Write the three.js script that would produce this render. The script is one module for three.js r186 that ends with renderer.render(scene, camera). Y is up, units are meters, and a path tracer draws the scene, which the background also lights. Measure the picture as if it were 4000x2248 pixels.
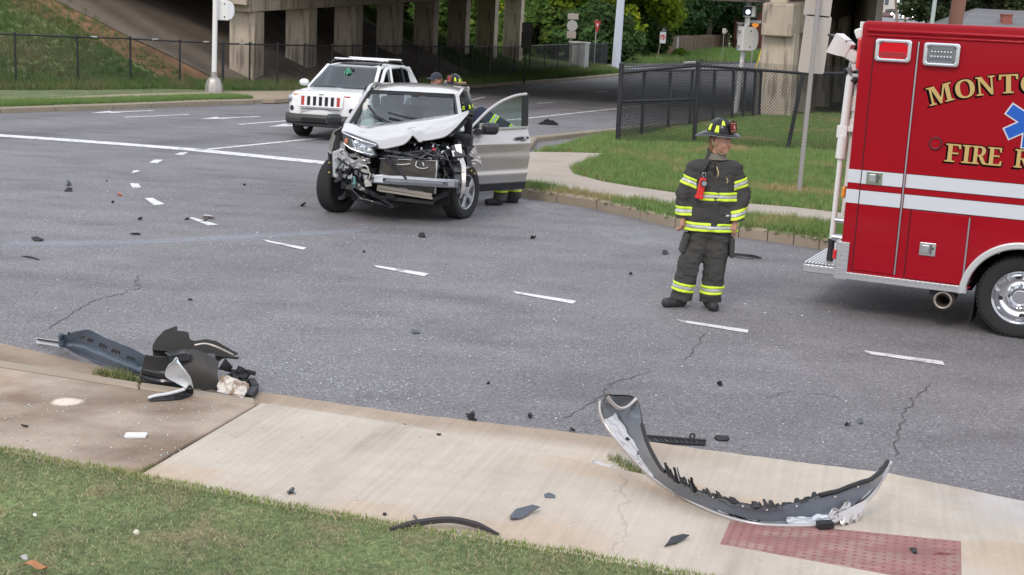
import * as THREE from 'three';
import { RoundedBoxGeometry } from 'three/addons/geometries/RoundedBoxGeometry.js';
import { mergeGeometries, mergeVertices, toCreasedNormals } from 'three/addons/utils/BufferGeometryUtils.js';
import { ImprovedNoise } from 'three/addons/math/ImprovedNoise.js';
import { TextGeometry } from 'three/addons/geometries/TextGeometry.js';
import { FontLoader } from 'three/addons/loaders/FontLoader.js';

// ---------------------------------------------------------------- camera, sky, sun, exposure
const scene = new THREE.Scene();
const camera = new THREE.PerspectiveCamera(24.38, 1024 / 575, 0.1, 2000);
camera.position.set(0, 2.7, 0);
camera.rotation.order = 'YXZ';
camera.rotation.set(-0.19998, 0, 0.04887);
camera.focus = 16;
const renderer = new THREE.WebGLRenderer({ antialias: true });
renderer.setSize(1024, 575);
renderer.toneMapping = THREE.LinearToneMapping;
renderer.toneMappingExposure = 1.58;
renderer.shadowMap.enabled = true;
renderer.shadowMap.type = THREE.PCFSoftShadowMap;

const noiser = new ImprovedNoise();
const nz = (x, y = 0, z = 0) => noiser.noise(x + 31.7, y + 11.3, z + 5.1);
function fbm(x, y, o = 4, z = 0) { let s = 0, a = 0.5, f = 1; for (let i = 0; i < o; i++) { s += a * nz(x * f, y * f, z + i * 7.3); a *= 0.5; f *= 2.03; } return s; }
function rngOf(seed) { let s = seed >>> 0; return () => { s = (s + 0x6D2B79F5) >>> 0; let t = s; t = Math.imul(t ^ (t >>> 15), t | 1); t ^= t + Math.imul(t ^ (t >>> 7), t | 61); return ((t ^ (t >>> 14)) >>> 0) / 4294967296; }; }
const clamp = (x, a = 0, b = 1) => Math.min(b, Math.max(a, x));
const sstep = (a, b, x) => { const t = clamp((x - a) / (b - a)); return t * t * (3 - 2 * t); };
const lerp = (a, b, t) => a + (b - a) * t;

// overcast evening sky: pale, a little blue overhead
{
  const W = 256, Hh = 128, d = new Float32Array(W * Hh * 4);
  for (let j = 0; j < Hh; j++) for (let i = 0; i < W; i++) {
    const el = ((j + 0.5) / Hh - 0.5) * Math.PI, s = Math.sin(el), az = i / W * Math.PI * 2, k = (j * W + i) * 4;
    const cl = fbm(Math.cos(az) * 1.6 + 3, Math.sin(az) * 1.6 + s * 3.2, 4) * 0.35;
    let r, g, b;
    if (s > 0) { const t = Math.pow(s, 0.55); r = lerp(0.82, 0.68, t); g = lerp(0.84, 0.73, t); b = lerp(0.87, 0.845, t); r *= 1 + cl; g *= 1 + cl * 0.95; b *= 1 + cl * 0.8; }
    else { r = 0.16; g = 0.155; b = 0.15; }
    d[k] = r; d[k + 1] = g; d[k + 2] = b; d[k + 3] = 1;
  }
  const sky = new THREE.DataTexture(d, W, Hh, THREE.RGBAFormat, THREE.FloatType);
  sky.mapping = THREE.EquirectangularReflectionMapping; sky.magFilter = THREE.LinearFilter; sky.minFilter = THREE.LinearFilter; sky.wrapS = THREE.RepeatWrapping; sky.needsUpdate = true;
  scene.background = sky; scene.environment = sky; scene.environmentIntensity = 1.0; scene.backgroundIntensity = 1.0;
}
const sun = new THREE.DirectionalLight(0xfff1e2, 0.8);
sun.position.set(-16, 34, 12); sun.target.position.set(0, 0, -22); sun.castShadow = true;
sun.shadow.radius = 30; sun.shadow.mapSize.set(2048, 2048);
Object.assign(sun.shadow.camera, { left: -45, right: 45, top: 70, bottom: -70, near: 1, far: 160 });
scene.add(sun, sun.target);

// ---------------------------------------------------------------- naming and building helpers
const used = {};
function numbered(n) { used[n] = (used[n] ?? -1) + 1; return used[n] ? n + '_' + String(used[n]).padStart(3, '0') : n; }
function shade(o) { o.traverse(m => { if (m.isMesh) { m.castShadow = true; m.receiveShadow = true; } }); return o; }
function thing(name, label, category, p = [0, 0, 0], turn = 0, group) {
  const o = new THREE.Group(); o.name = numbered(name); o.position.set(...p); o.rotation.y = turn; o.userData = { label, category };
  if (group) o.userData.group = group; scene.add(o); return o;
}
function part(name, geo, mat, parent, label) {
  const m = new THREE.Mesh(Array.isArray(geo) ? merge(geo) : geo, mat); m.name = name; m.castShadow = m.receiveShadow = true; parent.add(m);
  if (label) m.userData.label = label; return m;
}
function parts(name, geos, mat, parent, label) { for (const g of geos) part(name, g, mat, parent, label); }
function solo(name, geo, mat, label, category, group, p) {
  const m = new THREE.Mesh(Array.isArray(geo) ? merge(geo) : geo, mat); m.name = numbered(name); m.castShadow = m.receiveShadow = true; m.userData = { label, category };
  if (group) m.userData.group = group; if (p) m.position.set(...p); scene.add(m); return m;
}
function struct(name, geo, mat) {
  const m = geo ? new THREE.Mesh(Array.isArray(geo) ? merge(geo) : geo, mat) : new THREE.Group(); m.name = numbered(name); m.userData = { kind: 'structure' };
  m.castShadow = m.receiveShadow = true; scene.add(m); return m;
}
function merge(list) {
  const gs = list.map(g => { let q = g.index ? g.toNonIndexed() : g.clone(); for (const k of Object.keys(q.attributes)) if (!['position', 'normal', 'uv', 'color'].includes(k)) q.deleteAttribute(k); return q; });
  const anyC = gs.some(g => g.attributes.color);
  for (const g of gs) {
    if (!g.attributes.normal) g.computeVertexNormals();
    if (!g.attributes.uv) g.setAttribute('uv', new THREE.BufferAttribute(new Float32Array(g.attributes.position.count * 2), 2));
    if (anyC && !g.attributes.color) g.setAttribute('color', new THREE.BufferAttribute(new Float32Array(g.attributes.position.count * 3).fill(1), 3));
  }
  return mergeGeometries(gs);
}
const V = (x, y, z) => new THREE.Vector3(x, y, z);
function xf(g, p = [0, 0, 0], r = [0, 0, 0], s = [1, 1, 1]) { return g.applyMatrix4(new THREE.Matrix4().compose(V(...p), new THREE.Quaternion().setFromEuler(new THREE.Euler(...r)), V(...s))); }
function box(w, h, d, p, r, rad = 0.006, seg = 1) { const rr = Math.min(rad, w / 2.01, h / 2.01, d / 2.01); return xf(rr < 0.0004 ? new THREE.BoxGeometry(w, h, d) : new RoundedBoxGeometry(w, h, d, seg, rr), p, r); }
function cyl(r0, r1, h, p, r, seg = 16) { return xf(new THREE.CylinderGeometry(r1, r0, h, seg), p, r); }
function rod(a, b, r0, r1 = r0, seg = 8) {
  const A = V(...a), B = V(...b), d = B.clone().sub(A), L = d.length(); const g = new THREE.CylinderGeometry(r1, r0, L, seg);
  g.applyQuaternion(new THREE.Quaternion().setFromUnitVectors(V(0, 1, 0), d.normalize())); g.translate((A.x + B.x) / 2, (A.y + B.y) / 2, (A.z + B.z) / 2); return g;
}
function bar(a, b, w, h, up = [0, 1, 0], rad = 0.004) { // rectangular bar from a to b
  const A = V(...a), B = V(...b), d = B.clone().sub(A), L = d.length(), z = d.normalize(); let x = V(...up).cross(z).normalize(), y = z.clone().cross(x);
  const g = box(w, h, L, [0, 0, 0], [0, 0, 0], rad); g.applyMatrix4(new THREE.Matrix4().makeBasis(x, y, z).setPosition((A.x + B.x) / 2, (A.y + B.y) / 2, (A.z + B.z) / 2)); return g;
}
function tube(pts, r, n = 24, seg = 6, closed = false) { return new THREE.TubeGeometry(new THREE.CatmullRomCurve3(pts.map(p => V(...p)), closed), n, r, seg, closed); }
function prism(pts, depth, bevel = 0, seg = 1, curve = 12) { // outline in x,y, thickness along +z from 0
  const s = pts instanceof THREE.Shape ? pts : new THREE.Shape(pts.map(p => new THREE.Vector2(p[0], p[1])));
  const g = new THREE.ExtrudeGeometry(s, { depth: depth - 2 * bevel, bevelEnabled: bevel > 0, bevelThickness: bevel, bevelSize: bevel, bevelOffset: -bevel, bevelSegments: seg, curveSegments: curve }); g.translate(0, 0, bevel); return g;
}
function slab(pts, y0, y1, bevel = 0) { // outline in world x,z
  const g = prism(pts.map(p => [p[0], -p[1]]), y1 - y0, bevel); g.rotateX(-Math.PI / 2); g.translate(0, y0, 0); return g;
}
function flat(pts, y) { const g = new THREE.ShapeGeometry(new THREE.Shape(pts.map(p => new THREE.Vector2(p[0], -p[1])))); g.rotateX(-Math.PI / 2); g.translate(0, y, 0); return g; }
function grid(nu, nv, fn, uvScale) { // fn(u,v) -> [x,y,z]
  const pos = [], uv = [], idx = [];
  for (let j = 0; j <= nv; j++) for (let i = 0; i <= nu; i++) { const q = fn(i / nu, j / nv); pos.push(q[0], q[1], q[2]); if (uvScale) uv.push(q[0] * uvScale, -q[2] * uvScale); else uv.push(i / nu, j / nv); }
  for (let j = 0; j < nv; j++) for (let i = 0; i < nu; i++) { const a = j * (nu + 1) + i, b = a + 1, c = a + nu + 1, d = c + 1; idx.push(a, b, d, a, d, c); }
  const g = new THREE.BufferGeometry(); g.setAttribute('position', new THREE.Float32BufferAttribute(pos, 3)); g.setAttribute('uv', new THREE.Float32BufferAttribute(uv, 2)); g.setIndex(idx); g.computeVertexNormals(); return g;
}
function flip(g) { const i = g.index.array; for (let k = 0; k < i.length; k += 3) { const t = i[k]; i[k] = i[k + 1]; i[k + 1] = t; } g.computeVertexNormals(); return g; }
function thick(g, t) { // closed shell of thickness t from an indexed grid with boundary
  g.computeVertexNormals(); const n = g.attributes.position.count, P = g.attributes.position, N = g.attributes.normal, pos = [], uv = [], U = g.attributes.uv;
  for (let s = 0; s < 2; s++) for (let i = 0; i < n; i++) { const k = s ? -t : 0; pos.push(P.getX(i) + N.getX(i) * k, P.getY(i) + N.getY(i) * k, P.getZ(i) + N.getZ(i) * k); uv.push(U.getX(i), U.getY(i)); }
  const idx = [...g.index.array], m = idx.length, edges = new Map();
  for (let k = 0; k < m; k += 3) { const [a, b, c] = [idx[k], idx[k + 1], idx[k + 2]]; idx.push(a + n, c + n, b + n); for (const [p, q] of [[a, b], [b, c], [c, a]]) { const key = Math.min(p, q) + '_' + Math.max(p, q); edges.has(key) ? edges.set(key, null) : edges.set(key, [p, q]); } }
  for (const e of edges.values()) if (e) idx.push(e[0], e[0] + n, e[1] + n, e[0], e[1] + n, e[1]);
  const o = new THREE.BufferGeometry(); o.setAttribute('position', new THREE.Float32BufferAttribute(pos, 3)); o.setAttribute('uv', new THREE.Float32BufferAttribute(uv, 2)); o.setIndex(idx); return toCreasedNormals(o, 0.9);
}
function loft(rings, cap = true, closed = true) { // rings: arrays of [x,y,z], same count
  const n = rings[0].length, pos = [], idx = [], uv = [];
  rings.forEach((r, j) => r.forEach((p, i) => { pos.push(...p); uv.push(i / n, j / (rings.length - 1)); }));
  const m = closed ? n : n - 1;
  for (let j = 0; j < rings.length - 1; j++) for (let i = 0; i < m; i++) { const a = j * n + i, b = j * n + (i + 1) % n, c = a + n, d = b + n; idx.push(a, b, d, a, d, c); }
  if (cap) for (const [j, s] of [[0, 1], [rings.length - 1, 0]]) { const c = [0, 0, 0]; rings[j].forEach(p => { for (let k = 0; k < 3; k++) c[k] += p[k] / n; }); const ci = pos.length / 3; pos.push(...c); uv.push(0.5, 0.5); for (let i = 0; i < m; i++) { const a = j * n + i, b = j * n + (i + 1) % n; s ? idx.push(ci, b, a) : idx.push(ci, a, b); } }
  const g = new THREE.BufferGeometry(); g.setAttribute('position', new THREE.Float32BufferAttribute(pos, 3)); g.setAttribute('uv', new THREE.Float32BufferAttribute(uv, 2)); g.setIndex(idx); g.computeVertexNormals(); return g;
}
function blob(r, p, s = [1, 1, 1], amp = 0.25, f = 2, seed = 0, det = 2) { const g = mergeVertices(new THREE.IcosahedronGeometry(1, det).deleteAttribute('uv').deleteAttribute('normal')); const P = g.attributes.position; for (let i = 0; i < P.count; i++) { const v = V().fromBufferAttribute(P, i); const k = 1 + amp * nz(v.x * f + seed, v.y * f, v.z * f); P.setXYZ(i, p[0] + v.x * k * r * s[0], p[1] + v.y * k * r * s[1], p[2] + v.z * k * r * s[2]); } g.computeVertexNormals(); return g; }
function tintVerts(g, fn) { const P = g.attributes.position, c = new Float32Array(P.count * 3); for (let i = 0; i < P.count; i++) { const q = fn(P.getX(i), P.getY(i), P.getZ(i)); c[i * 3] = q[0]; c[i * 3 + 1] = q[1]; c[i * 3 + 2] = q[2]; } g.setAttribute('color', new THREE.BufferAttribute(c, 3)); return g; }
function planarUV(g, k = 1) { const P = g.attributes.position, N = g.attributes.normal, u = new Float32Array(P.count * 2); for (let i = 0; i < P.count; i++) { const ax = Math.abs(N.getX(i)), ay = Math.abs(N.getY(i)), az = Math.abs(N.getZ(i)); if (ay >= ax && ay >= az) { u[2 * i] = P.getX(i) * k; u[2 * i + 1] = -P.getZ(i) * k; } else if (ax > az) { u[2 * i] = P.getZ(i) * k; u[2 * i + 1] = P.getY(i) * k; } else { u[2 * i] = P.getX(i) * k; u[2 * i + 1] = P.getY(i) * k; } } g.setAttribute('uv', new THREE.BufferAttribute(u, 2)); return g; }

// surface nets: mesh of a distance field in a box
function netMesh(f, lo, hi, cell) {
  const nx = Math.ceil((hi[0] - lo[0]) / cell) + 1, ny = Math.ceil((hi[1] - lo[1]) / cell) + 1, nzc = Math.ceil((hi[2] - lo[2]) / cell) + 1;
  const F = new Float32Array(nx * ny * nzc), at = (i, j, k) => (k * ny + j) * nx + i;
  for (let k = 0; k < nzc; k++) for (let j = 0; j < ny; j++) for (let i = 0; i < nx; i++) F[at(i, j, k)] = f(lo[0] + i * cell, lo[1] + j * cell, lo[2] + k * cell);
  const vid = new Int32Array(nx * ny * nzc).fill(-1), pos = [], idx = [];
  for (let k = 0; k < nzc - 1; k++) for (let j = 0; j < ny - 1; j++) for (let i = 0; i < nx - 1; i++) {
    let x = 0, y = 0, z = 0, n = 0, m = 0; const c = [];
    for (let q = 0; q < 8; q++) { const v = F[at(i + (q & 1), j + ((q >> 1) & 1), k + (q >> 2))]; c.push(v); if (v < 0) m++; }
    if (m === 0 || m === 8) continue;
    for (let a = 0; a < 8; a++) for (const s of [1, 2, 4]) if (!(a & s)) { const b = a | s; if ((c[a] < 0) !== (c[b] < 0)) { const t = c[a] / (c[a] - c[b]); x += (a & 1) + (s === 1 ? t : 0); y += ((a >> 1) & 1) + (s === 2 ? t : 0); z += (a >> 2) + (s === 4 ? t : 0); n++; } }
    vid[at(i, j, k)] = pos.length / 3; pos.push(lo[0] + (i + x / n) * cell, lo[1] + (j + y / n) * cell, lo[2] + (k + z / n) * cell);
  }
  const quad = (a, b, c, d, s) => { if (a < 0 || b < 0 || c < 0 || d < 0) return; s ? idx.push(a, b, c, a, c, d) : idx.push(a, c, b, a, d, c); };
  for (let k = 1; k < nzc - 1; k++) for (let j = 1; j < ny - 1; j++) for (let i = 1; i < nx - 1; i++) {
    const v = F[at(i, j, k)] < 0;
    if (v !== (F[at(i + 1, j, k)] < 0)) quad(vid[at(i, j - 1, k - 1)], vid[at(i, j, k - 1)], vid[at(i, j, k)], vid[at(i, j - 1, k)], v);
    if (v !== (F[at(i, j + 1, k)] < 0)) quad(vid[at(i - 1, j, k - 1)], vid[at(i - 1, j, k)], vid[at(i, j, k)], vid[at(i, j, k - 1)], v);
    if (v !== (F[at(i, j, k + 1)] < 0)) quad(vid[at(i - 1, j - 1, k)], vid[at(i, j - 1, k)], vid[at(i, j, k)], vid[at(i - 1, j, k)], v);
  }
  const g = new THREE.BufferGeometry(); g.setAttribute('position', new THREE.Float32BufferAttribute(pos, 3)); g.setIndex(idx); g.computeVertexNormals(); return g;
}
const smin = (a, b, k) => { const h = Math.max(k - Math.abs(a - b), 0) / k; return Math.min(a, b) - h * h * k * 0.25; };
// tapered capsule distance; fl squeezes depth along axis 'fax'
function cap(p, a, b, ra, rb) {
  const bx = b[0] - a[0], by = b[1] - a[1], bz = b[2] - a[2], px = p[0] - a[0], py = p[1] - a[1], pz = p[2] - a[2];
  const t = clamp((px * bx + py * by + pz * bz) / (bx * bx + by * by + bz * bz + 1e-9)); const dx = px - t * bx, dy = py - t * by, dz = pz - t * bz;
  return Math.sqrt(dx * dx + dy * dy + dz * dz) - (ra + (rb - ra) * t);
}

// ---------------------------------------------------------------- textures and materials
const toS = x => { x = clamp(x); return Math.round(255 * (x <= 0.0031308 ? x * 12.92 : 1.055 * Math.pow(x, 1 / 2.4) - 0.055)); };
function bake(w, h, fn, srgb = true, wrap = true) {
  const d = new Uint8Array(w * h * 4);
  for (let j = 0; j < h; j++) for (let i = 0; i < w; i++) { const q = fn(i, j), k = (j * w + i) * 4; if (typeof q === 'number') { d[k] = d[k + 1] = d[k + 2] = Math.round(255 * clamp(q)); } else if (srgb) { d[k] = toS(q[0]); d[k + 1] = toS(q[1]); d[k + 2] = toS(q[2]); } else { d[k] = 255 * clamp(q[0]); d[k + 1] = 255 * clamp(q[1]); d[k + 2] = 255 * clamp(q[2]); } d[k + 3] = 255; }
  const t = new THREE.DataTexture(d, w, h); t.magFilter = THREE.LinearFilter; t.minFilter = THREE.LinearMipmapLinearFilter; t.generateMipmaps = true; if (wrap) t.wrapS = t.wrapT = THREE.RepeatWrapping; if (srgb) t.colorSpace = THREE.SRGBColorSpace; t.needsUpdate = true; return t;
}
// periodic noise on a torus of n cells
function pnoise(seed) { const r = rngOf(seed), T = new Float32Array(65536); for (let i = 0; i < 65536; i++) T[i] = r(); return (x, y, n) => { const xi = Math.floor(x), yi = Math.floor(y), fx = x - xi, fy = y - yi, g = (a, b) => T[((((a % n) + n) % n) * 157 + (((b % n) + n) % n) * 383 + n * 7) & 65535], u = fx * fx * (3 - 2 * fx), v = fy * fy * (3 - 2 * fy); return lerp(lerp(g(xi, yi), g(xi + 1, yi), u), lerp(g(xi, yi + 1), g(xi + 1, yi + 1), u), v); }; }
const pn = pnoise(7);
function ptile(u, v, base, oct) { let s = 0, a = 0.5, n = base; for (let i = 0; i < oct; i++) { s += a * pn(u * n, v * n, n); a *= 0.5; n *= 2; } return s; }
function rep(t, k) { const c = t.clone(); c.repeat.set(k, k); c.needsUpdate = true; return c; }
const std = (c, rough = 0.7, metal = 0, extra = {}) => new THREE.MeshStandardMaterial({ color: Array.isArray(c) ? new THREE.Color().setRGB(...c) : c, roughness: rough, metalness: metal, ...extra });
const phys = (c, rough, metal, extra = {}) => new THREE.MeshPhysicalMaterial({ color: Array.isArray(c) ? new THREE.Color().setRGB(...c) : c, roughness: rough, metalness: metal, ...extra });

const spk = (() => { // speckled aggregate height, periodic
  const n = 1024, a = new Float32Array(n * n).fill(0.5), r = rngOf(3);
  for (let k = 0; k < n * n; k++) a[k] = 0.42 + 0.2 * r();
  for (let q = 0; q < 30000; q++) { const cx = r() * n, cy = r() * n, rad = 0.9 + r() * r() * 4.2, v = r() < 0.52 ? 0.55 + r() * 0.45 : r() * 0.4; const R = Math.ceil(rad); for (let y = -R; y <= R; y++) for (let x = -R; x <= R; x++) if (x * x + y * y <= rad * rad) a[((Math.floor(cy) + y + n) % n) * n + (Math.floor(cx) + x + n) % n] = v; }
  return (i, j) => a[(j % n) * n + (i % n)];
})();
const TX = {
  asphalt: bake(1024, 1024, (i, j) => { const s = spk(i, j), m = ptile(i / 1024, j / 1024, 6, 4), k = 0.48 + 1.08 * s * s + 0.25 * (m - 0.5); return [k * 0.62, k * 0.61, k * 0.615]; }),
  asphaltH: bake(1024, 1024, (i, j) => spk(i, j), false),
  concrete: bake(1024, 1024, (i, j) => { const m = ptile(i / 1024, j / 1024, 5, 6), s = spk(i * 3 + 11, j * 3 + 7), k = 0.78 + 0.3 * (m - 0.5) + 0.12 * (s - 0.5); return [k, k * 0.985, k * 0.96]; }),
  rough: bake(512, 512, (i, j) => 0.35 + 0.5 * ptile(i / 512, j / 512, 8, 5), false),
  turf: bake(1024, 1024, (i, j) => { const u = i / 1024, v = j / 1024, m = ptile(u, v, 7, 5), f = ptile(u + 0.3, v, 90, 3), d = ptile(u, v + 0.4, 11, 4); const k = 0.5 + 0.9 * (f - 0.3); const t = sstep(0.50, 0.82, d); return [k * lerp(0.18, 0.32, t) * (0.7 + m), k * lerp(0.235, 0.28, t) * (0.7 + m), k * lerp(0.09, 0.15, t) * (0.7 + m)]; }),
  soil: bake(512, 512, (i, j) => { const u = i / 512, v = j / 512, m = ptile(u, v, 6, 6), f = ptile(u, v, 64, 2), k = 0.6 + 0.8 * (m - 0.3) + 0.3 * (f - 0.5); return [0.30 * k, 0.185 * k, 0.105 * k]; }),
  cloth: bake(256, 256, (i, j) => 0.5 + 0.25 * Math.sin(i * Math.PI / 2) * Math.sin(j * Math.PI / 2) + 0.25 * ptile(i / 256, j / 256, 16, 3), false),
  streak: bake(512, 512, (i, j) => { const u = i / 512, v = j / 512, m = ptile(u, v, 6, 5), d = ptile(u, v * 0.15, 20, 4), f = ptile(u, v * 0.08, 60, 2), k = 0.80 + 0.35 * (m - 0.5) - 0.38 * sstep(0.5, 0.72, d) - 0.12 * (f - 0.5); return [k, k * 0.975, k * 0.94]; }),
  bark: bake(256, 512, (i, j) => { const m = ptile(i / 256, j / 512 * 0.3, 16, 4), k = 0.5 + m; return [0.11 * k, 0.085 * k, 0.065 * k]; }),
  wood: bake(256, 512, (i, j) => { const m = ptile(i / 256, j / 512 * 0.12, 24, 4), k = 0.55 + 0.9 * m; return [0.36 * k, 0.27 * k, 0.2 * k]; }),
  paint: bake(512, 512, (i, j) => { const m = ptile(i / 512, j / 512, 12, 5), s = spk(i, j), w = sstep(0.64, 0.80, m + 0.16 * s), k = 0.85 + 0.15 * s; return [lerp(0.78, 0.36, w) * k, lerp(0.78, 0.36, w) * k, lerp(0.76, 0.37, w) * k]; }),
  tread: bake(256, 256, (i, j) => { const a = ((i + (j % 64 < 32 ? j : 64 - (j % 64)) * 0.6) % 32) < 5 ? 0 : 1; return Math.min(a, (j % 64) < 5 ? 0 : 1); }, false),
  diamond: bake(128, 128, (i, j) => { const q = (x, y, a) => { const c = Math.cos(a), s = Math.sin(a), u = x * c + y * s, v = -x * s + y * c; return Math.max(0, 1 - (u * u) / 500 - (v * v) / 40); }; let h = 0; for (const [ox, oy, a] of [[32, 32, 0.78], [96, 96, 0.78], [96, 32, -0.78], [32, 96, -0.78]]) h = Math.max(h, q(i - ox, j - oy, a)); return h; }, false),
};
const M = {
  asphalt: std([1, 1, 1], 0.86, 0, { map: rep(TX.asphalt, 1 / 2.3), bumpMap: rep(TX.asphaltH, 1 / 2.3), bumpScale: 0.004, vertexColors: true }),
  paint: std([1, 1, 1], 0.65, 0, { map: rep(TX.paint, 1 / 1.2) }),
  curb: std([0.42, 0.355, 0.27], 0.9, 0, { map: rep(TX.concrete, 1 / 1.6), bumpMap: rep(TX.asphaltH, 1 / 1.4), bumpScale: 0.003 }),
  walk: std([0.50, 0.44, 0.37], 0.9, 0, { map: rep(TX.concrete, 1 / 2.3), bumpMap: rep(TX.asphaltH, 1 / 1.4), bumpScale: 0.002 }),
  bridge: std([0.58, 0.50, 0.405], 0.92, 0, { map: rep(TX.streak, 1 / 2.9), bumpMap: rep(TX.rough, 1), bumpScale: 0.004 }),
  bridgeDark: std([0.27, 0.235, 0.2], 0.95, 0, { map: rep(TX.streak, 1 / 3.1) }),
  turf: std([1, 1, 1], 1, 0, { map: rep(TX.turf, 1 / 2.4), vertexColors: true }),
  soil: std([1, 1, 1], 1, 0, { map: rep(TX.soil, 1 / 1.7), vertexColors: true }),
  ink: phys([0.006, 0.006, 0.006], 1, 0, { specularIntensity: 0.1 }), black: std([0.018, 0.018, 0.02], 0.55), blackMatte: std([0.014, 0.014, 0.015], 0.85), rubber: std([0.022, 0.022, 0.023], 0.82, 0, { bumpMap: TX.rough, bumpScale: 0.002 }),
  plastic: std([0.028, 0.03, 0.034], 0.42, 0, { roughnessMap: rep(TX.rough, 2) }), greyPlastic: std([0.09, 0.095, 0.1], 0.5),
  chrome: std([0.85, 0.86, 0.88], 0.12, 1), steel: std([0.55, 0.56, 0.58], 0.34, 1), alu: std([0.72, 0.72, 0.72], 0.45, 0.9, { bumpMap: rep(TX.rough, 4), bumpScale: 0.001 }), galv: std([0.42, 0.40, 0.38], 0.6, 0.4, { roughnessMap: rep(TX.rough, 2) }),
  silver: phys([0.51, 0.48, 0.465], 0.32, 0.6, { clearcoat: 1, clearcoatRoughness: 0.04 }),
  whitePaint: phys([0.84, 0.84, 0.83], 0.4, 0, { clearcoat: 0.9, clearcoatRoughness: 0.06 }),
  red: phys([0.335, 0.001, 0.010], 0.45, 0, { clearcoat: 0.3, clearcoatRoughness: 0.06, specularIntensity: 0.25, bumpMap: rep(TX.rough, 0.35), bumpScale: 0.012 }),
  whiteVinyl: std([0.62, 0.64, 0.68], 0.4), whiteMetal: std([0.80, 0.80, 0.78], 0.45), offWhite: std([0.66, 0.64, 0.6], 0.6),
  glass: phys([0.62, 0.74, 0.74], 0.02, 0, { transmission: 1, ior: 1.75, thickness: 0 }), tint: phys([0.20, 0.26, 0.28], 0.02, 0, { transmission: 1, ior: 1.75, thickness: 0 }),
  lens: phys([0.95, 0.96, 0.97], 0.03, 0, { transmission: 1, ior: 1.45, thickness: 0 }),
  redLens: phys([0.75, 0.02, 0.03], 0.08, 0, { clearcoat: 1 }), amber: phys([0.85, 0.3, 0.03], 0.15, 0, { clearcoat: 1 }),
  interior: std([0.06, 0.06, 0.065], 0.85), seat: std([0.12, 0.12, 0.125], 0.9), bag: std([0.62, 0.6, 0.56], 0.85),
  signBack: std([0.50, 0.45, 0.41], 0.7), fenceBlack: std([0.022, 0.023, 0.026], 0.5), wire: std([0.03, 0.031, 0.034], 0.5, 0.3),
  skin: std([0.52, 0.27, 0.19], 0.6), hair: std([0.22, 0.12, 0.055], 0.75), jacket: std([0.052, 0.050, 0.047], 0.92, 0, { bumpMap: rep(TX.cloth, 6), bumpScale: 0.001 }), trousers: std([0.058, 0.055, 0.050], 0.92, 0, { bumpMap: rep(TX.cloth, 6), bumpScale: 0.001 }),
  yellow: std([0.72, 0.95, 0.05], 0.55), silverTape: std([0.50, 0.52, 0.52], 0.45, 0.2), boot: std([0.03, 0.03, 0.03], 0.6), navy: std([0.018, 0.024, 0.05], 0.9),
};

// ================================================================ SETTING: ground, road, pavements
function inst(name, geo, mat, mats, cols, parent = scene, label) {
  const m = new THREE.InstancedMesh(geo, mat, mats.length); mats.forEach((q, i) => m.setMatrixAt(i, q)); if (cols) cols.forEach((c, i) => m.setColorAt(i, c));
  m.name = parent === scene ? numbered(name) : name; m.castShadow = m.receiveShadow = true; m.userData = { kind: 'stuff' }; if (label) { m.userData.label = label; } parent.add(m); return m;
}
function inPoly(x, z, P) { let c = false; for (let i = 0, j = P.length - 1; i < P.length; j = i++) { const [xi, zi] = P[i], [xj, zj] = P[j]; if ((zi > z) !== (zj > z) && x < (xj - xi) * (z - zi) / (zj - zi) + xi) c = !c; } return c; }
const RD = [0.42, -0.9075];                       // direction of the main road, away under the bridge
const RN = [-0.9075, -0.42];                      // across it, to the left
struct('ground', flat([[-700, 60], [700, 60], [700, -1200], [-700, -1200]], -0.3), std([0.09, 0.12, 0.05], 1));
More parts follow.
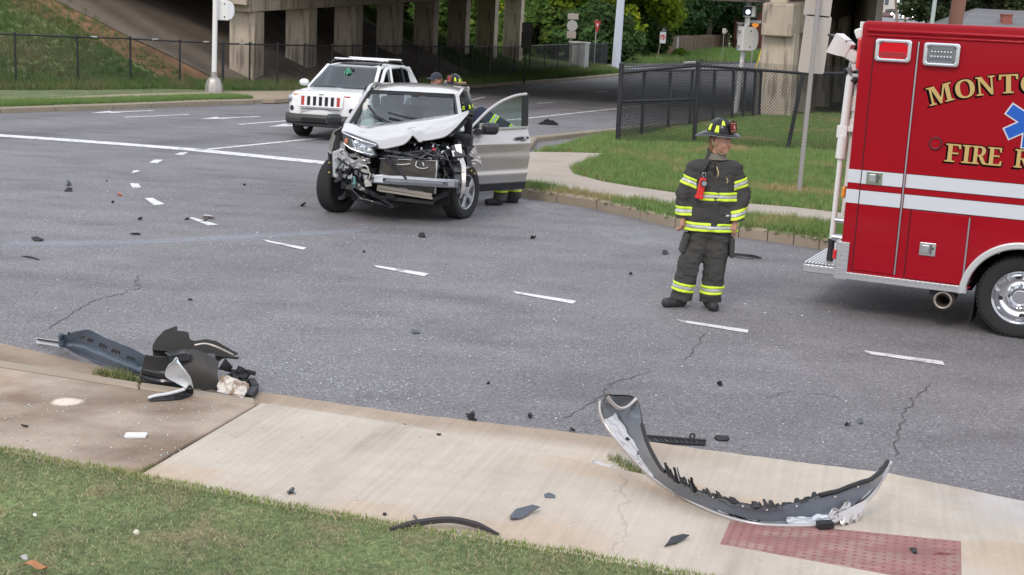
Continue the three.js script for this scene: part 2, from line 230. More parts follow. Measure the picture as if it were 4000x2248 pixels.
// road: one sheet with stains and worn wheel tracks
{
  const xs = [], zs = []; for (let x = -44; x <= 44; x += Math.abs(x) < 14 ? 0.25 : 2) xs.push(x); for (let z = -3; z >= -150; z -= z > -32 ? 0.22 : z > -60 ? 0.6 : 3) zs.push(z);
  const g = grid(xs.length - 1, zs.length - 1, (u, v) => [xs[Math.round(u * (xs.length - 1))], 0, zs[Math.round(v * (zs.length - 1))]], 1);
  tintVerts(g, (x, y, z) => {
    let k = 1 + 0.28 * fbm(x * 0.22, z * 0.22, 4) + 0.16 * fbm(x * 1.1 + 9, z * 1.1, 3);
    const t = (x - (-5.9)) * RN[0] + (z + 24.9) * RN[1];            // across the main road
    const beyond = sstep(0.3, 1.6, -( (x + 5.9) * 0.35 + (z + 24.6) * 0.94));
    if (t > -1 && t < 13) { const lane = ((t + 0.4) % 2.9) / 2.9; k *= 1 - 0.26 * beyond * Math.exp(-Math.pow((lane - 0.5) / 0.2, 2)) * (0.8 + 0.9 * nz(x * 0.4, z * 0.15)); }
    const c = Math.hypot(x + 1.6, z + 17.2); k *= 1 - 0.35 * Math.exp(-c * c / 1.2) * (0.7 + 0.6 * nz(x * 2, z * 2));   // leaked fluid under the wreck
    const st = fbm(x * 0.5 + z * 0.25, z * 1.9 - x * 0.5, 3); k *= 1 - 0.22 * sstep(0.06, 0.34, st);
    return [0.395 * k, 0.383 * k, 0.388 * k];
  });
  const road = struct('road', g, M.asphalt);
  // cracks in the asphalt, each a thin dark ribbon
  const crackMat = std([0.085, 0.082, 0.084], 1);
  const crack = (pts, w, seed) => { const P = []; const r = rngOf(seed); for (let i = 0; i < pts.length - 1; i++) for (let k = 0; k < 7; k++) { const t = k / 7; P.push([lerp(pts[i][0], pts[i + 1][0], t) + (r() - 0.5) * 0.055, lerp(pts[i][1], pts[i + 1][1], t) + (r() - 0.5) * 0.055]); } P.push(pts.at(-1));
    part('crack', grid(P.length - 1, 1, (u, v) => { const i = Math.round(u * (P.length - 1)), a = P[Math.max(0, i - 1)], b = P[Math.min(P.length - 1, i + 1)], L = Math.hypot(b[0] - a[0], b[1] - a[1]) || 1, q = w * 0.62 * (0.4 + 0.9 * Math.abs(Math.sin(i * 2.7 + seed))) * (v - 0.5) * Math.min(1, i / 2, (P.length - 1 - i) / 2 + 0.2); return [P[i][0] - (b[1] - a[1]) / L * q, 0.003, P[i][1] + (b[0] - a[0]) / L * q]; }), crackMat, road); };
  crack([[-3.83, -10.518], [-3.79, -10.993], [-3.8, -11.564], [-3.773, -11.792], [-3.655, -12.122], [-3.554, -12.446]], 0.018, 1);
  crack([[0.378, -8.807], [0.583, -9.207], [0.707, -9.486], [0.833, -9.87], [1.146, -10.282]], 0.016, 2);
  crack([[2.548, -8.276], [2.695, -8.801], [2.876, -9.297], [3.101, -9.798], [3.371, -10.297]], 0.016, 3);
  crack([[1.423, -10.484], [1.563, -11.04], [1.762, -11.697]], 0.012, 4);
  crack([[-1.826, -21.319], [-2.598, -20.602], [-2.996, -19.962]], 0.014, 5);
  crack([[-3.554, -12.446], [-3.666, -12.652], [-3.706, -12.884], [-3.705, -13.093]], 0.012, 6);
  crack([[1.858, -9.529], [2.172, -9.853], [2.545, -9.755]], 0.010, 7);
  // pale tyre scuff and dried fluid by the wreck
  const scuff = std([0.43, 0.47, 0.52], 0.9, 0, { transparent: true, alphaMap: bake(512, 64, (i, j) => { const v = j / 63, e = sstep(0, 0.28, v) * sstep(1, 0.72, v), m = ptile(i / 512, v * 0.2, 32, 4), s = spk(i * 2, j * 2); return e * clamp(0.12 + 0.75 * m * s + 0.12 * Math.sin(j * 0.9)) * sstep(0, 0.1, i / 512) * sstep(1, 0.75, i / 512) ; }, false, false) });
  const ribbon = (pts, w, y) => { const c = new THREE.CatmullRomCurve3(pts.map(p => V(p[0], y, p[1]))); return grid(60, 3, (u, v) => { const p = c.getPoint(u), t = c.getTangent(u); return [p.x - t.z * (v - 0.5) * w, y, p.z + t.x * (v - 0.5) * w]; }); };
  part('tyre_mark', ribbon([[-5.837, -14.213], [-5.116, -14.502], [-4.326, -14.816], [-3.661, -15.235], [-2.84, -15.804], [-2.093, -16.311], [-1.502, -16.851]], 0.40, 0.0032), scuff, road, 'pale blue grey curved tyre scuff');
  const wash = std([0.42, 0.42, 0.45], 0.7, 0, { transparent: true, alphaMap: bake(256, 256, (i, j) => { const u = i / 255, v = j / 255, m = ptile(u, v * 0.5, 10, 5), s = ptile(u, v, 40, 2), e = sstep(0, 0.2, u) * sstep(1, 0.6, u) * sstep(0, 0.2, v) * sstep(1, 0.8, v); return e * clamp(1.7 * (m - 0.3)) * (0.35 + 0.5 * s); }, false, false) });
  part('stain', grid(1, 1, (u, v) => { const A = [-0.265, -20.063], B = [1.196, -19.708], C = [-0.147, -18.245], D = [1.223, -18.142]; const a = [lerp(A[0], B[0], u), lerp(A[1], B[1], u)], b = [lerp(C[0], D[0], u), lerp(C[1], D[1], u)]; return [lerp(a[0], b[0], v), 0.0035, lerp(a[1], b[1], v)]; }), wash, road, 'whitish dried fluid beside the kerb');
  part('stain', grid(1, 1, (u, v) => { const A = [1.009, -18.255], B = [2.848, -16.966], C = [0.733, -16.645], D = [2.519, -15.451]; const a = [lerp(A[0], B[0], u), lerp(A[1], B[1], u)], b = [lerp(C[0], D[0], u), lerp(C[1], D[1], u)]; return [lerp(a[0], b[0], v), 0.0035, lerp(a[1], b[1], v)]; }), wash, road);
}
// painted markings
{
  const mk = struct('road_marking');
  const quad = (name, a, b, c, d, label) => { const g = flat([a, b, c, d], 0.006); part(name, planarUV(g), M.paint, mk, label); };
  const strip = (name, pts, w, label) => part(name, planarUV(grid(pts.length - 1, 1, (u, v) => { const i = Math.round(u * (pts.length - 1)), a = pts[Math.max(0, i - 1)], b = pts[Math.min(pts.length - 1, i + 1)], L = Math.hypot(b[0] - a[0], b[1] - a[1]); return [pts[i][0] - (b[1] - a[1]) / L * w * (v - 0.5), 0.006, pts[i][1] + (b[0] - a[0]) / L * w * (v - 0.5)]; })), M.paint, mk, label);
  // dotted turn guide, nearest first
  quad('dash', [3.092, -11.29], [3.091, -11.178], [3.675, -10.901], [3.701, -11.038]);
  quad('dash', [1.555, -12.183], [1.579, -12.072], [2.147, -11.747], [2.183, -11.88]);
  quad('dash', [0.006, -13.121], [0.051, -12.994], [0.598, -12.651], [0.638, -12.79]);
  quad('dash', [-1.516, -14.162], [-1.468, -14.035], [-0.919, -13.66], [-0.885, -13.824]);
  quad('dash', [-2.953, -15.419], [-2.873, -15.273], [-2.39, -14.869], [-2.372, -15.008]);
  quad('dash', [-4.183, -16.791], [-4.1, -16.784], [-3.68, -16.32], [-3.79, -16.22]);
  quad('dash', [-5.146, -18.269], [-5.056, -18.343], [-4.743, -17.811], [-4.842, -17.659]);
  quad('dash', [-5.777, -19.734], [-5.653, -19.735], [-5.489, -19.324], [-5.58, -19.196]);
  quad('dash', [-6.157, -21.258], [-6.061, -21.3], [-6.049, -21.08], [-6.091, -20.896]);
  quad('dash', [-6.237, -22.419], [-6.262, -22.857], [-6.122, -22.922], [-6.081, -22.364]);
  quad('dash', [-6.161, -23.79], [-6.151, -24.227], [-6.028, -24.288], [-6.012, -23.792]);
  strip('stop_line', [[-11.302, -25.815], [-9.977, -25.583], [-8.763, -25.391], [-7.546, -25.132], [-6.104, -24.774], [-4.651, -24.164], [-3.266, -23.582], [-2.385, -23.269]], 0.42, 'wide white stop line');
  strip('lane_line', [[-5.939, -24.705], [-5.201, -26.198], [-4.114, -28.399], [-2.823, -30.89], [0.232, -36.901], [3.195, -43.2], [5.537, -48.135]], 0.13);
  strip('lane_line', [[-9.169, -30.927], [-8.076, -32.582]], 0.12); strip('lane_line', [[-6.428, -30.521], [-5.26, -32.868]], 0.12);
  strip('lane_line', [[-2.952, -42.262], [-2.121, -44.441]], 0.12); strip('lane_line', [[-1.678, -43.284], [-1.26, -45.614]], 0.12); strip('lane_line', [[0.507, -43.554], [1.112, -44.653]], 0.12); strip('lane_line', [[2.836, -52.511], [3.449, -53.643]], 0.12);
  strip('lane_line', [[6.608, -43.758], [7.643, -43.74]], 0.12); strip('lane_line', [[5.867, -60.834], [7.172, -62.871]], 0.12);
  const arrow = (tip, tail) => { const d = [tail[0] - tip[0], tail[1] - tip[1]], L = Math.hypot(...d), f = [d[0] / L, d[1] / L], n = [-f[1], f[0]]; const P = (s, t) => [tip[0] + f[0] * s + n[0] * t, tip[1] + f[1] * s + n[1] * t]; const pts = [P(0, 0), P(L * 0.42, -0.30), P(L * 0.36, -0.07), P(L, -0.07), P(L, 0.07), P(L * 0.36, 0.07), P(L * 0.42, 0.30)]; part('arrow', planarUV(flat(pts, 0.006)), M.paint, mk, 'white lane arrow'); };
  arrow([-10.18, -31.668], [-9.132, -33.247]); arrow([-7.553, -31.493], [-6.443, -33.014]); arrow([-5.701, -30.284], [-4.604, -32.393]);
}
// near pavement: gutter pan, low kerb, stained slab, light slab; one baked colour sheet laid over the area
const nearTex = (() => {
  const W = 2048, Hh = 1230, X0 = -5.6, Z0 = -11.5, S = 10 / 2048;
  const joint = [[-1.672, -8.666], [-1.715, -8.207], [-1.867, -7.775], [-2.032, -7.357], [-2.094, -7.13]];
  const sideOf = (x, z) => { const a = joint[0], b = joint.at(-1); return (b[0] - a[0]) * (z - a[1]) - (b[1] - a[1]) * (x - a[0]); };
  const spots = [[...[1.952, -6.497], 0.22, 0.05, -0.3, [0.30, 0.05, 0.05]], [...[1.753, -6.395], 0.16, 0.03, 0.2, [0.26, 0.035, 0.035]], [...[2.222, -6.609], 0.2, 0.035, 0.1, [0.28, 0.04, 0.04]]];
  const cracks = [[[0.701, -7.569], [0.709, -7.232], [0.666, -7.037], [0.666, -6.741], [0.605, -6.46], [0.575, -6.227]], [[-3.271, -8.675], [-3.2, -8.858]], [[-3.476, -8.788], [-3.412, -9.059], [-3.348, -9.234]]];
  const segd = (x, z, P) => { let m = 9; for (let i = 0; i < P.length - 1; i++) { const a = P[i], b = P[i + 1], dx = b[0] - a[0], dz = b[1] - a[1], t = clamp(((x - a[0]) * dx + (z - a[1]) * dz) / (dx * dx + dz * dz)); m = Math.min(m, Math.hypot(x - a[0] - dx * t, z - a[1] - dz * t)); } return m; };
  const gutA = [[-4.758, -10.433], [-3.979, -10.084], [-2.65, -9.343], [-1.79, -9.098], [-0.741, -8.761], [0.291, -8.541], [0.968, -8.376], [1.858, -8.118], [2.428, -7.975], [3.122, -7.581], [3.561, -7.363]];
  const bright = [-2.927, -8.496];
  return bake(W, Hh, (i, j) => {
    const x = X0 + i * S, z = Z0 + (Hh - 1 - j) * S; // v runs up with -z
    const m = fbm(x * 1.1, z * 1.1, 5), f = fbm(x * 7, z * 7, 3), sp = spk(i * 2, j * 2);
    const broom = nz(x * 32 + z * 8.5, (z - x * 0.27) * 0.9);
    let r = 0.50, g = 0.437, b = 0.362;                                  // light concrete
    let k = 1 + 0.22 * m + 0.10 * f + 0.09 * broom + 0.10 * (sp - 0.5);
    const br = sideOf(x, z) < 0 ? 0 : 1;
    const left = br > 0 ? 1 : 0;
    if (left) { const q = sstep(-0.28, 0.34, m + 0.4 * fbm(x * 0.8 + 4, z * 2.2, 3)); r = lerp(0.40, 0.20, q); g = lerp(0.32, 0.14, q); b = lerp(0.25, 0.095, q); k = 1 + 0.2 * f + 0.12 * (sp - 0.5); }
    const o = sstep(0.0, 0.36, fbm(x * 0.9 + 20, z * 1.5, 4)); r = lerp(r, r * 0.97, o); g = lerp(g, g * 0.88, o); b = lerp(b, b * 0.79, o); const wt = sstep(0.08, 0.4, fbm(x * 1.8 + z * 0.48, (z - x * 0.27) * 0.45 + 8, 4)); r *= 1 - 0.16 * wt; g *= 1 - 0.17 * wt; b *= 1 - 0.17 * wt;
    const gd = segd(x, z, gutA); const gut = sstep(0.42, 0.12, gd + 0.12 * m) * sstep(1.9, 0.6, x); r = lerp(r, 0.34, gut * 0.85); g = lerp(g, 0.262, gut * 0.85); b = lerp(b, 0.19, gut * 0.85);
    const bl = sstep(0.5, 0.1, Math.abs(z - (-7.45 + (x - 3) * 0.10))) * sstep(2.3, 3.4, x + 0.4 * f); r = lerp(r, 0.44, bl * 0.75); g = lerp(g, 0.44, bl * 0.75); b = lerp(b, 0.45, bl * 0.75);
    for (const c of cracks) { const d = segd(x + 0.05 * nz(x * 6, z * 6) + 0.02 * nz(x * 19, z * 19), z + 0.03 * nz(z * 9, x * 9, 3), c); const w = sstep(0.011, 0.003, d); r = lerp(r, 0.2, w * 0.28); g = lerp(g, 0.16, w * 0.28); b = lerp(b, 0.12, w * 0.28); }
    const wb = sstep(0.11, 0.06, Math.hypot((x - bright[0]) * 0.9, (z - bright[1]) * 1.0) + 0.03 * f); r = lerp(r, 0.72, wb); g = lerp(g, 0.62, wb); b = lerp(b, 0.5, wb);
    if (sp > 0.975) k *= 1.08;
    return [r * k, g * k, b * k];
  }, true, false);
})();
function nearUV(g) { const P = g.attributes.position, u = new Float32Array(P.count * 2); for (let i = 0; i < P.count; i++) { u[2 * i] = (P.getX(i) + 5.6) / 10; u[2 * i + 1] = 1 - (P.getZ(i) + 11.5) / (1230 * 10 / 2048); } g.setAttribute('uv', new THREE.BufferAttribute(u, 2)); return g; }
const nearMat = std([1, 1, 1], 0.92, 0, { map: nearTex, bumpMap: nearTex, bumpScale: 0.004 });
const GR = [[-3.727, -7.796], [-2.974, -7.489], [-2.181, -7.198], [-1.205, -6.813], [-0.537, -6.578], [0.29, -6.312], [0.677, -6.142], [1.234, -5.966], [1.839, -5.741], [2.539, -5.425]];
{
  const pave = struct('pavement');
  const A = [[-5.042, -10.63], [-3.989, -10.108], [-2.65, -9.343], [-1.794, -9.117], [-0.742, -8.77], [0.292, -8.55], [0.969, -8.384], [1.859, -8.126], [2.43, -7.983], [3.125, -7.588], [3.573, -7.39]];
  const wob = []; for (let i = 0; i < A.length - 1; i++) for (let k = 0; k < 12; k++) { const t = k / 12; wob.push([lerp(A[i][0], A[i + 1][0], t) + 0.012 * nz(i * 3 + k, 2), lerp(A[i][1], A[i + 1][1], t) + 0.016 * nz(i * 5 + k * 0.9, 8)]); }
  const B = [[-4.663, -9.814], [-3.715, -9.404], [-2.583, -9.009], [-1.723, -8.764], [-0.706, -8.387], [0.081, -8.001], [0.893, -7.59], [1.469, -7.335], [1.99, -7.104], [2.533, -6.911], [3.247, -6.645]];
  part('gutter', nearUV(slab([...wob, ...B.slice().reverse()], -0.05, 0.012, 0.004)), nearMat, pave);
  const lip = 0.06, J0 = [-1.672, -8.666], J1 = [-2.09, -7.117];
  const K = B.map(([x, z]) => [x, z + 0.004]), K2 = K.map(([x, z]) => [x + 0.03, z + 0.13]);
  // kerb top on the left, in two lengths
  const km = std([0.44, 0.365, 0.285], 0.9, 0, { map: rep(TX.concrete, 1 / 1.3) }); part('kerb', planarUV(slab([K[0], K[1], K[2], K2[2], K2[1], K2[0]], -0.05, lip + 0.008, 0.012)), km, pave); part('kerb', planarUV(slab([[K[2][0] + 0.012, K[2][1]], K[3], K2[3], [K2[2][0] + 0.012, K2[2][1]]], -0.05, lip + 0.008, 0.012)), km, pave);
  const gIn = GR.map(([x, z]) => [x, z + 0.25]);
  part('paving_slab', nearUV(slab([[K2[0][0], K2[0][1] + 0.012], [K2[1][0], K2[1][1] + 0.012], [K2[2][0], K2[2][1] + 0.012], [J0[0] - 0.02, J0[1] + 0.02], [J1[0] - 0.02, J1[1]], gIn[2], gIn[1], gIn[0]], -0.05, lip - 0.004, 0.008)), nearMat, pave, 'brown stained slab');
  part('paving_slab', nearUV(slab([[J0[0] + 0.008, J0[1] - 0.02], K[4], K[5], K[6], K[7], K[8], K[9], K[10], gIn[9], gIn[8], gIn[7], gIn[6], gIn[5], gIn[4], gIn[3], [J1[0] + 0.012, J1[1] + 0.25], [J1[0] + 0.012, J1[1]]], -0.05, lip, 0.012)), nearMat, pave, 'light concrete slab');
}
// red tactile paving with domes
{
  const t = thing('tactile_paving', 'faded red tactile paving panel with raised domes, under the torn bumper', 'tactile paving');
  const a = [1.151, -6.556], b = [1.264, -6.92], c = [2.474, -6.756], d = [2.281, -6.143];
  const tm = bake(512, 256, (i, j) => { const u = i / 512, v = j / 256, m = ptile(u, v, 6, 5), s = spk(i * 2, j * 2), q = sstep(0.60, 0.70, ptile(u + 0.35, v * 2, 4, 4)) * sstep(0.5, 0.9, u), k = 0.74 + 0.4 * (m - 0.5) + 0.15 * (s - 0.5); const q2 = sstep(0.45, 0.62, ptile(u, v + 0.5, 9, 4)); return [lerp(lerp(0.40, 0.44, q2), 0.25, q) * k, lerp(lerp(0.20, 0.27, q2), 0.05, q) * k, lerp(lerp(0.18, 0.23, q2), 0.05, q) * k]; });
  const mat = std([1, 1, 1], 0.85, 0, { map: tm, bumpMap: TX.asphaltH, bumpScale: 0.001 }), dm = std([0.25, 0.10, 0.10], 0.8);
  const P = (u, v) => [lerp(lerp(a[0], d[0], u), lerp(b[0], c[0], u), v), lerp(lerp(a[1], d[1], u), lerp(b[1], c[1], u), v)];
  const g = slab([a, b, c, d], 0.03, 0.064, 0.003); const Q = g.attributes.position, uv = g.attributes.uv; for (let i = 0; i < Q.count; i++) { uv.setXY(i, (Q.getX(i) - a[0]) / 1.3, (Q.getZ(i) - a[1]) / 0.65); }
  part('panel', g, mat, t);
  const dg = new THREE.SphereGeometry(0.014, 8, 3, 0, 6.2832, 0, 1.25); dg.scale(1, 0.45, 1);
  for (let i = 0; i < 24; i++) for (let j = 0; j < 11; j++) { const [x, z] = P((i + 0.7) / 24.4, (j + 0.5) / 11); const m = part('dome', dg, dm, t); m.position.set(x, 0.0615, z); m.scale.setScalar(0.85 + 0.3 * Math.abs(nz(i * 1.7, j * 1.3))); }
}
// near lawn, rising a little towards the viewer
const lawnH = (x, z) => 0.05 + 0.02 * fbm(x * 2.5, z * 2.5, 3) + 0.10 * clamp((z + 7.2 + 0.36 * x) * 0.25);
{
  const g = grid(120, 70, (u, v) => { const x = lerp(-6, 5.5, u); const i = GR.findIndex(p => p[0] > x), a = GR[Math.max(0, i < 0 ? GR.length - 2 : i - 1)], b = GR[Math.max(1, i < 0 ? GR.length - 1 : i)]; const zE = lerp(a[1], b[1], (x - a[0]) / (b[0] - a[0] || 1)) + 0.03 * nz(x * 6, 3); const z = lerp(zE, -2.2, v * v * 0.6 + v * 0.4); return [x, lawnH(x, z) + 0.02 * (1 - Math.exp(-v * 40)), z]; }, 1);
  tintVerts(g, (x, y, z) => { const k = 0.9 + 0.35 * fbm(x * 1.6, z * 1.6, 4); return [k, k, k]; });
  struct('lawn', g, M.turf);
  const r = rngOf(21), mats = [], cols = [], q = new THREE.Quaternion(), e = new THREE.Euler(), c = new THREE.Color();
  const bl = (() => { const p = [], ix = []; const n = 3; for (let i = 0; i <= n; i++) { const t = i / n, w = 0.0016 * (1 - t * 0.85), y = t * (1 - 0.18 * t), zz = 0.55 * t * t; p.push(-w, y * 0.04, zz * 0.03, w, y * 0.04, zz * 0.03); } for (let i = 0; i < n; i++) { const a = i * 2; ix.push(a, a + 1, a + 3, a, a + 3, a + 2); } const b = new THREE.BufferGeometry(); b.setAttribute('position', new THREE.Float32BufferAttribute(p, 3)); b.setIndex(ix); b.computeVertexNormals(); return b; })();
  for (let n = 0; n < 170000; n++) {
    const x = -4.4 + r() * 7.4, i = GR.findIndex(p => p[0] > x), a = GR[i - 1], b = GR[i]; if (!a || !b) continue; const zE = lerp(a[1], b[1], (x - a[0]) / (b[0] - a[0])) + 0.03 * nz(x * 6, 3); const z = zE + Math.pow(r(), 1.1) * 2.6 - 0.02; if (z > -4.6) continue;
    const pa = fbm(x * 1.7 + 5, z * 1.7, 4), dry = 0.15 + 0.6 * sstep(-0.3, 0.5, pa + (r() - 0.5) * 0.8), dead = r() < 0.14 + 0.26 * dry, edge = Math.exp(-(z - zE) * 9), s = (0.34 + 0.5 * r()) * (1 + 0.3 * edge) * (dead ? 1.3 : 1);
    e.set((r() - 0.5) * (dead ? 2.6 : 1.3), r() * 6.283, (r() - 0.5) * (dead ? 2.4 : 1.0)); q.setFromEuler(e); mats.push(new THREE.Matrix4().compose(V(x, lawnH(x, z) + 0.012, z), q, V(1.1 + 0.9 * r(), s, s)));
    const k = 0.72 + 0.55 * r(); if (dead) c.setRGB(0.50 * k, 0.42 * k, 0.26 * k); else c.setRGB(lerp(0.19, 0.31, dry) * k, lerp(0.25, 0.29, dry) * k, lerp(0.105, 0.14, dry) * k); if (edge > 0.5 && !dead) c.setRGB(0.24 * k, 0.31 * k, 0.085 * k); cols.push(c.clone());
  }
  const mt = std([1, 1, 1], 0.9); mt.side = THREE.DoubleSide; const gi = inst('grass', bl, mt, mats, cols); gi.userData.label = 'mottled short grass of the near lawn with dry blades'; gi.userData.category = 'grass';
}
// shared tuft for farther grass
const tuft = (() => { const r = rngOf(5), L = []; for (let i = 0; i < 7; i++) { const a = r() * 6.28, t = 0.25 + r() * 0.5, h = 0.08 + r() * 0.07, w = 0.006, x = (r() - 0.5) * 0.1, z = (r() - 0.5) * 0.1, dx = Math.cos(a) * t * h, dz = Math.sin(a) * t * h; const g = new THREE.BufferGeometry(); g.setAttribute('position', new THREE.Float32BufferAttribute([x - w, 0, z, x + w, 0, z, x + dx, h, z + dz, x, 0, z - w, x, 0, z + w, x + dx, h, z + dz], 3)); g.computeVertexNormals(); L.push(g); } return merge(L); })();
const tuftMat = std([1, 1, 1], 0.95); tuftMat.side = THREE.DoubleSide;
function grassOver(label, n, seed, pick, colFn, sc = 1) {
  const r = rngOf(seed), mats = [], cols = [], q = new THREE.Quaternion(), e = new THREE.Euler();
  for (let i = 0; i < n; i++) { const p = pick(r); if (!p) continue; e.set(0, r() * 6.28, 0); q.setFromEuler(e); const s = (0.55 + 0.9 * r()) * sc * (p[3] ?? 1); mats.push(new THREE.Matrix4().compose(V(p[0], p[1], p[2]), q, V(s, s * (0.7 + 0.7 * r()), s))); cols.push(colFn(p[0], p[2], r)); }
  const m = inst('grass', tuft, tuftMat, mats, cols); m.userData.label = label; m.userData.category = 'grass'; return m;
}
const green = (k, d) => new THREE.Color().setRGB(lerp(0.125, 0.27, d) * k, lerp(0.215, 0.235, d) * k, lerp(0.065, 0.12, d) * k);

// right-hand corner: kerb, verge, pavement, lawn
const KB = [[-0.308, -20.702], [-0.056, -20.37], [0.608, -19.933], [1.18, -19.408], [1.752, -18.574], [2.176, -17.947], [2.628, -17.609], [2.959, -17.413], [3.299, -17.194], [3.597, -16.971], [3.878, -16.75], [4.459, -16.252], [5.409, -15.406], [6.926, -14.139]];
const RE = [[-0.308, -20.702], [-0.262, -22.331], [-0.101, -25.232], [0.231, -29.801], [1.253, -31.588], [2.456, -33.63], [3.154, -34.9], [4.142, -36.548]]; // edge along the main road
{
  const k = struct('kerb');
  const inw = (P, i, d) => { const a = P[Math.max(0, i - 1)], b = P[Math.min(P.length - 1, i + 1)], L = Math.hypot(b[0] - a[0], b[1] - a[1]); return [P[i][0] + (b[1] - a[1]) / L * d, P[i][1] - (b[0] - a[0]) / L * d]; };
  const seg = (P, i, d, h) => { const a = P[i], b = P[i + 1], c = inw(P, i + 1, d), e = inw(P, i, d), L = Math.hypot(b[0] - a[0], b[1] - a[1]), g = 0.007 / L; part('kerbstone', planarUV(slab([[lerp(a[0], b[0], g), lerp(a[1], b[1], g)], [lerp(b[0], a[0], g), lerp(b[1], a[1], g)], [lerp(c[0], e[0], g), lerp(c[1], e[1], g)], [lerp(e[0], c[0], g), lerp(e[1], c[1], g)]], -0.05, h, 0.03)), M.curb, k); };
  for (let i = 0; i < KB.length - 1; i++) seg(KB, i, 0.17, 0.15);
  for (let i = 0; i < RE.length - 1; i++) seg(RE, i, -0.17, i === 0 ? 0.14 : 0.12);
}
const lawnR = [[0.184, -21.012], [0.314, -26.106], [2.309, -31.57], [4.04, -34.708], [4.937, -36.876], [9.5, -47], [22, -80], [60, -80], [60, -10], [14, -13.5], ...KB.slice(1, 12).reverse().map(([x, z], i, A) => { const a = A[Math.max(0, i - 1)], b = A[Math.min(A.length - 1, i + 1)], L = Math.hypot(b[0] - a[0], b[1] - a[1]); return [x - (b[1] - a[1]) / L * 0.02, z + (b[0] - a[0]) / L * 0.02]; })];
const rise = (x, z) => 0.125 + 0.5 * sstep(8, 26, x) + 0.012 * fbm(x, z, 3);
const walkR = [[0.171, -20.925], [-0.012, -22.099], [-0.102, -24.611], [0.196, -25.947], [0.745, -26.218], [1.897, -26.467], [1.304, -24.774], [0.942, -23.477], [0.984, -22.521], [1.418, -21.637], [1.954, -21.07], [2.487, -20.635], [2.974, -20.209], [3.485, -19.771], [4.106, -19.606], [4.595, -19.32], [6.057, -18.244], [7.767, -17.117], [7.019, -15.391], [5.629, -16.892], [4.29, -17.966], [3.831, -18.214], [3.205, -18.418], [2.76, -18.653], [2.302, -18.975], [1.808, -19.343], [1.201, -19.963], [0.614, -20.547]];
{
  const x0 = -0.6, x1 = 62, z0 = -9.5, z1 = -82, g0 = new THREE.ShapeGeometry(new THREE.Shape(lawnR.map(p => new THREE.Vector2(p[0], -p[1])))); g0.rotateX(-Math.PI / 2);
  // refined by clipping a grid: cells inside the outline
  const pos = [], col = [], uv = []; const st = 0.11, put = (x, z) => { const w = fbm(x * 0.7, z * 0.7, 4), k = 1.2 + 0.6 * w; pos.push(x, rise(x, z), z); col.push(k, k, k); uv.push(x, -z); };
  for (let x = x0; x < 24; x += st) for (let z = z0; z > -60; z -= st) { if (inPoly(x + st / 2, z - st / 2, lawnR)) { put(x, z); put(x + st, z); put(x + st, z - st); put(x, z); put(x + st, z - st); put(x, z - st); } }
  const g = new THREE.BufferGeometry(); g.setAttribute('position', new THREE.Float32BufferAttribute(pos, 3)); g.setAttribute('color', new THREE.Float32BufferAttribute(col, 3)); g.setAttribute('uv', new THREE.Float32BufferAttribute(uv, 2)); const gm = mergeVertices(g, 1e-3); gm.computeVertexNormals();
  struct('lawn', gm, M.turf);
  const wk = struct('pavement'); part('paving', planarUV(slab(walkR, 0.02, 0.152, 0.008)), M.walk, wk);
  const dirt = tintVerts(planarUV(slab([[0.708, -26.337], [1.107, -27.627], [1.913, -28.679], [2.041, -28.29], [1.911, -26.693], [1.381, -26.431]], 0.1, 0.157)), () => [1.3, 1.25, 1.1]); struct('bare_soil', dirt, M.soil);
  struct('bare_soil', tintVerts(planarUV(slab([[2.286, -30.299], [3.195, -32.296], [4.137, -33.773], [4.251, -32.672], [3.241, -30.82], [2.458, -29.041]], 0.1, 0.15)), () => [0.7, 0.72, 0.75]), M.soil);
  grassOver('mid green mown grass of the lawn by the black corner fence', 150000, 31, r => { const x = -0.3 + r() * 10.5, z = -16.5 - Math.pow(r(), 1.25) * 26; if (!inPoly(x, z, lawnR) || inPoly(x, z, walkR)) return null; if (x > 2.2 && z > -16 + (x - 5) * 0) return null; const w = fbm(x * 0.5 + 7, z * 0.5, 3); return [x, rise(x, z), z, (x < 3.9 && z > -29 ? 0.9 : 0.8) * (1 + 0.7 * w)]; }, (x, z, r) => { const d = clamp(sstep(0.05, 0.4, fbm(x * 0.6, z * 0.6, 4)) + (r() < 0.1 ? 0.7 : 0)); return green((1.15 + 0.8 * r()), 0.12 + d); }, 0.78);
}
// left-hand far side: kerb, verge, pavement and embankment
const KL = [[-13.951, -27.072], [-12.887, -28.678], [-11.835, -30.383], [-10.999, -31.634], [-10.053, -33.02], [-8.775, -35.189], [-7.404, -37.239], [-6.636, -38.556], [-5.133, -42.154], [-2.651, -49.194], [0.115, -55.824], [2.493, -61.935], [5.038, -69.544], [6.124, -72.791]];
const FP = [[-22, -30.5], [-18.2, -33.6], [-15.5, -36.2], [-14.134, -37.483], [-12.811, -38.737], [-11.78, -40.412], [-10.439, -40.985], [-9.31, -41.814], [-8.613, -42.471], [-7.861, -43.18], [-7.153, -44.099], [-6.424, -45.31], [-5.851, -46.398], [-5.203, -47.87], [-4.407, -49.244], [-3.902, -50.05], [-3.178, -51.721], [-2.465, -53.108], [-2.056, -53.869], [-1.402, -55.602], [-0.382, -59.352], [0.308, -61.355], [1.02, -64.367], [1.731, -67.105], [2.462, -70.03], [3.141, -71.956], [3.842, -74.545], [4.387, -76.441], [4.875, -78.957]];
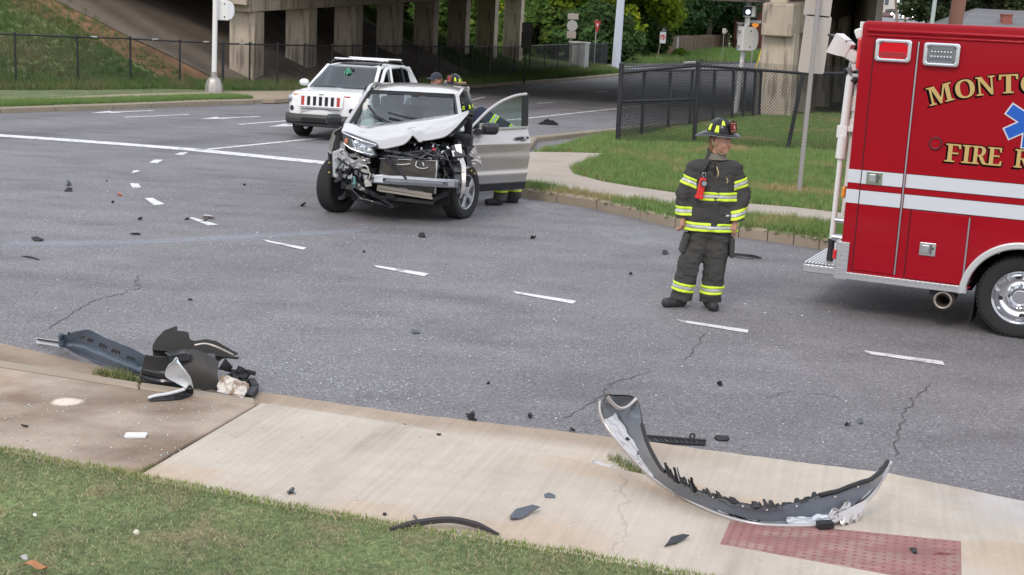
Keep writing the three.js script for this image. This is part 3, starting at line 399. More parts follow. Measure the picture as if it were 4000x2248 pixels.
{
  const k = struct('kerb'), r = rngOf(8);
  const pts = []; for (let i = 0; i < KL.length - 1; i++) { const a = KL[i], b = KL[i + 1], n = Math.max(1, Math.round(Math.hypot(b[0] - a[0], b[1] - a[1]) / 1.5)); for (let q = 0; q < n; q++) pts.push([lerp(a[0], b[0], q / n), lerp(a[1], b[1], q / n)]); } pts.push(KL.at(-1));
  for (let i = 0; i < pts.length - 1; i++) { const a = pts[i], b = pts[i + 1], d = [b[0] - a[0], b[1] - a[1]], L = Math.hypot(...d), n = [d[1] / L, -d[0] / L], g = 0.012 / L, h = 0.13 + 0.015 * r(); const s = n[0] < 0 ? 1 : -1; const w = 0.18 * s; const gg = slab([[lerp(a[0], b[0], g), lerp(a[1], b[1], g)], [lerp(b[0], a[0], g), lerp(b[1], a[1], g)], [lerp(b[0], a[0], g) + n[0] * w, lerp(b[1], a[1], g) + n[1] * w], [lerp(a[0], b[0], g) + n[0] * w, lerp(a[1], b[1], g) + n[1] * w]], -0.05, h, 0.03); part('kerbstone', planarUV(gg), M.curb, k); }
  // verge sheet between kerb and fence (grass), with a worn path on it
  const back = FP.map(([x, z]) => [x - 0.9, z - 0.5]);
  const verge = tintVerts(planarUV(slab([...KL.map(p => [p[0] - 0.12, p[1] - 0.05]), ...back.slice().reverse()], -0.05, 0.11)), (x, y, z) => { const q = 0.9 + 0.5 * fbm(x, z, 3); return [q, q, q]; });
  struct('verge', verge, M.turf);
  const wl = struct('pavement');
  part('paving', planarUV(slab([[-6.02, -39.753], [-6.927, -37.641], [-7.852, -37.256], [-8.684, -37.508], [-10.347, -35.561], [-12.286, -31.559], [-13.225, -29.448], [-13.497, -30.058], [-12.698, -32.621], [-11, -36.683], [-9.252, -39.45], [-7.616, -41.367], [-6.269, -43.061], [-4.911, -45.832], [-3.132, -49.804], [-0.393, -56.598], [2.197, -64.351], [4.213, -69.604], [5.231, -72.418], [5.033, -69.58], [2.111, -61.664], [-0.374, -54.505], [-2.74, -48.166], [-4.618, -43.137]], 0.02, 0.125)), std([0.46, 0.37, 0.27], 0.95, 0, { map: rep(TX.concrete, 1 / 1.5) }), wl);
  const between = (r2, u0, u1) => { const u = lerp(u0, u1, r2()) * (KL.length - 1), i = Math.min(KL.length - 2, Math.floor(u)), f = u - i; return [lerp(KL[i][0], KL[i + 1][0], f), lerp(KL[i][1], KL[i + 1][1], f)]; };
  grassOver('bright green verge grass along the far left kerb', 26000, 41, r2 => { const p = between(r2, 0.02, 0.47), w = 0.2 + r2() * 0.95; const tpr = 1; return [p[0] - 0.9 * w * tpr, 0.11, p[1] - 0.42 * w, 0.8]; }, (x, z, r2) => green(1.25 + 0.6 * r2(), r2() < 0.15 ? 0.6 : 0.1), 0.85);
  grassOver('strip of grass along the far kerb beyond the bridge', 9000, 42, r2 => { const p = between(r2, 0.72, 0.99), w = 0.2 + r2() * 0.9; return [p[0] - 0.9 * w, 0.11, p[1] - 0.42 * w, 1]; }, (x, z, r2) => green(1.1 + 0.5 * r2(), r2() < 0.15 ? 0.6 : 0.1), 1);
  grassOver('taller rough grass along the foot of the left chain fence', 30000, 43, r2 => { const u = r2() * (FP.length - 2), i = Math.floor(u), f = u - i, a = FP[i], b = FP[i + 1]; if (i > 7 && i < 17 && r2() < 0.8) return null; const w = Math.pow(r2(), 1.4) * (r2() < 0.5 ? 1 : -0.55); return [lerp(a[0], b[0], f) + 0.9 * w, 0.1, lerp(a[1], b[1], f) + 0.42 * w, 1.5 - Math.abs(w) * 0.6]; }, (x, z, r2) => green(0.75 + 0.5 * r2(), clamp(0.2 + 1.2 * fbm(x * 0.8, z * 0.8, 2) + (r2() < 0.2 ? 0.6 : 0))), 1.1);
}
// embankment of the bridge: a slope that rises to the left from behind the fence
const UPD = [-0.9816, -0.1908];
const toe = u => { const k = u * (FP.length - 1), i = Math.min(FP.length - 2, Math.floor(k)), f = k - i; return [lerp(FP[i][0], FP[i + 1][0], f) - 0.55, lerp(FP[i][1], FP[i + 1][1], f) - 0.28]; };
const TOE = (() => { const P = []; for (let i = 0; i <= 160; i++) P.push(toe(i / 160)); for (let it = 0; it < 6; it++) for (let i = 1; i < 160; i++) P[i] = [(P[i - 1][0] + 2 * P[i][0] + P[i + 1][0]) / 4, (P[i - 1][1] + 2 * P[i][1] + P[i + 1][1]) / 4]; return P; })();
function bank(s, t) { // s along the toe in 0..1, t metres up-slope
  const k = s * 160, i = Math.min(159, Math.floor(k)), f = k - i, x = lerp(TOE[i][0], TOE[i + 1][0], f), z = lerp(TOE[i][1], TOE[i + 1][1], f);
  const px = x + UPD[0] * t, pz = z + UPD[1] * t, far = sstep(-58, -84, pz - px * 0.15);
  const h = Math.min(0.395 * t, 7) * (1 - 0.93 * far);
  return [px, 0.08 + h + 0.05 * fbm(px * 0.6, pz * 0.6, 3) * Math.min(1, t), pz];
}
{
  const g = grid(150, 50, (u, v) => bank(u, v * 24)); const P = g.attributes.position, uv = g.attributes.uv; for (let i = 0; i < P.count; i++) uv.setXY(i, P.getX(i), -P.getZ(i) + P.getY(i));
  tintVerts(g, (x, y, z) => { const w = fbm(x * 0.35, z * 0.35, 4), q = 1.25 + 0.6 * w; return [q, q, q]; });
  struct('embankment', g, M.turf);
  // bare strip beside the bridge edge and paved slope under the deck
  const T0 = [-10.35, -42.53];
  const onBank = (a, t) => { let best = 0, bd = 1e9; const x = T0[0] + a * 0.42, z = T0[1] - a * 0.9075; for (let i = 0; i <= 160; i++) { const d = Math.hypot(TOE[i][0] - x, TOE[i][1] - z); if (d < bd) { bd = d; best = i; } } return bank(best / 160, t); };
  const strip = (a0, a1, lift, jag, n) => { const i0 = TOE.reduce((m, p, i) => { const a = (p[0] - T0[0]) * 0.42 - (p[1] - T0[1]) * 0.9075; return Math.abs(a - a0) < Math.abs(m[1] - a0) ? [i, a] : m; }, [0, 1e9])[0] / 160, i1 = TOE.reduce((m, p, i) => { const a = (p[0] - T0[0]) * 0.42 - (p[1] - T0[1]) * 0.9075; return Math.abs(a - a1) < Math.abs(m[1] - a1) ? [i, a] : m; }, [0, 1e9])[0] / 160; return grid(n, 60, (u, v) => { const t = v * 23.5; let s = lerp(i0, i1, u); if (u === 0) s += jag * (fbm(t * 0.9, 2, 3) - 0.2 * 0); const p = bank(clamp(s), t); return [p[0], p[1] + lift, p[2]]; }); };
  const d = strip(-0.9, 1.6, 0.03, 0.012, 14); const dp = d.attributes.position; d.attributes.uv.array.set(planarUV(d.clone()).attributes.uv.array); tintVerts(d, (x, y, z) => { const q = 1 + 0.6 * fbm(x * 0.9, z * 0.9, 3); return [q * 1.0, q * 0.92, q * 0.85]; }); struct('bare_soil', d, M.soil);
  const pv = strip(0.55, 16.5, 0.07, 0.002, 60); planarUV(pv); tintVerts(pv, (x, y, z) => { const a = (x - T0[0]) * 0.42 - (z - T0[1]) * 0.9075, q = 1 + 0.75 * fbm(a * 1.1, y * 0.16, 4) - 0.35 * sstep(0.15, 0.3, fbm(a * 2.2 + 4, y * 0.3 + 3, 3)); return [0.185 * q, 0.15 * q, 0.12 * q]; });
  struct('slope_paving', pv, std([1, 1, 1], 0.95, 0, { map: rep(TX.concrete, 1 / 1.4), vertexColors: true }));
  grassOver('grass on the embankment slope beside the bridge', 60000, 51, r => { const s = r(), t = Math.pow(r(), 1.3) * 8, p = bank(s, t); const a = (p[0] - T0[0]) * 0.42 - (p[2] - T0[1]) * 0.9075; if (a > -0.3 && a < 16.6) return null; if (a > -1.4 && a < 0 && r() < 0.75) return null; return [p[0], p[1], p[2], 1]; }, (x, z, r) => green(0.75 + 0.5 * r(), clamp(0.12 + 1.8 * fbm(x * 0.35, z * 0.35, 4) + (r() < 0.15 ? 0.5 : 0))), 1.0);
}
// far lawns, far road bend and the hill to the right
{
  const far = [[6.055, -85.544], [8.997, -94.369], [14.919, -104.875], [20.403, -114.058], [60, -100], [90, -140], [90, -420], [-60, -420], [-40, -95], [0, -92]];
  const fl = tintVerts(planarUV(slab(far, -0.1, 0.03)), (x, y, z) => [1.15, 1.25, 1.0]); struct('lawn', fl, M.turf);
  struct('road', planarUV(slab([[5.857, -81.289], [11.137, -98.628], [22.137, -123.872], [60, -118], [60, -112], [20.5, -114.617], [10.371, -91.732]], 0.0, 0.045)), std([0.15, 0.145, 0.145], 0.9, 0, { map: rep(TX.asphalt, 1 / 2.5) }));
  grassOver('far lawn grass in front of the wooden fence', 16000, 61, r => { const x = 4 + r() * 34, z = -92 - r() * 70; if (!inPoly(x, z, far)) return null; return [x, 0.03, z, 2.2]; }, (x, z, r) => green(1.1 + 0.6 * r(), clamp(fbm(x * 0.2, z * 0.2, 3) * 1.4)), 1.3);
  const hillY = (x, z) => 0.1 + 0.0262 * Math.max(0, -z - 28) + 0.2 * fbm(x * 0.03, z * 0.03, 3);
  const hg = grid(60, 60, (u, v) => { const z = lerp(-60, -420, v), x = lerp(Math.max(18, -z * 0.236), 230, u * u); return [x, hillY(x, z), z]; }); planarUV(hg, 0.4); tintVerts(hg, (x, y, z) => { const q = 1 + 0.5 * fbm(x * 0.05, z * 0.05, 3); return [1.1 * q, 1.15 * q, q]; }); struct('hill', hg, M.turf);
  const st = grid(3, 40, (u, v) => { const z = lerp(-120, -360, v), c = 0.279 * -z, x = c + (u - 0.5) * 13; return [x, hillY(x, z) + 0.25, z]; }); struct('road', planarUV(st), std([0.23, 0.225, 0.225], 0.9));
}

// ================================================================ BRIDGE
{
  const br = thing('bridge', 'concrete road bridge crossing over the street on square columns, dark underneath', 'bridge');
  const C0 = [-9.05, -44.15], D = [0.334, -0.943], yaw = Math.atan2(-D[1], D[0]) ; // row direction
  const ang = Math.atan2(D[0], -D[1]);   // turn so that local -z runs along the row
  for (let k = 0; k < 8; k++) { const x = C0[0] + D[0] * 3.63 * k, z = C0[1] + D[1] * 3.63 * k, top = 2.50 + 0.19 * k; const g = box(0.86, top + 0.3, 0.86, [0, top / 2 - 0.15, 0], [0, 0, 0], 0.025); const m = part('column', planarUV(g), M.bridge, br); m.position.set(x, 0, z); m.rotation.y = -ang * 0.55; }
  // cap beam along the row, its underside rising with the row
  const a = [C0[0] - D[0] * 0.75, 2.46, C0[1] - D[1] * 0.75], b = [C0[0] + D[0] * 26, 2.46 + 0.19 * 7.3, C0[1] + D[1] * 26];
  part('cap_beam', planarUV(bar([a[0], a[1] + 0.5, a[2]], [b[0], b[1] + 0.5, b[2]], 1.05, 1.0, [0, 1, 0], 0.03)), M.bridge, br);
  part('cap_haunch', planarUV(bar([a[0] - 0.55, a[1] + 0.72, a[2] + 0.1], [a[0] + 0.55, a[1] + 0.66, a[2] + 0.2], 0.8, 0.9, [0, 1, 0], 0.02)), M.bridge, br);
  // right-hand row of wide piers
  const R0 = [7.75, -41.0], RDD = [0.372, -0.928], ra = Math.atan2(RDD[0], -RDD[1]);
  for (let k = 0; k < 6; k++) { const x = R0[0] + RDD[0] * 3.6 * k, z = R0[1] + RDD[1] * 3.6 * k; const rings = [[1.10, 0.95, -0.3], [1.02, 0.9, 1.3], [0.98, 0.86, 2.62 + 0.27 * k]].map(([w, d, y]) => { const c = 0.07; return [[-w / 2 + c, y, d / 2], [w / 2 - c, y, d / 2], [w / 2, y, d / 2 - c], [w / 2, y, -d / 2 + c], [w / 2 - c, y, -d / 2], [-w / 2 + c, y, -d / 2], [-w / 2, y, -d / 2 + c], [-w / 2, y, d / 2 - c]]; }); const m = part('pier', planarUV(toCreasedNormals(loft(rings), 0.4)), M.bridge, br); m.position.set(x, 0, z); m.rotation.y = -ra; }
  const ca = [7.45, 0, -40.25], cb = [R0[0] + RDD[0] * 18.6, 0, R0[1] + RDD[1] * 18.6];
  part('cap_beam', planarUV(bar([ca[0], 3.0, ca[2]], [cb[0], 4.5, cb[2]], 0.93, 0.96, [0, 1, 0], 0.05)), M.bridge, br);
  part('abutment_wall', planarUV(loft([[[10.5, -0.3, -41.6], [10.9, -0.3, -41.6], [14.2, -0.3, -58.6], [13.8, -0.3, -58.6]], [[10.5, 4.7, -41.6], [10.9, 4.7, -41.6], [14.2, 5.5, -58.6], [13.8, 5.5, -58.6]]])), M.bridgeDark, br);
  for (const [dx, dz] of [[0.1, 0.6], [1.5, 2.7], [2.9, 6.2]]) part('bearing', box(0.5, 0.3, 0.4, [ca[0] + 0.1 + dx * 0.4, 3.6 + dx * 0.05, ca[2] - dz], [0, -ra, 0], 0.03), std([0.5, 0.46, 0.34], 0.8), br);
  // girders and slab: spans from the left slope across to the right
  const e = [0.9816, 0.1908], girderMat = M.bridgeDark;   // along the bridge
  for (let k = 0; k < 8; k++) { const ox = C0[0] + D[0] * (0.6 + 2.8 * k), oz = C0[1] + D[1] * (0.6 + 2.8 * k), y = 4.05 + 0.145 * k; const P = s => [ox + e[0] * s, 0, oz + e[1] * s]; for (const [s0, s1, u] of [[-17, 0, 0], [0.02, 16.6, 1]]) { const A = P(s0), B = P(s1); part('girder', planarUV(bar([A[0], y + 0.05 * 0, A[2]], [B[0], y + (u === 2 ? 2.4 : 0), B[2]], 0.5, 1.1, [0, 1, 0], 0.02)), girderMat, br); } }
  const dk = (s, t, y) => [C0[0] + e[0] * s + D[0] * t, y, C0[1] + e[1] * s + D[1] * t];
  const rings = [-17, 16.2, 20.4].map((s, i) => { const y = 4.6 + (i === 2 ? 0.1 : 0); return [dk(s, -0.9, y), dk(s, 21.8, y + 1.1), dk(s, 21.8, y + 1.75), dk(s, -0.9, y + 0.65)]; });
  part('deck', planarUV(toCreasedNormals(loft(rings), 0.3)), M.bridge, br);
}

// ================================================================ CHAIN-LINK FENCES
const wireGeo = {};
function fabric(parent, a, b, h, pitch, r, y0 = 0.04, ya = 0, yb = 0, ha = h, hb = h) { // wire mesh panel between two ground points
  const L = Math.hypot(b[0] - a[0], b[2] - a[2]), n = Math.max(2, Math.round(L / pitch)), key = [h, pitch, r].join();
  if (!wireGeo[key]) { const k = Math.round(h / pitch), P = []; for (let i = 0; i <= k; i++) P.push([(i % 2 ? 0.5 : -0.5) * pitch, i * h / k, 0]); const L2 = []; for (let i = 0; i < k; i++) L2.push(rod(P[i], P[i + 1], r, r, 3)); wireGeo[key] = merge(L2); }
  const ang = Math.atan2(-(b[2] - a[2]), b[0] - a[0]), mats = [];
  for (let i = 0; i < n; i++) { const t = (i + 0.5) / n, m = new THREE.Matrix4(); m.compose(V(lerp(a[0], b[0], t), lerp(a[1], b[1], t) + y0, lerp(a[2], b[2], t)), new THREE.Quaternion().setFromEuler(new THREE.Euler(0, ang + (i % 2 ? Math.PI : 0), 0)), V(1, lerp(ha, hb, t) / h, 1)); mats.push(m); }
  return inst('chain_link_mesh', wireGeo[key], M.wire, mats, null, parent);
}
{ // left fence along the embankment
  const f = thing('chain_link_fence', 'long black chain link fence along the foot of the embankment, running under the bridge', 'fence');
  const P = FP.slice(1); let H = []; P.forEach((p, i) => H.push(1.55 - 0.15 * clamp(i / 6)));
  P.forEach((p, i) => { part('post', [rod([p[0], 0, p[1]], [p[0], H[i] + 0.1, p[1]], i % 6 === 0 ? 0.04 : 0.03, undefined, 8), xf(new THREE.SphereGeometry(0.04, 8, 6), [p[0], H[i] + 0.12, p[1]])], M.fenceBlack, f); });
  const rail = []; for (let i = 0; i < P.length - 1; i++) rail.push(rod([P[i][0], H[i] + 0.08, P[i][1]], [P[i + 1][0], H[i + 1] + 0.08, P[i + 1][1]], 0.024, undefined, 6));
  rail.forEach(g => part('top_rail', g, M.fenceBlack, f));
  for (let i = 0; i < P.length - 1; i++) fabric(f, [P[i][0], 0.1, P[i][1]], [P[i + 1][0], 0.1, P[i + 1][1]], 1.45, 0.048, 0.0040, 0, 0, 0, H[i] - 0.02, H[i + 1] - 0.02);
  // end panel turned across at the far end
  const e = P.at(-1), e2 = [e[0] + 2.1, e[1] - 1.2]; 
  // clips that catch the light on the rail
  for (const [px, i] of [[0.5, 4], [0.6, 5], [0.3, 3], [0.7, 6]]) { const a = P[i], b = P[i + 1]; part('rail_sleeve', rod([lerp(a[0], b[0], px) - 0.07, H[i] + 0.085, lerp(a[1], b[1], px) + 0.07], [lerp(a[0], b[0], px) + 0.07, H[i] + 0.085, lerp(a[1], b[1], px) - 0.07], 0.03, undefined, 8), M.galv, f); }
}
{ // right corner fence with its leaning posts
  const f = thing('chain_link_fence', 'black chain link fence with leaning posts at the lawn corner behind the firefighter', 'fence');
  const A = [2.13, -0, -28.84], B = [3.865, 0.003, -29.5], Ct = [5.888, -0.003, -29.4], D = [8.6, 0, -29.3], E2 = [12.4, 0, -29.0];
  const At = [2.108, 1.825, -28.84], Bt = [3.824, 1.928, -29.5], CtT = [6.153, 1.865, -29.6], Dt = [8.9, 2.0, -29.5], Et = [12.6, 2.05, -29.2];
  const bs = [A, B, Ct, D, E2], ts = [At, Bt, CtT, Dt, Et];
  bs.forEach((b, i) => part('post', [rod([b[0], -0.1, b[2]], ts[i], i === 0 ? 0.055 : 0.045, undefined, 10), xf(new THREE.SphereGeometry(i === 0 ? 0.06 : 0.048, 10, 6), ts[i])], M.fenceBlack, f));
  const low = p => [p[0], p[1] - 0.06, p[2]], A1 = [2.135, 1.658, -28.84];
  part('top_rail', rod(A1, low(Bt), 0.034, undefined, 8), M.fenceBlack, f); part('top_rail', rod(low(Bt), low(CtT), 0.032, undefined, 8), M.fenceBlack, f); part('top_rail', rod(low(CtT), low(Dt), 0.032, undefined, 8), M.fenceBlack, f); part('top_rail', rod(low(Dt), low(Et), 0.032, undefined, 8), M.fenceBlack, f);
  part('middle_rail', rod([2.115, 1.041, -28.84], [3.823, 1.135, -29.5], 0.028, undefined, 8), M.fenceBlack, f);
  part('rail_sleeve', rod([3.496, 1.898, -29.42], [3.764, 1.925, -29.5], 0.042, undefined, 8), M.galv, f);
  const fb = (a, b, ha, hb) => fabric(f, [a[0], 0.12, a[2]], [b[0], 0.12, b[2]], 1.7, 0.034, 0.0040, 0, 0, 0, ha, hb);
  fb(A, [B[0] + 0.05, 0, B[2]], 1.75, 1.88); fb([B[0], 0, B[2]], [Ct[0] + 0.2, 0, Ct[2]], 1.88, 1.86); fb([Ct[0] + 0.2, 0, Ct[2]], [D[0] + 0.1, 0, D[2]], 1.86, 1.93); fb(D, E2, 1.93, 1.98);
}
{ // fence that runs back to the pier
  const f = thing('chain_link_fence', 'black chain link fence running back from the corner post to the bridge pier', 'fence');
  const base = [[2.209, -0.017, -29.6], [2.833, -0.028, -31], [3.68, 0.027, -33.2], [4.439, 0.065, -35], [5.329, 0.219, -37], [6.037, 0.255, -38.2], [6.454, 0.271, -38.9], [6.871, 0.277, -39.6], [7.151, 0.272, -40.2]];
  const tops = [[2.189, 1.674, -29.6], [2.802, 1.659, -31], [3.636, 1.606, -33.2], [4.408, 1.585, -35], [5.258, 1.55, -37], [5.967, 1.538, -38.2], [6.419, 1.522, -38.9], [6.827, 1.492, -39.6], [7.097, 1.47, -40.2]];
  base.forEach((b, i) => i && part('post', rod([b[0], 0, b[2]], tops[i], 0.042, undefined, 8), M.fenceBlack, f));
  for (let i = 0; i < tops.length - 1; i++) { part('top_rail', rod(tops[i], tops[i + 1], 0.03, undefined, 6), M.fenceBlack, f); fabric(f, [base[i][0], 0.1, base[i][2]], [base[i + 1][0], 0.1, base[i + 1][2]], 1.5, 0.04, 0.0055, 0, 0, 0, tops[i][1] - 0.1, tops[i + 1][1] - 0.1); }
}

// ================================================================ POLES, SIGNS, CABINETS
function cabinet(name, label, p, turn, w, h, d) { // white equipment box with a bowed lid on a pole
  const t = thing(name, label, 'equipment box', p, turn);
  part('case', box(w, h, d, [0, 0, 0], [0, 0, 0], 0.03, 2), M.whiteMetal, t);
  part('lid', (() => { const s = new THREE.Shape(); s.moveTo(w / 2 - 0.005, -h / 2 + 0.02); s.lineTo(w / 2 - 0.005, h / 2 - 0.02); s.quadraticCurveTo(w / 2 + 0.16, h / 2 - 0.05, w / 2 + 0.16, 0); s.quadraticCurveTo(w / 2 + 0.16, -h / 2 + 0.05, w / 2 - 0.005, -h / 2 + 0.02); return xf(prism(s, d * 0.96, 0.012), [0, 0, -d * 0.48]); })(), std([0.72, 0.74, 0.76], 0.5), t);
  for (const y of [h * 0.32, -h * 0.32]) part('lock', cyl(0.022, 0.022, 0.02, [w * 0.18, y, d / 2], [Math.PI / 2, 0, 0], 10), M.black, t);
  part('bracket', [box(0.12, 0.06, 0.1, [-w / 2 - 0.04, h * 0.3, 0]), box(0.12, 0.06, 0.1, [-w / 2 - 0.04, -h * 0.3, 0])], M.galv, t);
  return t;
}
{ // left signal pole
  const p = [-9.077, -39.607];
  const t = thing('signal_pole', 'white signal pole on a flared metal base by the left bridge columns', 'pole', [p[0], 0.1, p[1]]);
  part('pole', rod([0, 0.45, 0], [0.06, 5, 0], 0.075, 0.07, 16), M.whiteMetal, t);
  const rings = [[0.27, 0], [0.26, 0.22], [0.19, 0.40], [0.10, 0.46], [0.10, 0.56], [0.085, 0.58]].map(([r, y]) => { const n = 8, L = []; for (let i = 0; i < n; i++) { const a = i / n * 6.2832 + 0.39; L.push([Math.cos(a) * r, y, -Math.sin(a) * r]); } return L; });
  part('base', toCreasedNormals(loft(rings), 0.4), M.galv, t); part('collar', new THREE.TorusGeometry(0.085, 0.02, 8, 16).rotateX(Math.PI / 2).translate(0, 0.6, 0), M.galv, t);
  const q = [-8.895, 2.478, -39.9]; cabinet('equipment_box', 'white equipment box on the pole left of the bridge columns', [q[0], q[1] + 0.02, q[2]], 0.15, 0.36, 0.58, 0.34);
}
{ // right signal pole and boxes
  const p = [6.85, -42.2];
  const t = thing('signal_pole', 'white signal pole with boxes in front of the right bridge pier', 'pole', [p[0], 0, p[1]]);
  part('pole', rod([-0.1, 0, 0], [0.14, 5, 0], 0.085, 0.075, 14), M.whiteMetal, t);
  part('arm', bar([0.1, 2.93, 0.05], [0.46, 2.93, 0.1], 0.09, 0.09), M.whiteMetal, t); part('arm', bar([0.1, 2.3, 0.02], [0.3, 2.3, 0.05], 0.06, 0.06), M.galv, t);
  const q = [6.851, 2.398, -42]; cabinet('equipment_box', 'white equipment box on the pole beside the right bridge pier', q, 0.35, 0.40, 0.74, 0.36);
  const c = [6.904, 3.233, -42], h = thing('signal_lamp', 'small white boxed lamp glowing on the pole by the right pier', 'lamp', c, -0.3);
  part('housing', box(0.38, 0.34, 0.4, [0.02, 0, -0.05], [0, 0, 0], 0.03), M.whiteMetal, h); part('face', box(0.27, 0.28, 0.02, [-0.05, 0, 0.155], [0, 0, 0], 0.01), M.black, h); part('lens', cyl(0.075, 0.075, 0.02, [-0.02, -0.02, 0.17], [Math.PI / 2, 0, 0], 16), std([0.7, 0.72, 0.75], 0.2, 0, { emissive: new THREE.Color(0.8, 0.85, 1), emissiveIntensity: 0.8 }), h); part('mount', rod([0, -0.15, 0], [0.0, -0.42, 0], 0.05), M.whiteMetal, h);
  const s = [6.782, 2.559, -42.5], sm = thing('junction_box', 'small grey box on the far side of the right signal pole', 'box', [s[0] - 0.05, s[1] + 0.05, s[2]], 0.2); part('case', box(0.14, 0.5, 0.2, [0, 0, 0], [0, 0, 0], 0.02), M.galv, sm); part('cap', box(0.17, 0.04, 0.24, [0, 0.26, 0]), M.whiteMetal, sm);
}
{ // big sign seen from behind, near right
  const p = [4.571, -21.501], t = thing('sign_post', 'tall steel sign post with two beige signs seen from behind, by the ambulance', 'sign', [p[0], 0.1, p[1]]);
  const top = [4.864, 3.424, -22.7], o = [p[0], 0.1, p[1]], L = q => [q[0] - o[0], q[1] - o[1], q[2] - o[2]];
  part('post', bar([0, 0, 0], L(top), 0.075, 0.055, [0, 0, 1], 0.02), std([0.27, 0.255, 0.24], 0.7, 0.2), t);
  const panel = (c, w, h, lean) => { const s = new THREE.Shape(), r = 0.045; s.moveTo(-w / 2 + r, -h / 2); s.lineTo(w / 2 - r, -h / 2); s.quadraticCurveTo(w / 2, -h / 2, w / 2, -h / 2 + r); s.lineTo(w / 2, h / 2 - r); s.quadraticCurveTo(w / 2, h / 2, w / 2 - r, h / 2); s.lineTo(-w / 2 + r, h / 2); s.quadraticCurveTo(-w / 2, h / 2, -w / 2, h / 2 - r); s.lineTo(-w / 2, -h / 2 + r); s.quadraticCurveTo(-w / 2, -h / 2, -w / 2 + r, -h / 2); const m = part('sign_panel', prism(s, 0.006, 0.0015), M.signBack, t); m.position.set(...c); m.rotation.z = lean; for (const y of [-h * 0.35, h * 0.35]) { const b = part('bolt', cyl(0.012, 0.012, 0.02, [0, 0, 0], [Math.PI / 2, 0, 0], 8), M.steel, t); b.position.set(c[0] + Math.sin(-lean) * y + 0.005, c[1] + y, c[2] + 0.07); } };
  const c1 = L([4.877, 2.501, -22.76]), c2 = L([4.878, 3.206, -22.76]); panel(c1, 0.44, 0.96, -0.052); panel(c2, 0.45, 0.5, -0.052);
}
function backSign(name, label, base, topPx, cat, panels, mat = M.galv, pr = 0.03, lean = 0) { const t = thing(name, label, cat, [base[0], 0.05, base[1]]); part('post', rod([0, 0, 0], [lean, topPx, 0], pr, pr, 8), mat, t); for (const f of panels) f(t); return t; }
const rect = (w, h, x, y, m, name = 'sign_panel', turn = 0, z = 0.05) => t => { const g = box(w, h, 0.02, [0, 0, 0], [0, 0, 0], 0.008); const q = part(name, g, m, t); q.position.set(x, y, z); q.rotation.y = turn; };
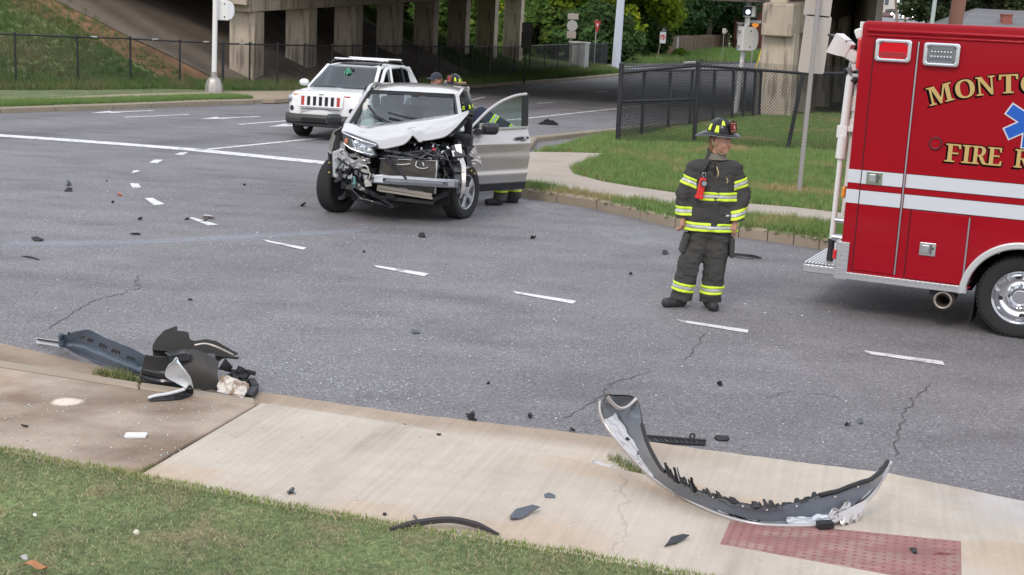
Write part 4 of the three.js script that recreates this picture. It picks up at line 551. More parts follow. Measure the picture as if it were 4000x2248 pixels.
{
  const b = [0.078, -55.395]; const dark = std([0.11, 0.10, 0.095], 0.7);
  backSign('street_sign', 'brown grey double sign seen from behind beyond the bridge columns', b, 2.5, 'sign', [rect(0.42, 0.36, 0.02, 2.30, std([0.19, 0.17, 0.16], 0.7)), rect(0.43, 0.66, 0.02, 1.78, dark)], M.fenceBlack, 0.03);
  const b2 = [2.419, -69.977]; backSign('street_sign', 'grey route sign with a round panel between two square ones', b2, 3.05, 'sign', [rect(0.55, 0.30, 0.04, 2.85, M.signBack), t => { const q = part('sign_panel', cyl(0.28, 0.28, 0.015, [0, 0, 0], [Math.PI / 2, 0, 0], 24), std([0.52, 0.52, 0.52], 0.5), t); q.position.set(0.02, 2.38, 0.05); }, rect(0.48, 0.36, 0, 1.92, M.signBack)], M.galv, 0.035);
  const b3 = [3.968, -75.295]; backSign('yield_sign', 'narrow red yield sign seen edge on beyond the fence', b3, 2.75, 'sign', [t => { const s = new THREE.Shape([new THREE.Vector2(-0.19, 0.33), new THREE.Vector2(0.19, 0.33), new THREE.Vector2(0.03, -0.3), new THREE.Vector2(-0.03, -0.3)]); const q = part('sign_panel', prism(s, 0.02, 0.004), std([0.42, 0.03, 0.035], 0.5), t); q.position.set(0.05, 2.36, 0.03); const s2 = new THREE.Shape([new THREE.Vector2(-0.06, 0.15), new THREE.Vector2(0.06, 0.15), new THREE.Vector2(0, -0.1)]); const q2 = part('sign_face', prism(s2, 0.01, 0), M.whiteVinyl, t); q2.position.set(0.05, 2.40, 0.055); }], M.galv, 0.03);
  const b4 = [9.739, -98.898]; backSign('turn_sign', 'white sign with a red crossed ring under a small black plate, leaning post', b4, 2.5, 'sign', [rect(0.40, 0.24, 0.42, 2.28, M.black, 'plate'), rect(0.06, 0.1, 0.34, 2.28, M.whiteVinyl, 'letter', 0, 0.07), rect(0.06, 0.1, 0.47, 2.28, M.whiteVinyl, 'letter', 0, 0.07), rect(0.44, 0.82, 0.36, 1.74, M.whiteVinyl), t => { const q = part('red_ring', new THREE.TorusGeometry(0.15, 0.03, 8, 24), M.redLens, t); q.position.set(0.36, 1.78, 0.07); const s = part('red_bar', box(0.3, 0.045, 0.02, [0, 0, 0], [0, 0, -0.8]), M.redLens, t); s.position.set(0.36, 1.78, 0.07); const a = part('arrow', [box(0.04, 0.2, 0.012, [0.03, -0.02, 0]), box(0.12, 0.04, 0.012, [-0.02, 0.08, 0])], M.black, t); a.position.set(0.36, 1.78, 0.068); }], M.galv, 0.03, 0.40);
  const lb = [5.396, -78.386], lp = thing('light_pole', 'tall pale tapered light pole standing beyond the fence', 'pole', [lb[0], 0.05, lb[1]]); part('shaft', rod([0, 0, 0], [0.12, 9, 0], 0.26, 0.17, 14), std([0.60, 0.64, 0.72], 0.5, 0.2), lp); part('base_plate', box(0.7, 0.05, 0.7, [0, 0.02, 0]), M.galv, lp);
  const cb = [2.95, -71.6], cab = thing('utility_cabinet', 'grey metal utility cabinet with a ribbed vent behind the fence', 'cabinet', [cb[0], 0.05, cb[1]], -0.45); part('case', box(0.92, 1.5, 0.55, [0, 0.75, 0], [0, 0, 0], 0.03), std([0.40, 0.40, 0.39], 0.6, 0.2), cab); part('roof', box(1.0, 0.06, 0.64, [0, 1.53, 0]), M.offWhite, cab); for (let i = 0; i < 4; i++) part('vent', box(0.04, 0.3, 0.02, [-0.26 + i * 0.09, 0.35, 0.28], [0, 0, 0], 0.004), M.galv, cab);
  // small far pieces
  const ob = [15.19, 1.636, -90], os = thing('warning_sign', 'small orange diamond sign near the brick house', 'sign', [ob[0], 0, ob[2]]); part('post', rod([0, 0, 0], [0, 2.9, 0], 0.03), M.galv, os); const od = part('sign_panel', box(0.36, 0.36, 0.02, [0, 0, 0], [0, 0, 0.785], 0.01), std([0.85, 0.28, 0.03], 0.6), os); od.position.set(0.05, [15.13, 2.981, -90][1], 0.04);
  const yb = [16.379, 1.127, -95], ys = thing('guy_marker', 'thin yellow cable marker slanting up beside the right pier', 'marker', [yb[0], 0, yb[2]]); part('sleeve', rod([0, 0, 0], [0.36, 1.7, 0], 0.045), std([0.8, 0.56, 0.03], 0.6), ys);
  const wb = [17.583, 0.481, -100], ws = thing('marker_post', 'short white marker post on the far lawn by the pier', 'marker', [wb[0], 0, wb[2]]); part('post', rod([0, 0, 0], [-0.1, 0.7, 0], 0.08), M.whiteMetal, ws);
  const wv = [15.862, 2.462, -108], wn = thing('notice', 'small pale notice on a post above the wooden fence', 'sign', [wv[0], 0, wv[2]]); part('post', rod([0, 0, 0], [0, wv[1], 0], 0.03), M.galv, wn); const wp = part('sign_panel', box(0.3, 0.4, 0.02, [0, 0, 0]), M.signBack, wn); wp.position.set(0, wv[1], 0.05);
}
{ // wooden fence beyond the road, every board its own
  const f = thing('wooden_fence', 'weathered wooden board fence on the far lawn under the trees', 'fence'); const r = rngOf(71);
  const a = [11.911, -112.142], b = [27.919, -185.157], n = 62, L = [b[0] - a[0], b[1] - a[1]], ang = Math.atan2(-L[1], L[0]);
  const mats = [0.8, 0.95, 1.1, 1.25].map((k, i) => std(i === 3 ? [0.5, 0.33, 0.2] : [0.42 * k, 0.37 * k, 0.32 * k], 0.9, 0, { map: TX.wood }));
  const len = Math.hypot(...L) / n * 0.86, bd = new THREE.ExtrudeGeometry(new THREE.Shape([new THREE.Vector2(-len / 2, 0), new THREE.Vector2(len / 2, 0), new THREE.Vector2(len / 2, 1.75), new THREE.Vector2(len * 0.25, 1.9), new THREE.Vector2(-len * 0.25, 1.9), new THREE.Vector2(-len / 2, 1.75)]), { depth: 0.05, bevelEnabled: false });
  for (let i = 0; i < n; i++) { const t = Math.pow((i + 0.5) / n, 1.25); const m = part('board', bd, i < 5 ? mats[3] : mats[Math.floor(r() * 3)], f); m.position.set(a[0] + L[0] * t + 0.03 * (r() - 0.5), -0.02 - 0.08 * r(), a[1] + L[1] * t); m.rotation.set(0, ang, (r() - 0.5) * 0.04); }
  part('rail', [bar([a[0], 0.5, a[1] - 0.1], [b[0], 0.5, b[1] - 0.1], 0.05, 0.1), bar([a[0], 1.4, a[1] - 0.1], [b[0], 1.4, b[1] - 0.1], 0.05, 0.1)], mats[0], f);
  const wg = part('white_panel', box(0.75, 1.7, 0.05, [0, 0.85, 0]), std([0.62, 0.62, 0.62], 0.7), f); wg.position.set(lerp(a[0], b[0], 0.1), 0, lerp(a[1], b[1], 0.1) + 0.25); wg.rotation.y = ang;
}

// ================================================================ TREES
const leafGeo = (() => { const r = rngOf(9), L = []; for (let i = 0; i < 5; i++) { const s = 0.17 + r() * 0.12, g = new THREE.BufferGeometry(); const p = [0, -s * 0.6, 0, s * 0.42, 0, 0.1 * s, 0, s * 0.75, 0, -s * 0.42, 0, 0.12 * s]; g.setAttribute('position', new THREE.Float32BufferAttribute(p, 3)); g.setIndex([0, 1, 2, 0, 2, 3]); g.computeVertexNormals(); xf(g, [(r() - 0.5) * 0.45, (r() - 0.5) * 0.45, (r() - 0.5) * 0.45], [r() * 3, r() * 6, r() * 3]); L.push(g); } return merge(L); })();
const leafMat = phys([1, 1, 1], 0.85, 0, { transmission: 0.3, thickness: 0, specularIntensity: 0.15 }); leafMat.side = THREE.DoubleSide;
function tree(label, x, z, h, w, n, tone, seed, { y0 = 0, low = 0.15, leaf = 1, droop = 0, trunkR = 0.3, name = 'tree', group, flatz = 1 } = {}) {
  const t = thing(name, label, name === 'shrub' ? 'shrub' : 'tree', [x, y0, z], 0, group), r = rngOf(seed), limbs = [];
  if (name !== 'shrub') limbs.push(rod([0, 0, 0], [0.1, h * 0.45, 0], trunkR, trunkR * 0.6, 9), rod([0.1, h * 0.45, 0], [0.2, h * 0.85, 0.1], trunkR * 0.6, trunkR * 0.15, 7));
  const cl = []; const nc = Math.round(16 + w * 2.2);
  for (let i = 0; i < nc; i++) { const a = r() * 6.28, v = low + (1 - low) * Math.pow(r(), 0.8), prof = Math.sin(Math.PI * clamp((v - low) / (1 - low) * 0.86 + 0.12)), R = w * 0.5 * prof * (0.45 + 0.6 * r()); const c = [Math.cos(a) * R, v * h, Math.sin(a) * R * flatz, (0.10 + 0.11 * r()) * Math.min(w, h) * 1.15, 0.68 + 0.6 * r(), r()]; cl.push(c); if (i % 2 === 0 && name !== 'shrub') limbs.push(rod([0.1, Math.max(h * 0.12, c[1] * 0.62), 0], [c[0] * 0.9, c[1], c[2] * 0.9], trunkR * 0.3, trunkR * 0.06, 5)); }
  if (limbs.length) part('trunk', planarUV(merge(limbs), 0.5), std([1, 1, 1], 0.95, 0, { map: TX.bark }), t); else part('stem', [0, 1, 2, 3, 4].map(i => rod([0, 0, 0], [Math.cos(i * 1.3) * w * 0.25, h * 0.6, Math.sin(i * 1.3) * w * 0.25], 0.03, 0.01, 5)), std([0.08, 0.06, 0.04], 0.9), t);
  const mats = [], cols = [], q = new THREE.Quaternion(), e = new THREE.Euler();
  n = Math.round(n * 1.9); for (let i = 0; i < n; i++) { const c = cl[Math.floor(r() * cl.length)], u = r() * 2 - 1, a = r() * 6.28, s = Math.sqrt(1 - u * u), R = c[3] * (0.5 + 0.55 * Math.pow(r(), 0.5)) * (1 + 0.25 * nz(u * 3 + c[5] * 9, a)); let px = c[0] + Math.cos(a) * s * R, py = c[1] + u * R * 0.85, pz = c[2] + Math.sin(a) * s * R * flatz; if (droop) py -= droop * Math.pow(Math.hypot(px, pz) / w * 2, 2); if (py < 0.1) continue; e.set(r() * 6, r() * 6, r() * 6); q.setFromEuler(e); const k = leaf * (0.7 + 0.7 * r()); mats.push(new THREE.Matrix4().compose(V(px, py, pz), q, V(k, k, k))); const sh = c[4] * (0.7 + 0.55 * r()), yel = r() < 0.12 ? 1.35 : 1; cols.push(new THREE.Color().setRGB(tone[0] * sh * yel * 1.5, tone[1] * sh * 1.5, tone[2] * sh * 1.4)); }
  inst('crown', leafGeo, leafMat, mats, cols, t);
  return t;
}
{
  const A = [0.085, 0.145, 0.02], B = [0.058, 0.10, 0.022], C = [0.15, 0.21, 0.02], Dk = [0.04, 0.075, 0.024], E = [0.11, 0.125, 0.04];
  tree('yellow green tree just right of the last bridge column', 2.2, -96, 11, 7.5, 5200, C, 101, { low: 0.05, leaf: 1.25 });
  tree('bright green tree with drooping leaves behind the route sign', 6.6, -100, 13, 8.5, 6500, C, 102, { low: 0.05, leaf: 1.3, droop: 1.2 });
  tree('dark green tree seen through the bridge columns', -3.4, -99, 12, 8, 5200, B, 103, { low: 0.04, leaf: 1.25 });
  tree('deep green tree behind the tall pale light pole', 8.6, -110, 15, 6.6, 6000, A, 104, { low: 0.04, leaf: 1.35, droop: 0.8 });
  tree('dark tree standing behind the crossed ring turn sign', 9.6, -118, 15, 6.5, 6500, B, 105, { low: 0.03, leaf: 1.35, droop: 1 });
  tree('blue green tree overhanging the left end of the wooden fence', 22.0, -162, 19, 14, 8600, [0.045, 0.085, 0.042], 106, { low: 0.27, leaf: 1.6, droop: 1.6 });
  tree('olive tree above the right half of the wooden fence', 30.2, -196, 19, 16, 6800, E, 107, { low: 0.1, leaf: 1.6, droop: 1.5 });
  tree('dark tree filling the gap behind the right signal pole', 35, -200, 20, 13, 5200, Dk, 108, { low: 0.08, leaf: 1.9 });
  tree('dark tree at the back between two lighter trees', 4.4, -118, 17, 12, 5200, Dk, 109, { low: 0.02, leaf: 1.8 });
  tree('tall dark tree at the back above the wooden fence', 23.5, -178, 22, 15, 5600, Dk, 110, { low: 0.02, leaf: 2.0 });
  tree('dark tree at the back behind the tall light pole', 11.5, -136, 19, 10, 5600, Dk, 111, { low: 0.02, leaf: 1.9 });
  tree('dark tree farthest left, hidden behind the columns', -9, -112, 15, 12, 4200, B, 112, { low: 0.02, leaf: 1.8 });
  tree('low dark thicket under the trees behind the cabinet', 5.0, -90, 3.4, 5.5, 2600, Dk, 113, { low: 0.05, leaf: 1.2, name: 'shrub' });
  tree('low dark thicket between the light pole and the turn sign', 8.4, -105, 3.6, 5, 2800, Dk, 114, { low: 0.05, leaf: 1.2, name: 'shrub' });
  tree('low thicket at the left end of the wooden fence', 10.3, -113, 3.2, 3.0, 1500, B, 115, { low: 0.05, leaf: 1.2, name: 'shrub' });
  tree('small round bush at the foot of the wooden fence', 12.75, -110, 0.75, 1.2, 420, A, 116, { low: 0.05, leaf: 0.55, name: 'shrub' });
  tree('low dark thicket behind the yellow green tree', 0.5, -92, 3.4, 5, 2200, B, 117, { low: 0.05, leaf: 1.2, name: 'shrub' });
  // trees on the right-hand hill
  tree('small street tree above the ambulance roof beside the far cars', 45.5, -185, 7.5, 6, 1600, [0.06, 0.085, 0.04], 120, { y0: 3.6, low: 0.42, leaf: 1.3, trunkR: 0.16 });
  tree('spreading dark tree left of the brown pole above the ambulance', 31.5, -102, 7.6, 6, 3400, [0.055, 0.075, 0.04], 121, { y0: 0.8, low: 0.34, leaf: 0.85, trunkR: 0.2 });
  tree('tree with bare forked limbs behind the brown pole', 34.9, -102, 8.6, 8.5, 3000, [0.065, 0.085, 0.038], 122, { y0: 0.8, low: 0.50, leaf: 0.9, trunkR: 0.28 });
  tree('tree whose leafy branches hang over the grey roof', 40.5, -106, 9.5, 8, 3000, [0.075, 0.10, 0.04], 123, { y0: 1.0, low: 0.46, leaf: 0.9, trunkR: 0.22, droop: 1 });
  tree('small bright green bush beside the brown pole', 31.3, -86.5, 1.9, 1.5, 500, [0.16, 0.24, 0.03], 124, { y0: 1.1, low: 0.1, leaf: 0.5, name: 'shrub' });
}

// ================================================================ FAR BUILDINGS, POLES AND CARS ON THE HILL
{
  const bh = thing('brick_house', 'dark red brick house half hidden behind the right signal pole', 'house', [[29.343, 2.437, -170][0], 0, -170], 0.3); part('wall', box(9, 5.6, 6, [2.5, 2.8, 0], [0, 0, 0], 0.02), std([0.16, 0.05, 0.042], 0.9), bh); part('roof', xf(prism([[-5, 0], [5, 0], [0, 2.2]], 6.6), [2.5, 5.6, -3.3]), std([0.09, 0.085, 0.085], 0.9), bh); for (const x of [-0.6, 0.5, 2.5, 4.6]) { const w = part('window', box(0.8, 1.3, 0.06, [0, 0, 0]), M.whiteMetal, bh); w.position.set(x, 3.2, 3.02); part('pane', box(0.62, 1.1, 0.03, [0, 0, 0.03]), std([0.05, 0.06, 0.08], 0.1), w); }
  const pb = [63.882, 7.322, -250], ho = thing('pale_building', 'pale pink house with two small windows at the head of the far street', 'house', [pb[0], 6.0, -250], 0.12);
  part('wall', box(5.6, 7, 6, [0, 2.4, 0], [0, 0, 0], 0.02), std([0.62, 0.55, 0.5], 0.9), ho); for (const x of [-1.4, 1.0]) { const w = part('window', box(1.0, 2.1, 0.08, [0, 0, 0]), M.whiteMetal, ho); w.position.set(x, 3.0, 3.03); part('pane', box(0.8, 1.8, 0.04, [0, 0, 0.04]), std([0.09, 0.10, 0.12], 0.1), w); } part('base_course', box(6.4, 0.7, 6.6, [0, 0.6, 0]), M.whiteMetal, ho); part('roof', xf(prism([[-3.4, 0], [3.4, 0], [0, 2.4]], 6.6), [0, 5.9, -3.3]), std([0.3, 0.28, 0.27], 0.9), ho);
  // low building with the grey roof
  const rb = [29.801, 3.385, -92], lo = thing('low_building', 'low red brown building with a long grey roof, white eaves and a brick chimney', 'house', [rb[0], 0, -92], -0.03);
  const ey = rb[1] - 0.25, W = 22; part('wall', box(W, ey + 0.3, 8, [W / 2 - 0.3, (ey - 0.3) / 2 + 0.1, -4.4], [0, 0, 0], 0.02), std([0.20, 0.055, 0.045], 0.9), lo); part('eaves', box(W + 0.8, 0.16, 8.8, [W / 2 - 0.3, ey + 0.36, -4.4], [0, 0, 0], 0.02), M.whiteMetal, lo); const rf = part('roof', toCreasedNormals(loft([[[-0.7, ey + 0.45, 0.05], [W + 0.1, ey + 0.45, 0.05], [W + 0.1, ey + 0.45, -8.9], [-0.7, ey + 0.45, -8.9]], [[1.8, ey + 1.75, -4.3], [W - 2.4, ey + 1.75, -4.3], [W - 2.4, ey + 1.75, -4.5], [1.8, ey + 1.75, -4.5]]]), 0.3), std([0.22, 0.22, 0.235], 0.9, 0, { map: rep(TX.concrete, 3) }), lo);
  part('chimney', [box(0.65, 0.9, 0.6, [3.0, ey + 0.9, -1.2]), box(0.75, 0.1, 0.7, [3.0, ey + 1.36, -1.2])], std([0.30, 0.10, 0.075], 0.9), rf); const win = part('window', box(1.4, 0.9, 0.1, [0, 0, 0]), M.whiteMetal, lo); win.position.set(2.2, ey - 0.8, -0.38); part('pane', box(1.2, 0.7, 0.05, [0, 0, 0.05]), std([0.05, 0.06, 0.08], 0.1), win);
  const hb = thing('low_building', 'faint grey roofed house above the long grey roof', 'house', [[51.852, 5.863, -150][0], 2.4, -150], 0.1); part('wall', box(11, 3.2, 7, [0, 1.2, 0]), std([0.42, 0.34, 0.32], 0.9), hb); part('roof', xf(prism([[-6.2, 0], [6.2, 0], [0, 2.6]], 8), [0, 2.8, -4]), std([0.33, 0.31, 0.33], 0.9), hb); { const w = part('window', box(1.8, 1.3, 0.1, [-2.6, 1.7, 3.52]), std([0.3, 0.12, 0.1], 0.8), hb); }
  // poles
  const bp = [19.662, 3.355, -62], bo = thing('wooden_pole', 'thick reddish brown pole rising behind the ambulance roof', 'pole', [bp[0] - 0.1, 0.1, -62]); part('pole', rod([-0.15, 0, 0], [0.32, 9, 0], 0.34, 0.29, 14), std([0.26, 0.13, 0.10], 0.9, 0, { bumpMap: TX.rough, bumpScale: 0.01 }), bo); part('band', rod([0.0, 3.1, 0], [0.005, 3.2, 0], 0.335, 0.335, 14), M.galv, bo);
  const gp = [23.918, 3.567, -80], go = thing('light_pole', 'thin grey pole between the far cars and the brown pole', 'pole', [gp[0], 0.3, -80]); part('pole', rod([-0.1, 0, 0], [0.12, 9, 0], 0.125, 0.11, 10), std([0.48, 0.52, 0.52], 0.5, 0.3), go); part('base_plate', box(0.4, 0.05, 0.4, [-0.1, 0.02, 0]), M.galv, go);
  const dp = [30.493, 4.189, -120], d1 = thing('light_pole', 'thin dark pole in front of the pale house', 'pole', [dp[0], 0.6, -120]); part('pole', rod([0, 0, 0], [0, 9.5, 0], 0.13, 0.11, 10), std([0.06, 0.06, 0.07], 0.7), d1); part('collar', cyl(0.2, 0.2, 0.25, [0, 2, 0]), std([0.06, 0.06, 0.07], 0.7), d1);
  const up = [46.226, 5.296, -170], u1 = thing('utility_pole', 'leaning wooden utility pole behind the far cars', 'pole', [up[0], 2.8, -170]); part('pole', rod([0.5, 0, 0], [-1.2, 10, 0], 0.2, 0.16, 8), std([0.28, 0.23, 0.18], 0.9), u1); part('brace', rod([1.6, 0, 0], [-0.4, 9.5, 0], 0.18, 0.14, 8), std([0.36, 0.32, 0.24], 0.9), u1);
  // two far cars with lights on
  const lampM = std([0.9, 0.9, 0.9], 0.2, 0, { emissive: new THREE.Color(1, 0.97, 0.9), emissiveIntensity: 6 });
  const farCar = (label, p, m, s, dark) => { const c = thing('far_car', label, 'car', p, 0.06); const rg = (x0, y0, z, n = 14) => 0; part('body', [box(1.8 * s, 0.72 * s, 4.4 * s, [0, 0.66 * s, -2.2 * s], [0, 0, 0], 0.14, 2)], m, c); part('cabin', loft([[[-0.8 * s, 1.0 * s, -1.1 * s], [0.8 * s, 1.0 * s, -1.1 * s], [0.82 * s, 1.0 * s, -4.2 * s], [-0.82 * s, 1.0 * s, -4.2 * s]], [[-0.62 * s, 1.55 * s, -1.9 * s], [0.62 * s, 1.55 * s, -1.9 * s], [0.64 * s, 1.55 * s, -3.6 * s], [-0.64 * s, 1.55 * s, -3.6 * s]]]), M.tint, c); part('roof', box(1.26 * s, 0.07, 1.7 * s, [0, 1.57 * s, -2.75 * s]), m, c); for (const x of [-0.72, 0.72]) { part('headlight', blob(0.2 * s, [x * s, 0.78 * s, 0.0], [1, 0.8, 0.5], 0), lampM, c); part('wheel', xf(new THREE.CylinderGeometry(0.33 * s, 0.33 * s, 0.24, 14), [x * 1.05 * s, 0.33 * s, -0.85 * s], [0, 0, Math.PI / 2]), M.rubber, c); part('wheel', xf(new THREE.CylinderGeometry(0.33 * s, 0.33 * s, 0.24, 14), [x * 1.05 * s, 0.33 * s, -3.5 * s], [0, 0, Math.PI / 2]), M.rubber, c); } part('grille', box(0.9 * s, 0.2 * s, 0.05, [0, 0.7 * s, 0.01]), M.black, c); return c; };
  const c1 = [63.903, 5.616, -235], c2 = [60.51, 5.035, -215]; farCar('dark red far car with its headlights on, left of the white one', [c1[0], c1[1], -235], std([0.16, 0.05, 0.05], 0.4), 1.05); farCar('white far car with bright headlights above the ambulance roof', [c2[0], c2[1], -215], M.whitePaint, 1.08);
  const c3 = [72.505, 7.061, -262]; farCar('dark far car behind the two with bright headlights', [c3[0], c3[1], -262], std([0.05, 0.06, 0.06], 0.4), 1.0);
}

// ================================================================ WHEELS
function wheelParts(parent, p, R, W, rimR, mat, spokes, steer = 0, name = 'wheel', hub = M.greyPlastic) { // axle along x, outer face at +x
  const w = part(name, (() => { const L = []; const prof = [[rimR, -W * 0.42], [rimR + 0.03, -W * 0.5], [R * 0.90, -W * 0.52], [R * 0.975, -W * 0.45], [R, -W * 0.32], [R, W * 0.32], [R * 0.975, W * 0.45], [R * 0.90, W * 0.52], [rimR + 0.03, W * 0.5], [rimR, W * 0.42]].map(q => new THREE.Vector2(q[0], q[1])); const g = new THREE.LatheGeometry(prof, 48); g.rotateZ(-Math.PI / 2); L.push(g); for (let k = -2; k <= 2; k++) { const t = new THREE.TorusGeometry(R * 0.999, 0.004, 4, 48); t.rotateY(Math.PI / 2); t.translate(k * W * 0.14, 0, 0); L.push(t); } for (let i = 0; i < 56; i++) { const a = i / 56 * 6.283; for (const s of [-1, 1]) L.push(xf(new THREE.BoxGeometry(W * 0.2, 0.012, 0.022), [s * W * 0.36, Math.cos(a) * R * 0.985, Math.sin(a) * R * 0.985], [a, 0, 0])); } return L; })(), M.rubber, parent);
  w.position.set(...p); w.rotation.y = steer;
  const rim = [], prof = [[rimR, W * 0.42], [rimR * 0.97, W * 0.44], [rimR * 0.93, W * 0.38], [rimR * 0.9, W * 0.1], [rimR * 0.9, -W * 0.35]].map(q => new THREE.Vector2(q[0], q[1])); const lg = new THREE.LatheGeometry(prof, 40); lg.rotateZ(-Math.PI / 2); rim.push(lg);
  if (spokes > 0) for (let i = 0; i < spokes; i++) { const a = i / spokes * 6.283 + 0.3; const g = prism([[-0.045, rimR * 0.12], [0.045, rimR * 0.12], [0.032, rimR * 0.6], [0.055, rimR * 0.93], [-0.055, rimR * 0.93], [-0.032, rimR * 0.6]], 0.035, 0.008); g.rotateX(-a * 0); g.rotateY(Math.PI / 2); const h = g.clone(); h.applyMatrix4(new THREE.Matrix4().makeRotationX(a)); h.translate(W * 0.28, 0, 0); rim.push(h); }
  rim.push(xf(new THREE.CylinderGeometry(rimR * 0.22, rimR * 0.26, 0.06, 20), [W * 0.33, 0, 0], [0, 0, -Math.PI / 2]));
  part('rim', rim, mat, w); part('brake_disc', xf(new THREE.CylinderGeometry(rimR * 0.72, rimR * 0.72, 0.03, 24), [-W * 0.05, 0, 0], [0, 0, Math.PI / 2]), hub, w);
  return w;
}

// ================================================================ AMBULANCE
const font = await new FontLoader().loadAsync('fonts/droid/droid_serif_bold.typeface.json');
function letter(ch, w, h, depth) { const g = new TextGeometry(ch, { font, size: 1, depth: 1, curveSegments: 6, bevelEnabled: false }); g.computeBoundingBox(); const b = g.boundingBox; g.translate(-(b.min.x + b.max.x) / 2, -b.min.y, 0); g.scale(w / (b.max.x - b.min.x), h / (b.max.y - b.min.y), depth); return g; }
{
  const t = thing('ambulance', 'red fire rescue ambulance with two white stripes and gold lettering, parked at the right edge', 'ambulance', [4.66, 0, -12.02], -25 * Math.PI / 180);
  const s = new THREE.Shape(); s.moveTo(-1.66, 0.43); s.lineTo(-0.47, 0.43); s.absarc(0, 0.38, 0.475, Math.PI - 0.1, 0.1, true); s.lineTo(2.95, 0.43); s.lineTo(2.95, 2.83); s.lineTo(-1.60, 2.83); s.quadraticCurveTo(-1.66, 2.83, -1.66, 2.77); s.lineTo(-1.66, 0.43);
  part('body', xf(prism(s, 2.34, 0.03, 4, 28), [0, 0, -2.34]), M.red, t);
  parts('roof_moulding', [xf(new THREE.CapsuleGeometry(0.022, 4.5, 4, 8), [0.66, 2.745, 0.0], [0, 0, Math.PI / 2]), xf(new THREE.CapsuleGeometry(0.014, 4.5, 4, 8), [0.66, 2.70, 0.0], [0, 0, Math.PI / 2])], M.red, t);
  const door = part('compartment_door', prism([[-1.526, 0.475], [-1.142, 0.475], [-1.142, 2.682], [-1.526, 2.682]], 0.016, 0.005), M.red, t, 'tall rear compartment door');
  const d2 = part('compartment_door', prism([[-1.035, 0.455], [-0.515, 0.455], [-0.515, 1.105], [-1.035, 1.105]], 0.016, 0.005), M.red, t, 'low square compartment door');
  part('seam', [box(0.008, 2.24, 0.004, [-1.532, 1.575, 0.001], [0, 0, 0], 0), box(0.40, 0.006, 0.004, [-1.335, 2.69, 0.001], [0, 0, 0], 0), box(0.53, 0.007, 0.004, [-0.775, 1.112, 0.001], [0, 0, 0], 0), box(0.007, 0.66, 0.004, [-1.042, 0.78, 0.001], [0, 0, 0], 0)], M.blackMatte, t);
  part('hinge', rod([-1.13, 0.475, 0.012], [-1.13, 2.66, 0.012], 0.009, undefined, 8), M.steel, t); part('hinge', rod([-0.507, 0.46, 0.012], [-0.507, 1.09, 0.012], 0.009, undefined, 8), M.steel, t);
  for (const [y0, y1] of [[1.312, 1.438], [1.117, 1.247]]) { part('stripe', [box(0.125, y1 - y0, 0.003, [-1.598, (y0 + y1) / 2, 0.0012], [0, 0, 0], 0), box(4.05, y1 - y0, 0.003, [0.91, (y0 + y1) / 2, 0.0012], [0, 0, 0], 0), box(0.38, y1 - y0, 0.003, [-1.334, (y0 + y1) / 2, 0.0165], [0, 0, 0], 0)], M.whiteVinyl, t); part('pinstripe', [box(4.05, 0.004, 0.003, [0.91, y1 + 0.003, 0.001], [0, 0, 0], 0), box(4.05, 0.004, 0.003, [0.91, y0 - 0.003, 0.001], [0, 0, 0], 0), box(0.38, 0.004, 0.003, [-1.334, y1 + 0.003, 0.0162], [0, 0, 0], 0), box(0.38, 0.004, 0.003, [-1.334, y0 - 0.003, 0.0162], [0, 0, 0], 0)], M.black, t); }
  const handle = (x, y, z, par) => { part('handle', [box(0.15, 0.125, 0.012, [x, y, z + 0.004], [0, 0, 0], 0.006)], M.chrome, par); part('paddle', box(0.065, 0.075, 0.016, [x - 0.018, y, z + 0.014], [0, 0, 0], 0.006), M.steel, par); part('lock', [cyl(0.013, 0.013, 0.012, [x + 0.048, y + 0.012, z + 0.014], [Math.PI / 2, 0, 0], 12), box(0.02, 0.09, 0.004, [x + 0.03, y, z + 0.0105], [0, 0, 0], 0)], M.greyPlastic, par); };
  handle(-1.405, 1.372, 0.018, door); handle(-0.85, 0.755, 0.018, d2);
  const tread = (w, h, d, p, m = t, n = 'tread_plate') => { const g = planarUV(box(w, h, d, p, [0, 0, 0], 0.006)); return part(n, g, treadMat, m); };
  const treadMat = std([0.66, 0.66, 0.67], 0.32, 0.9, { bumpMap: rep(TX.diamond, 1 / 0.09), bumpScale: 0.008 });
  tread(1.12, 0.07, 0.05, [-1.02, 0.412, 0.005]); tread(0.115, 0.37, 0.10, [-1.63, 0.55, -0.02]); tread(0.02, 0.37, 2.3, [-1.70, 0.55, -1.17]);
  // rear step
  const st = part('rear_step', planarUV(box(0.34, 0.085, 2.1, [-1.86, 0.415, -1.15], [0, 0, 0], 0.012)), treadMat, t); const sl = []; for (let i = 0; i < 10; i++) sl.push(box(0.026, 0.018, 2.06, [-2.01 + i * 0.033, 0.468, -1.15], [0, 0, 0], 0.004)); part('step_top', box(0.325, 0.004, 2.07, [-1.86, 0.4585, -1.15], [0, 0, 0], 0), M.blackMatte, st); parts('step_slat', sl, M.alu, st);
  // scene light masts on the rear corner
  const mast = part('light_mast', [rod([-1.823, 0.70, -0.35], [-1.812, 1.75, -0.35], 0.028), rod([-1.812, 1.68, -0.35], [-1.795, 2.30, -0.35], 0.042), rod([-1.815, 1.5, -0.35], [-1.81, 1.72, -0.35], 0.052), rod([-1.745, 0.92, -0.42], [-1.735, 2.25, -0.42], 0.026)], M.whiteMetal, t);
  part('foot', rod([-1.824, 0.46, -0.35], [-1.822, 0.70, -0.35], 0.036, 0.03), M.black, mast); part('clamp', [box(0.16, 0.05, 0.1, [-1.775, 1.79, -0.38]), box(0.1, 0.12, 0.1, [-1.82, 1.76, -0.36]), box(0.07, 0.14, 0.08, [-1.73, 2.03, -0.42]), box(0.08, 0.1, 0.08, [-1.735, 1.83, -0.42])], M.whiteMetal, mast);
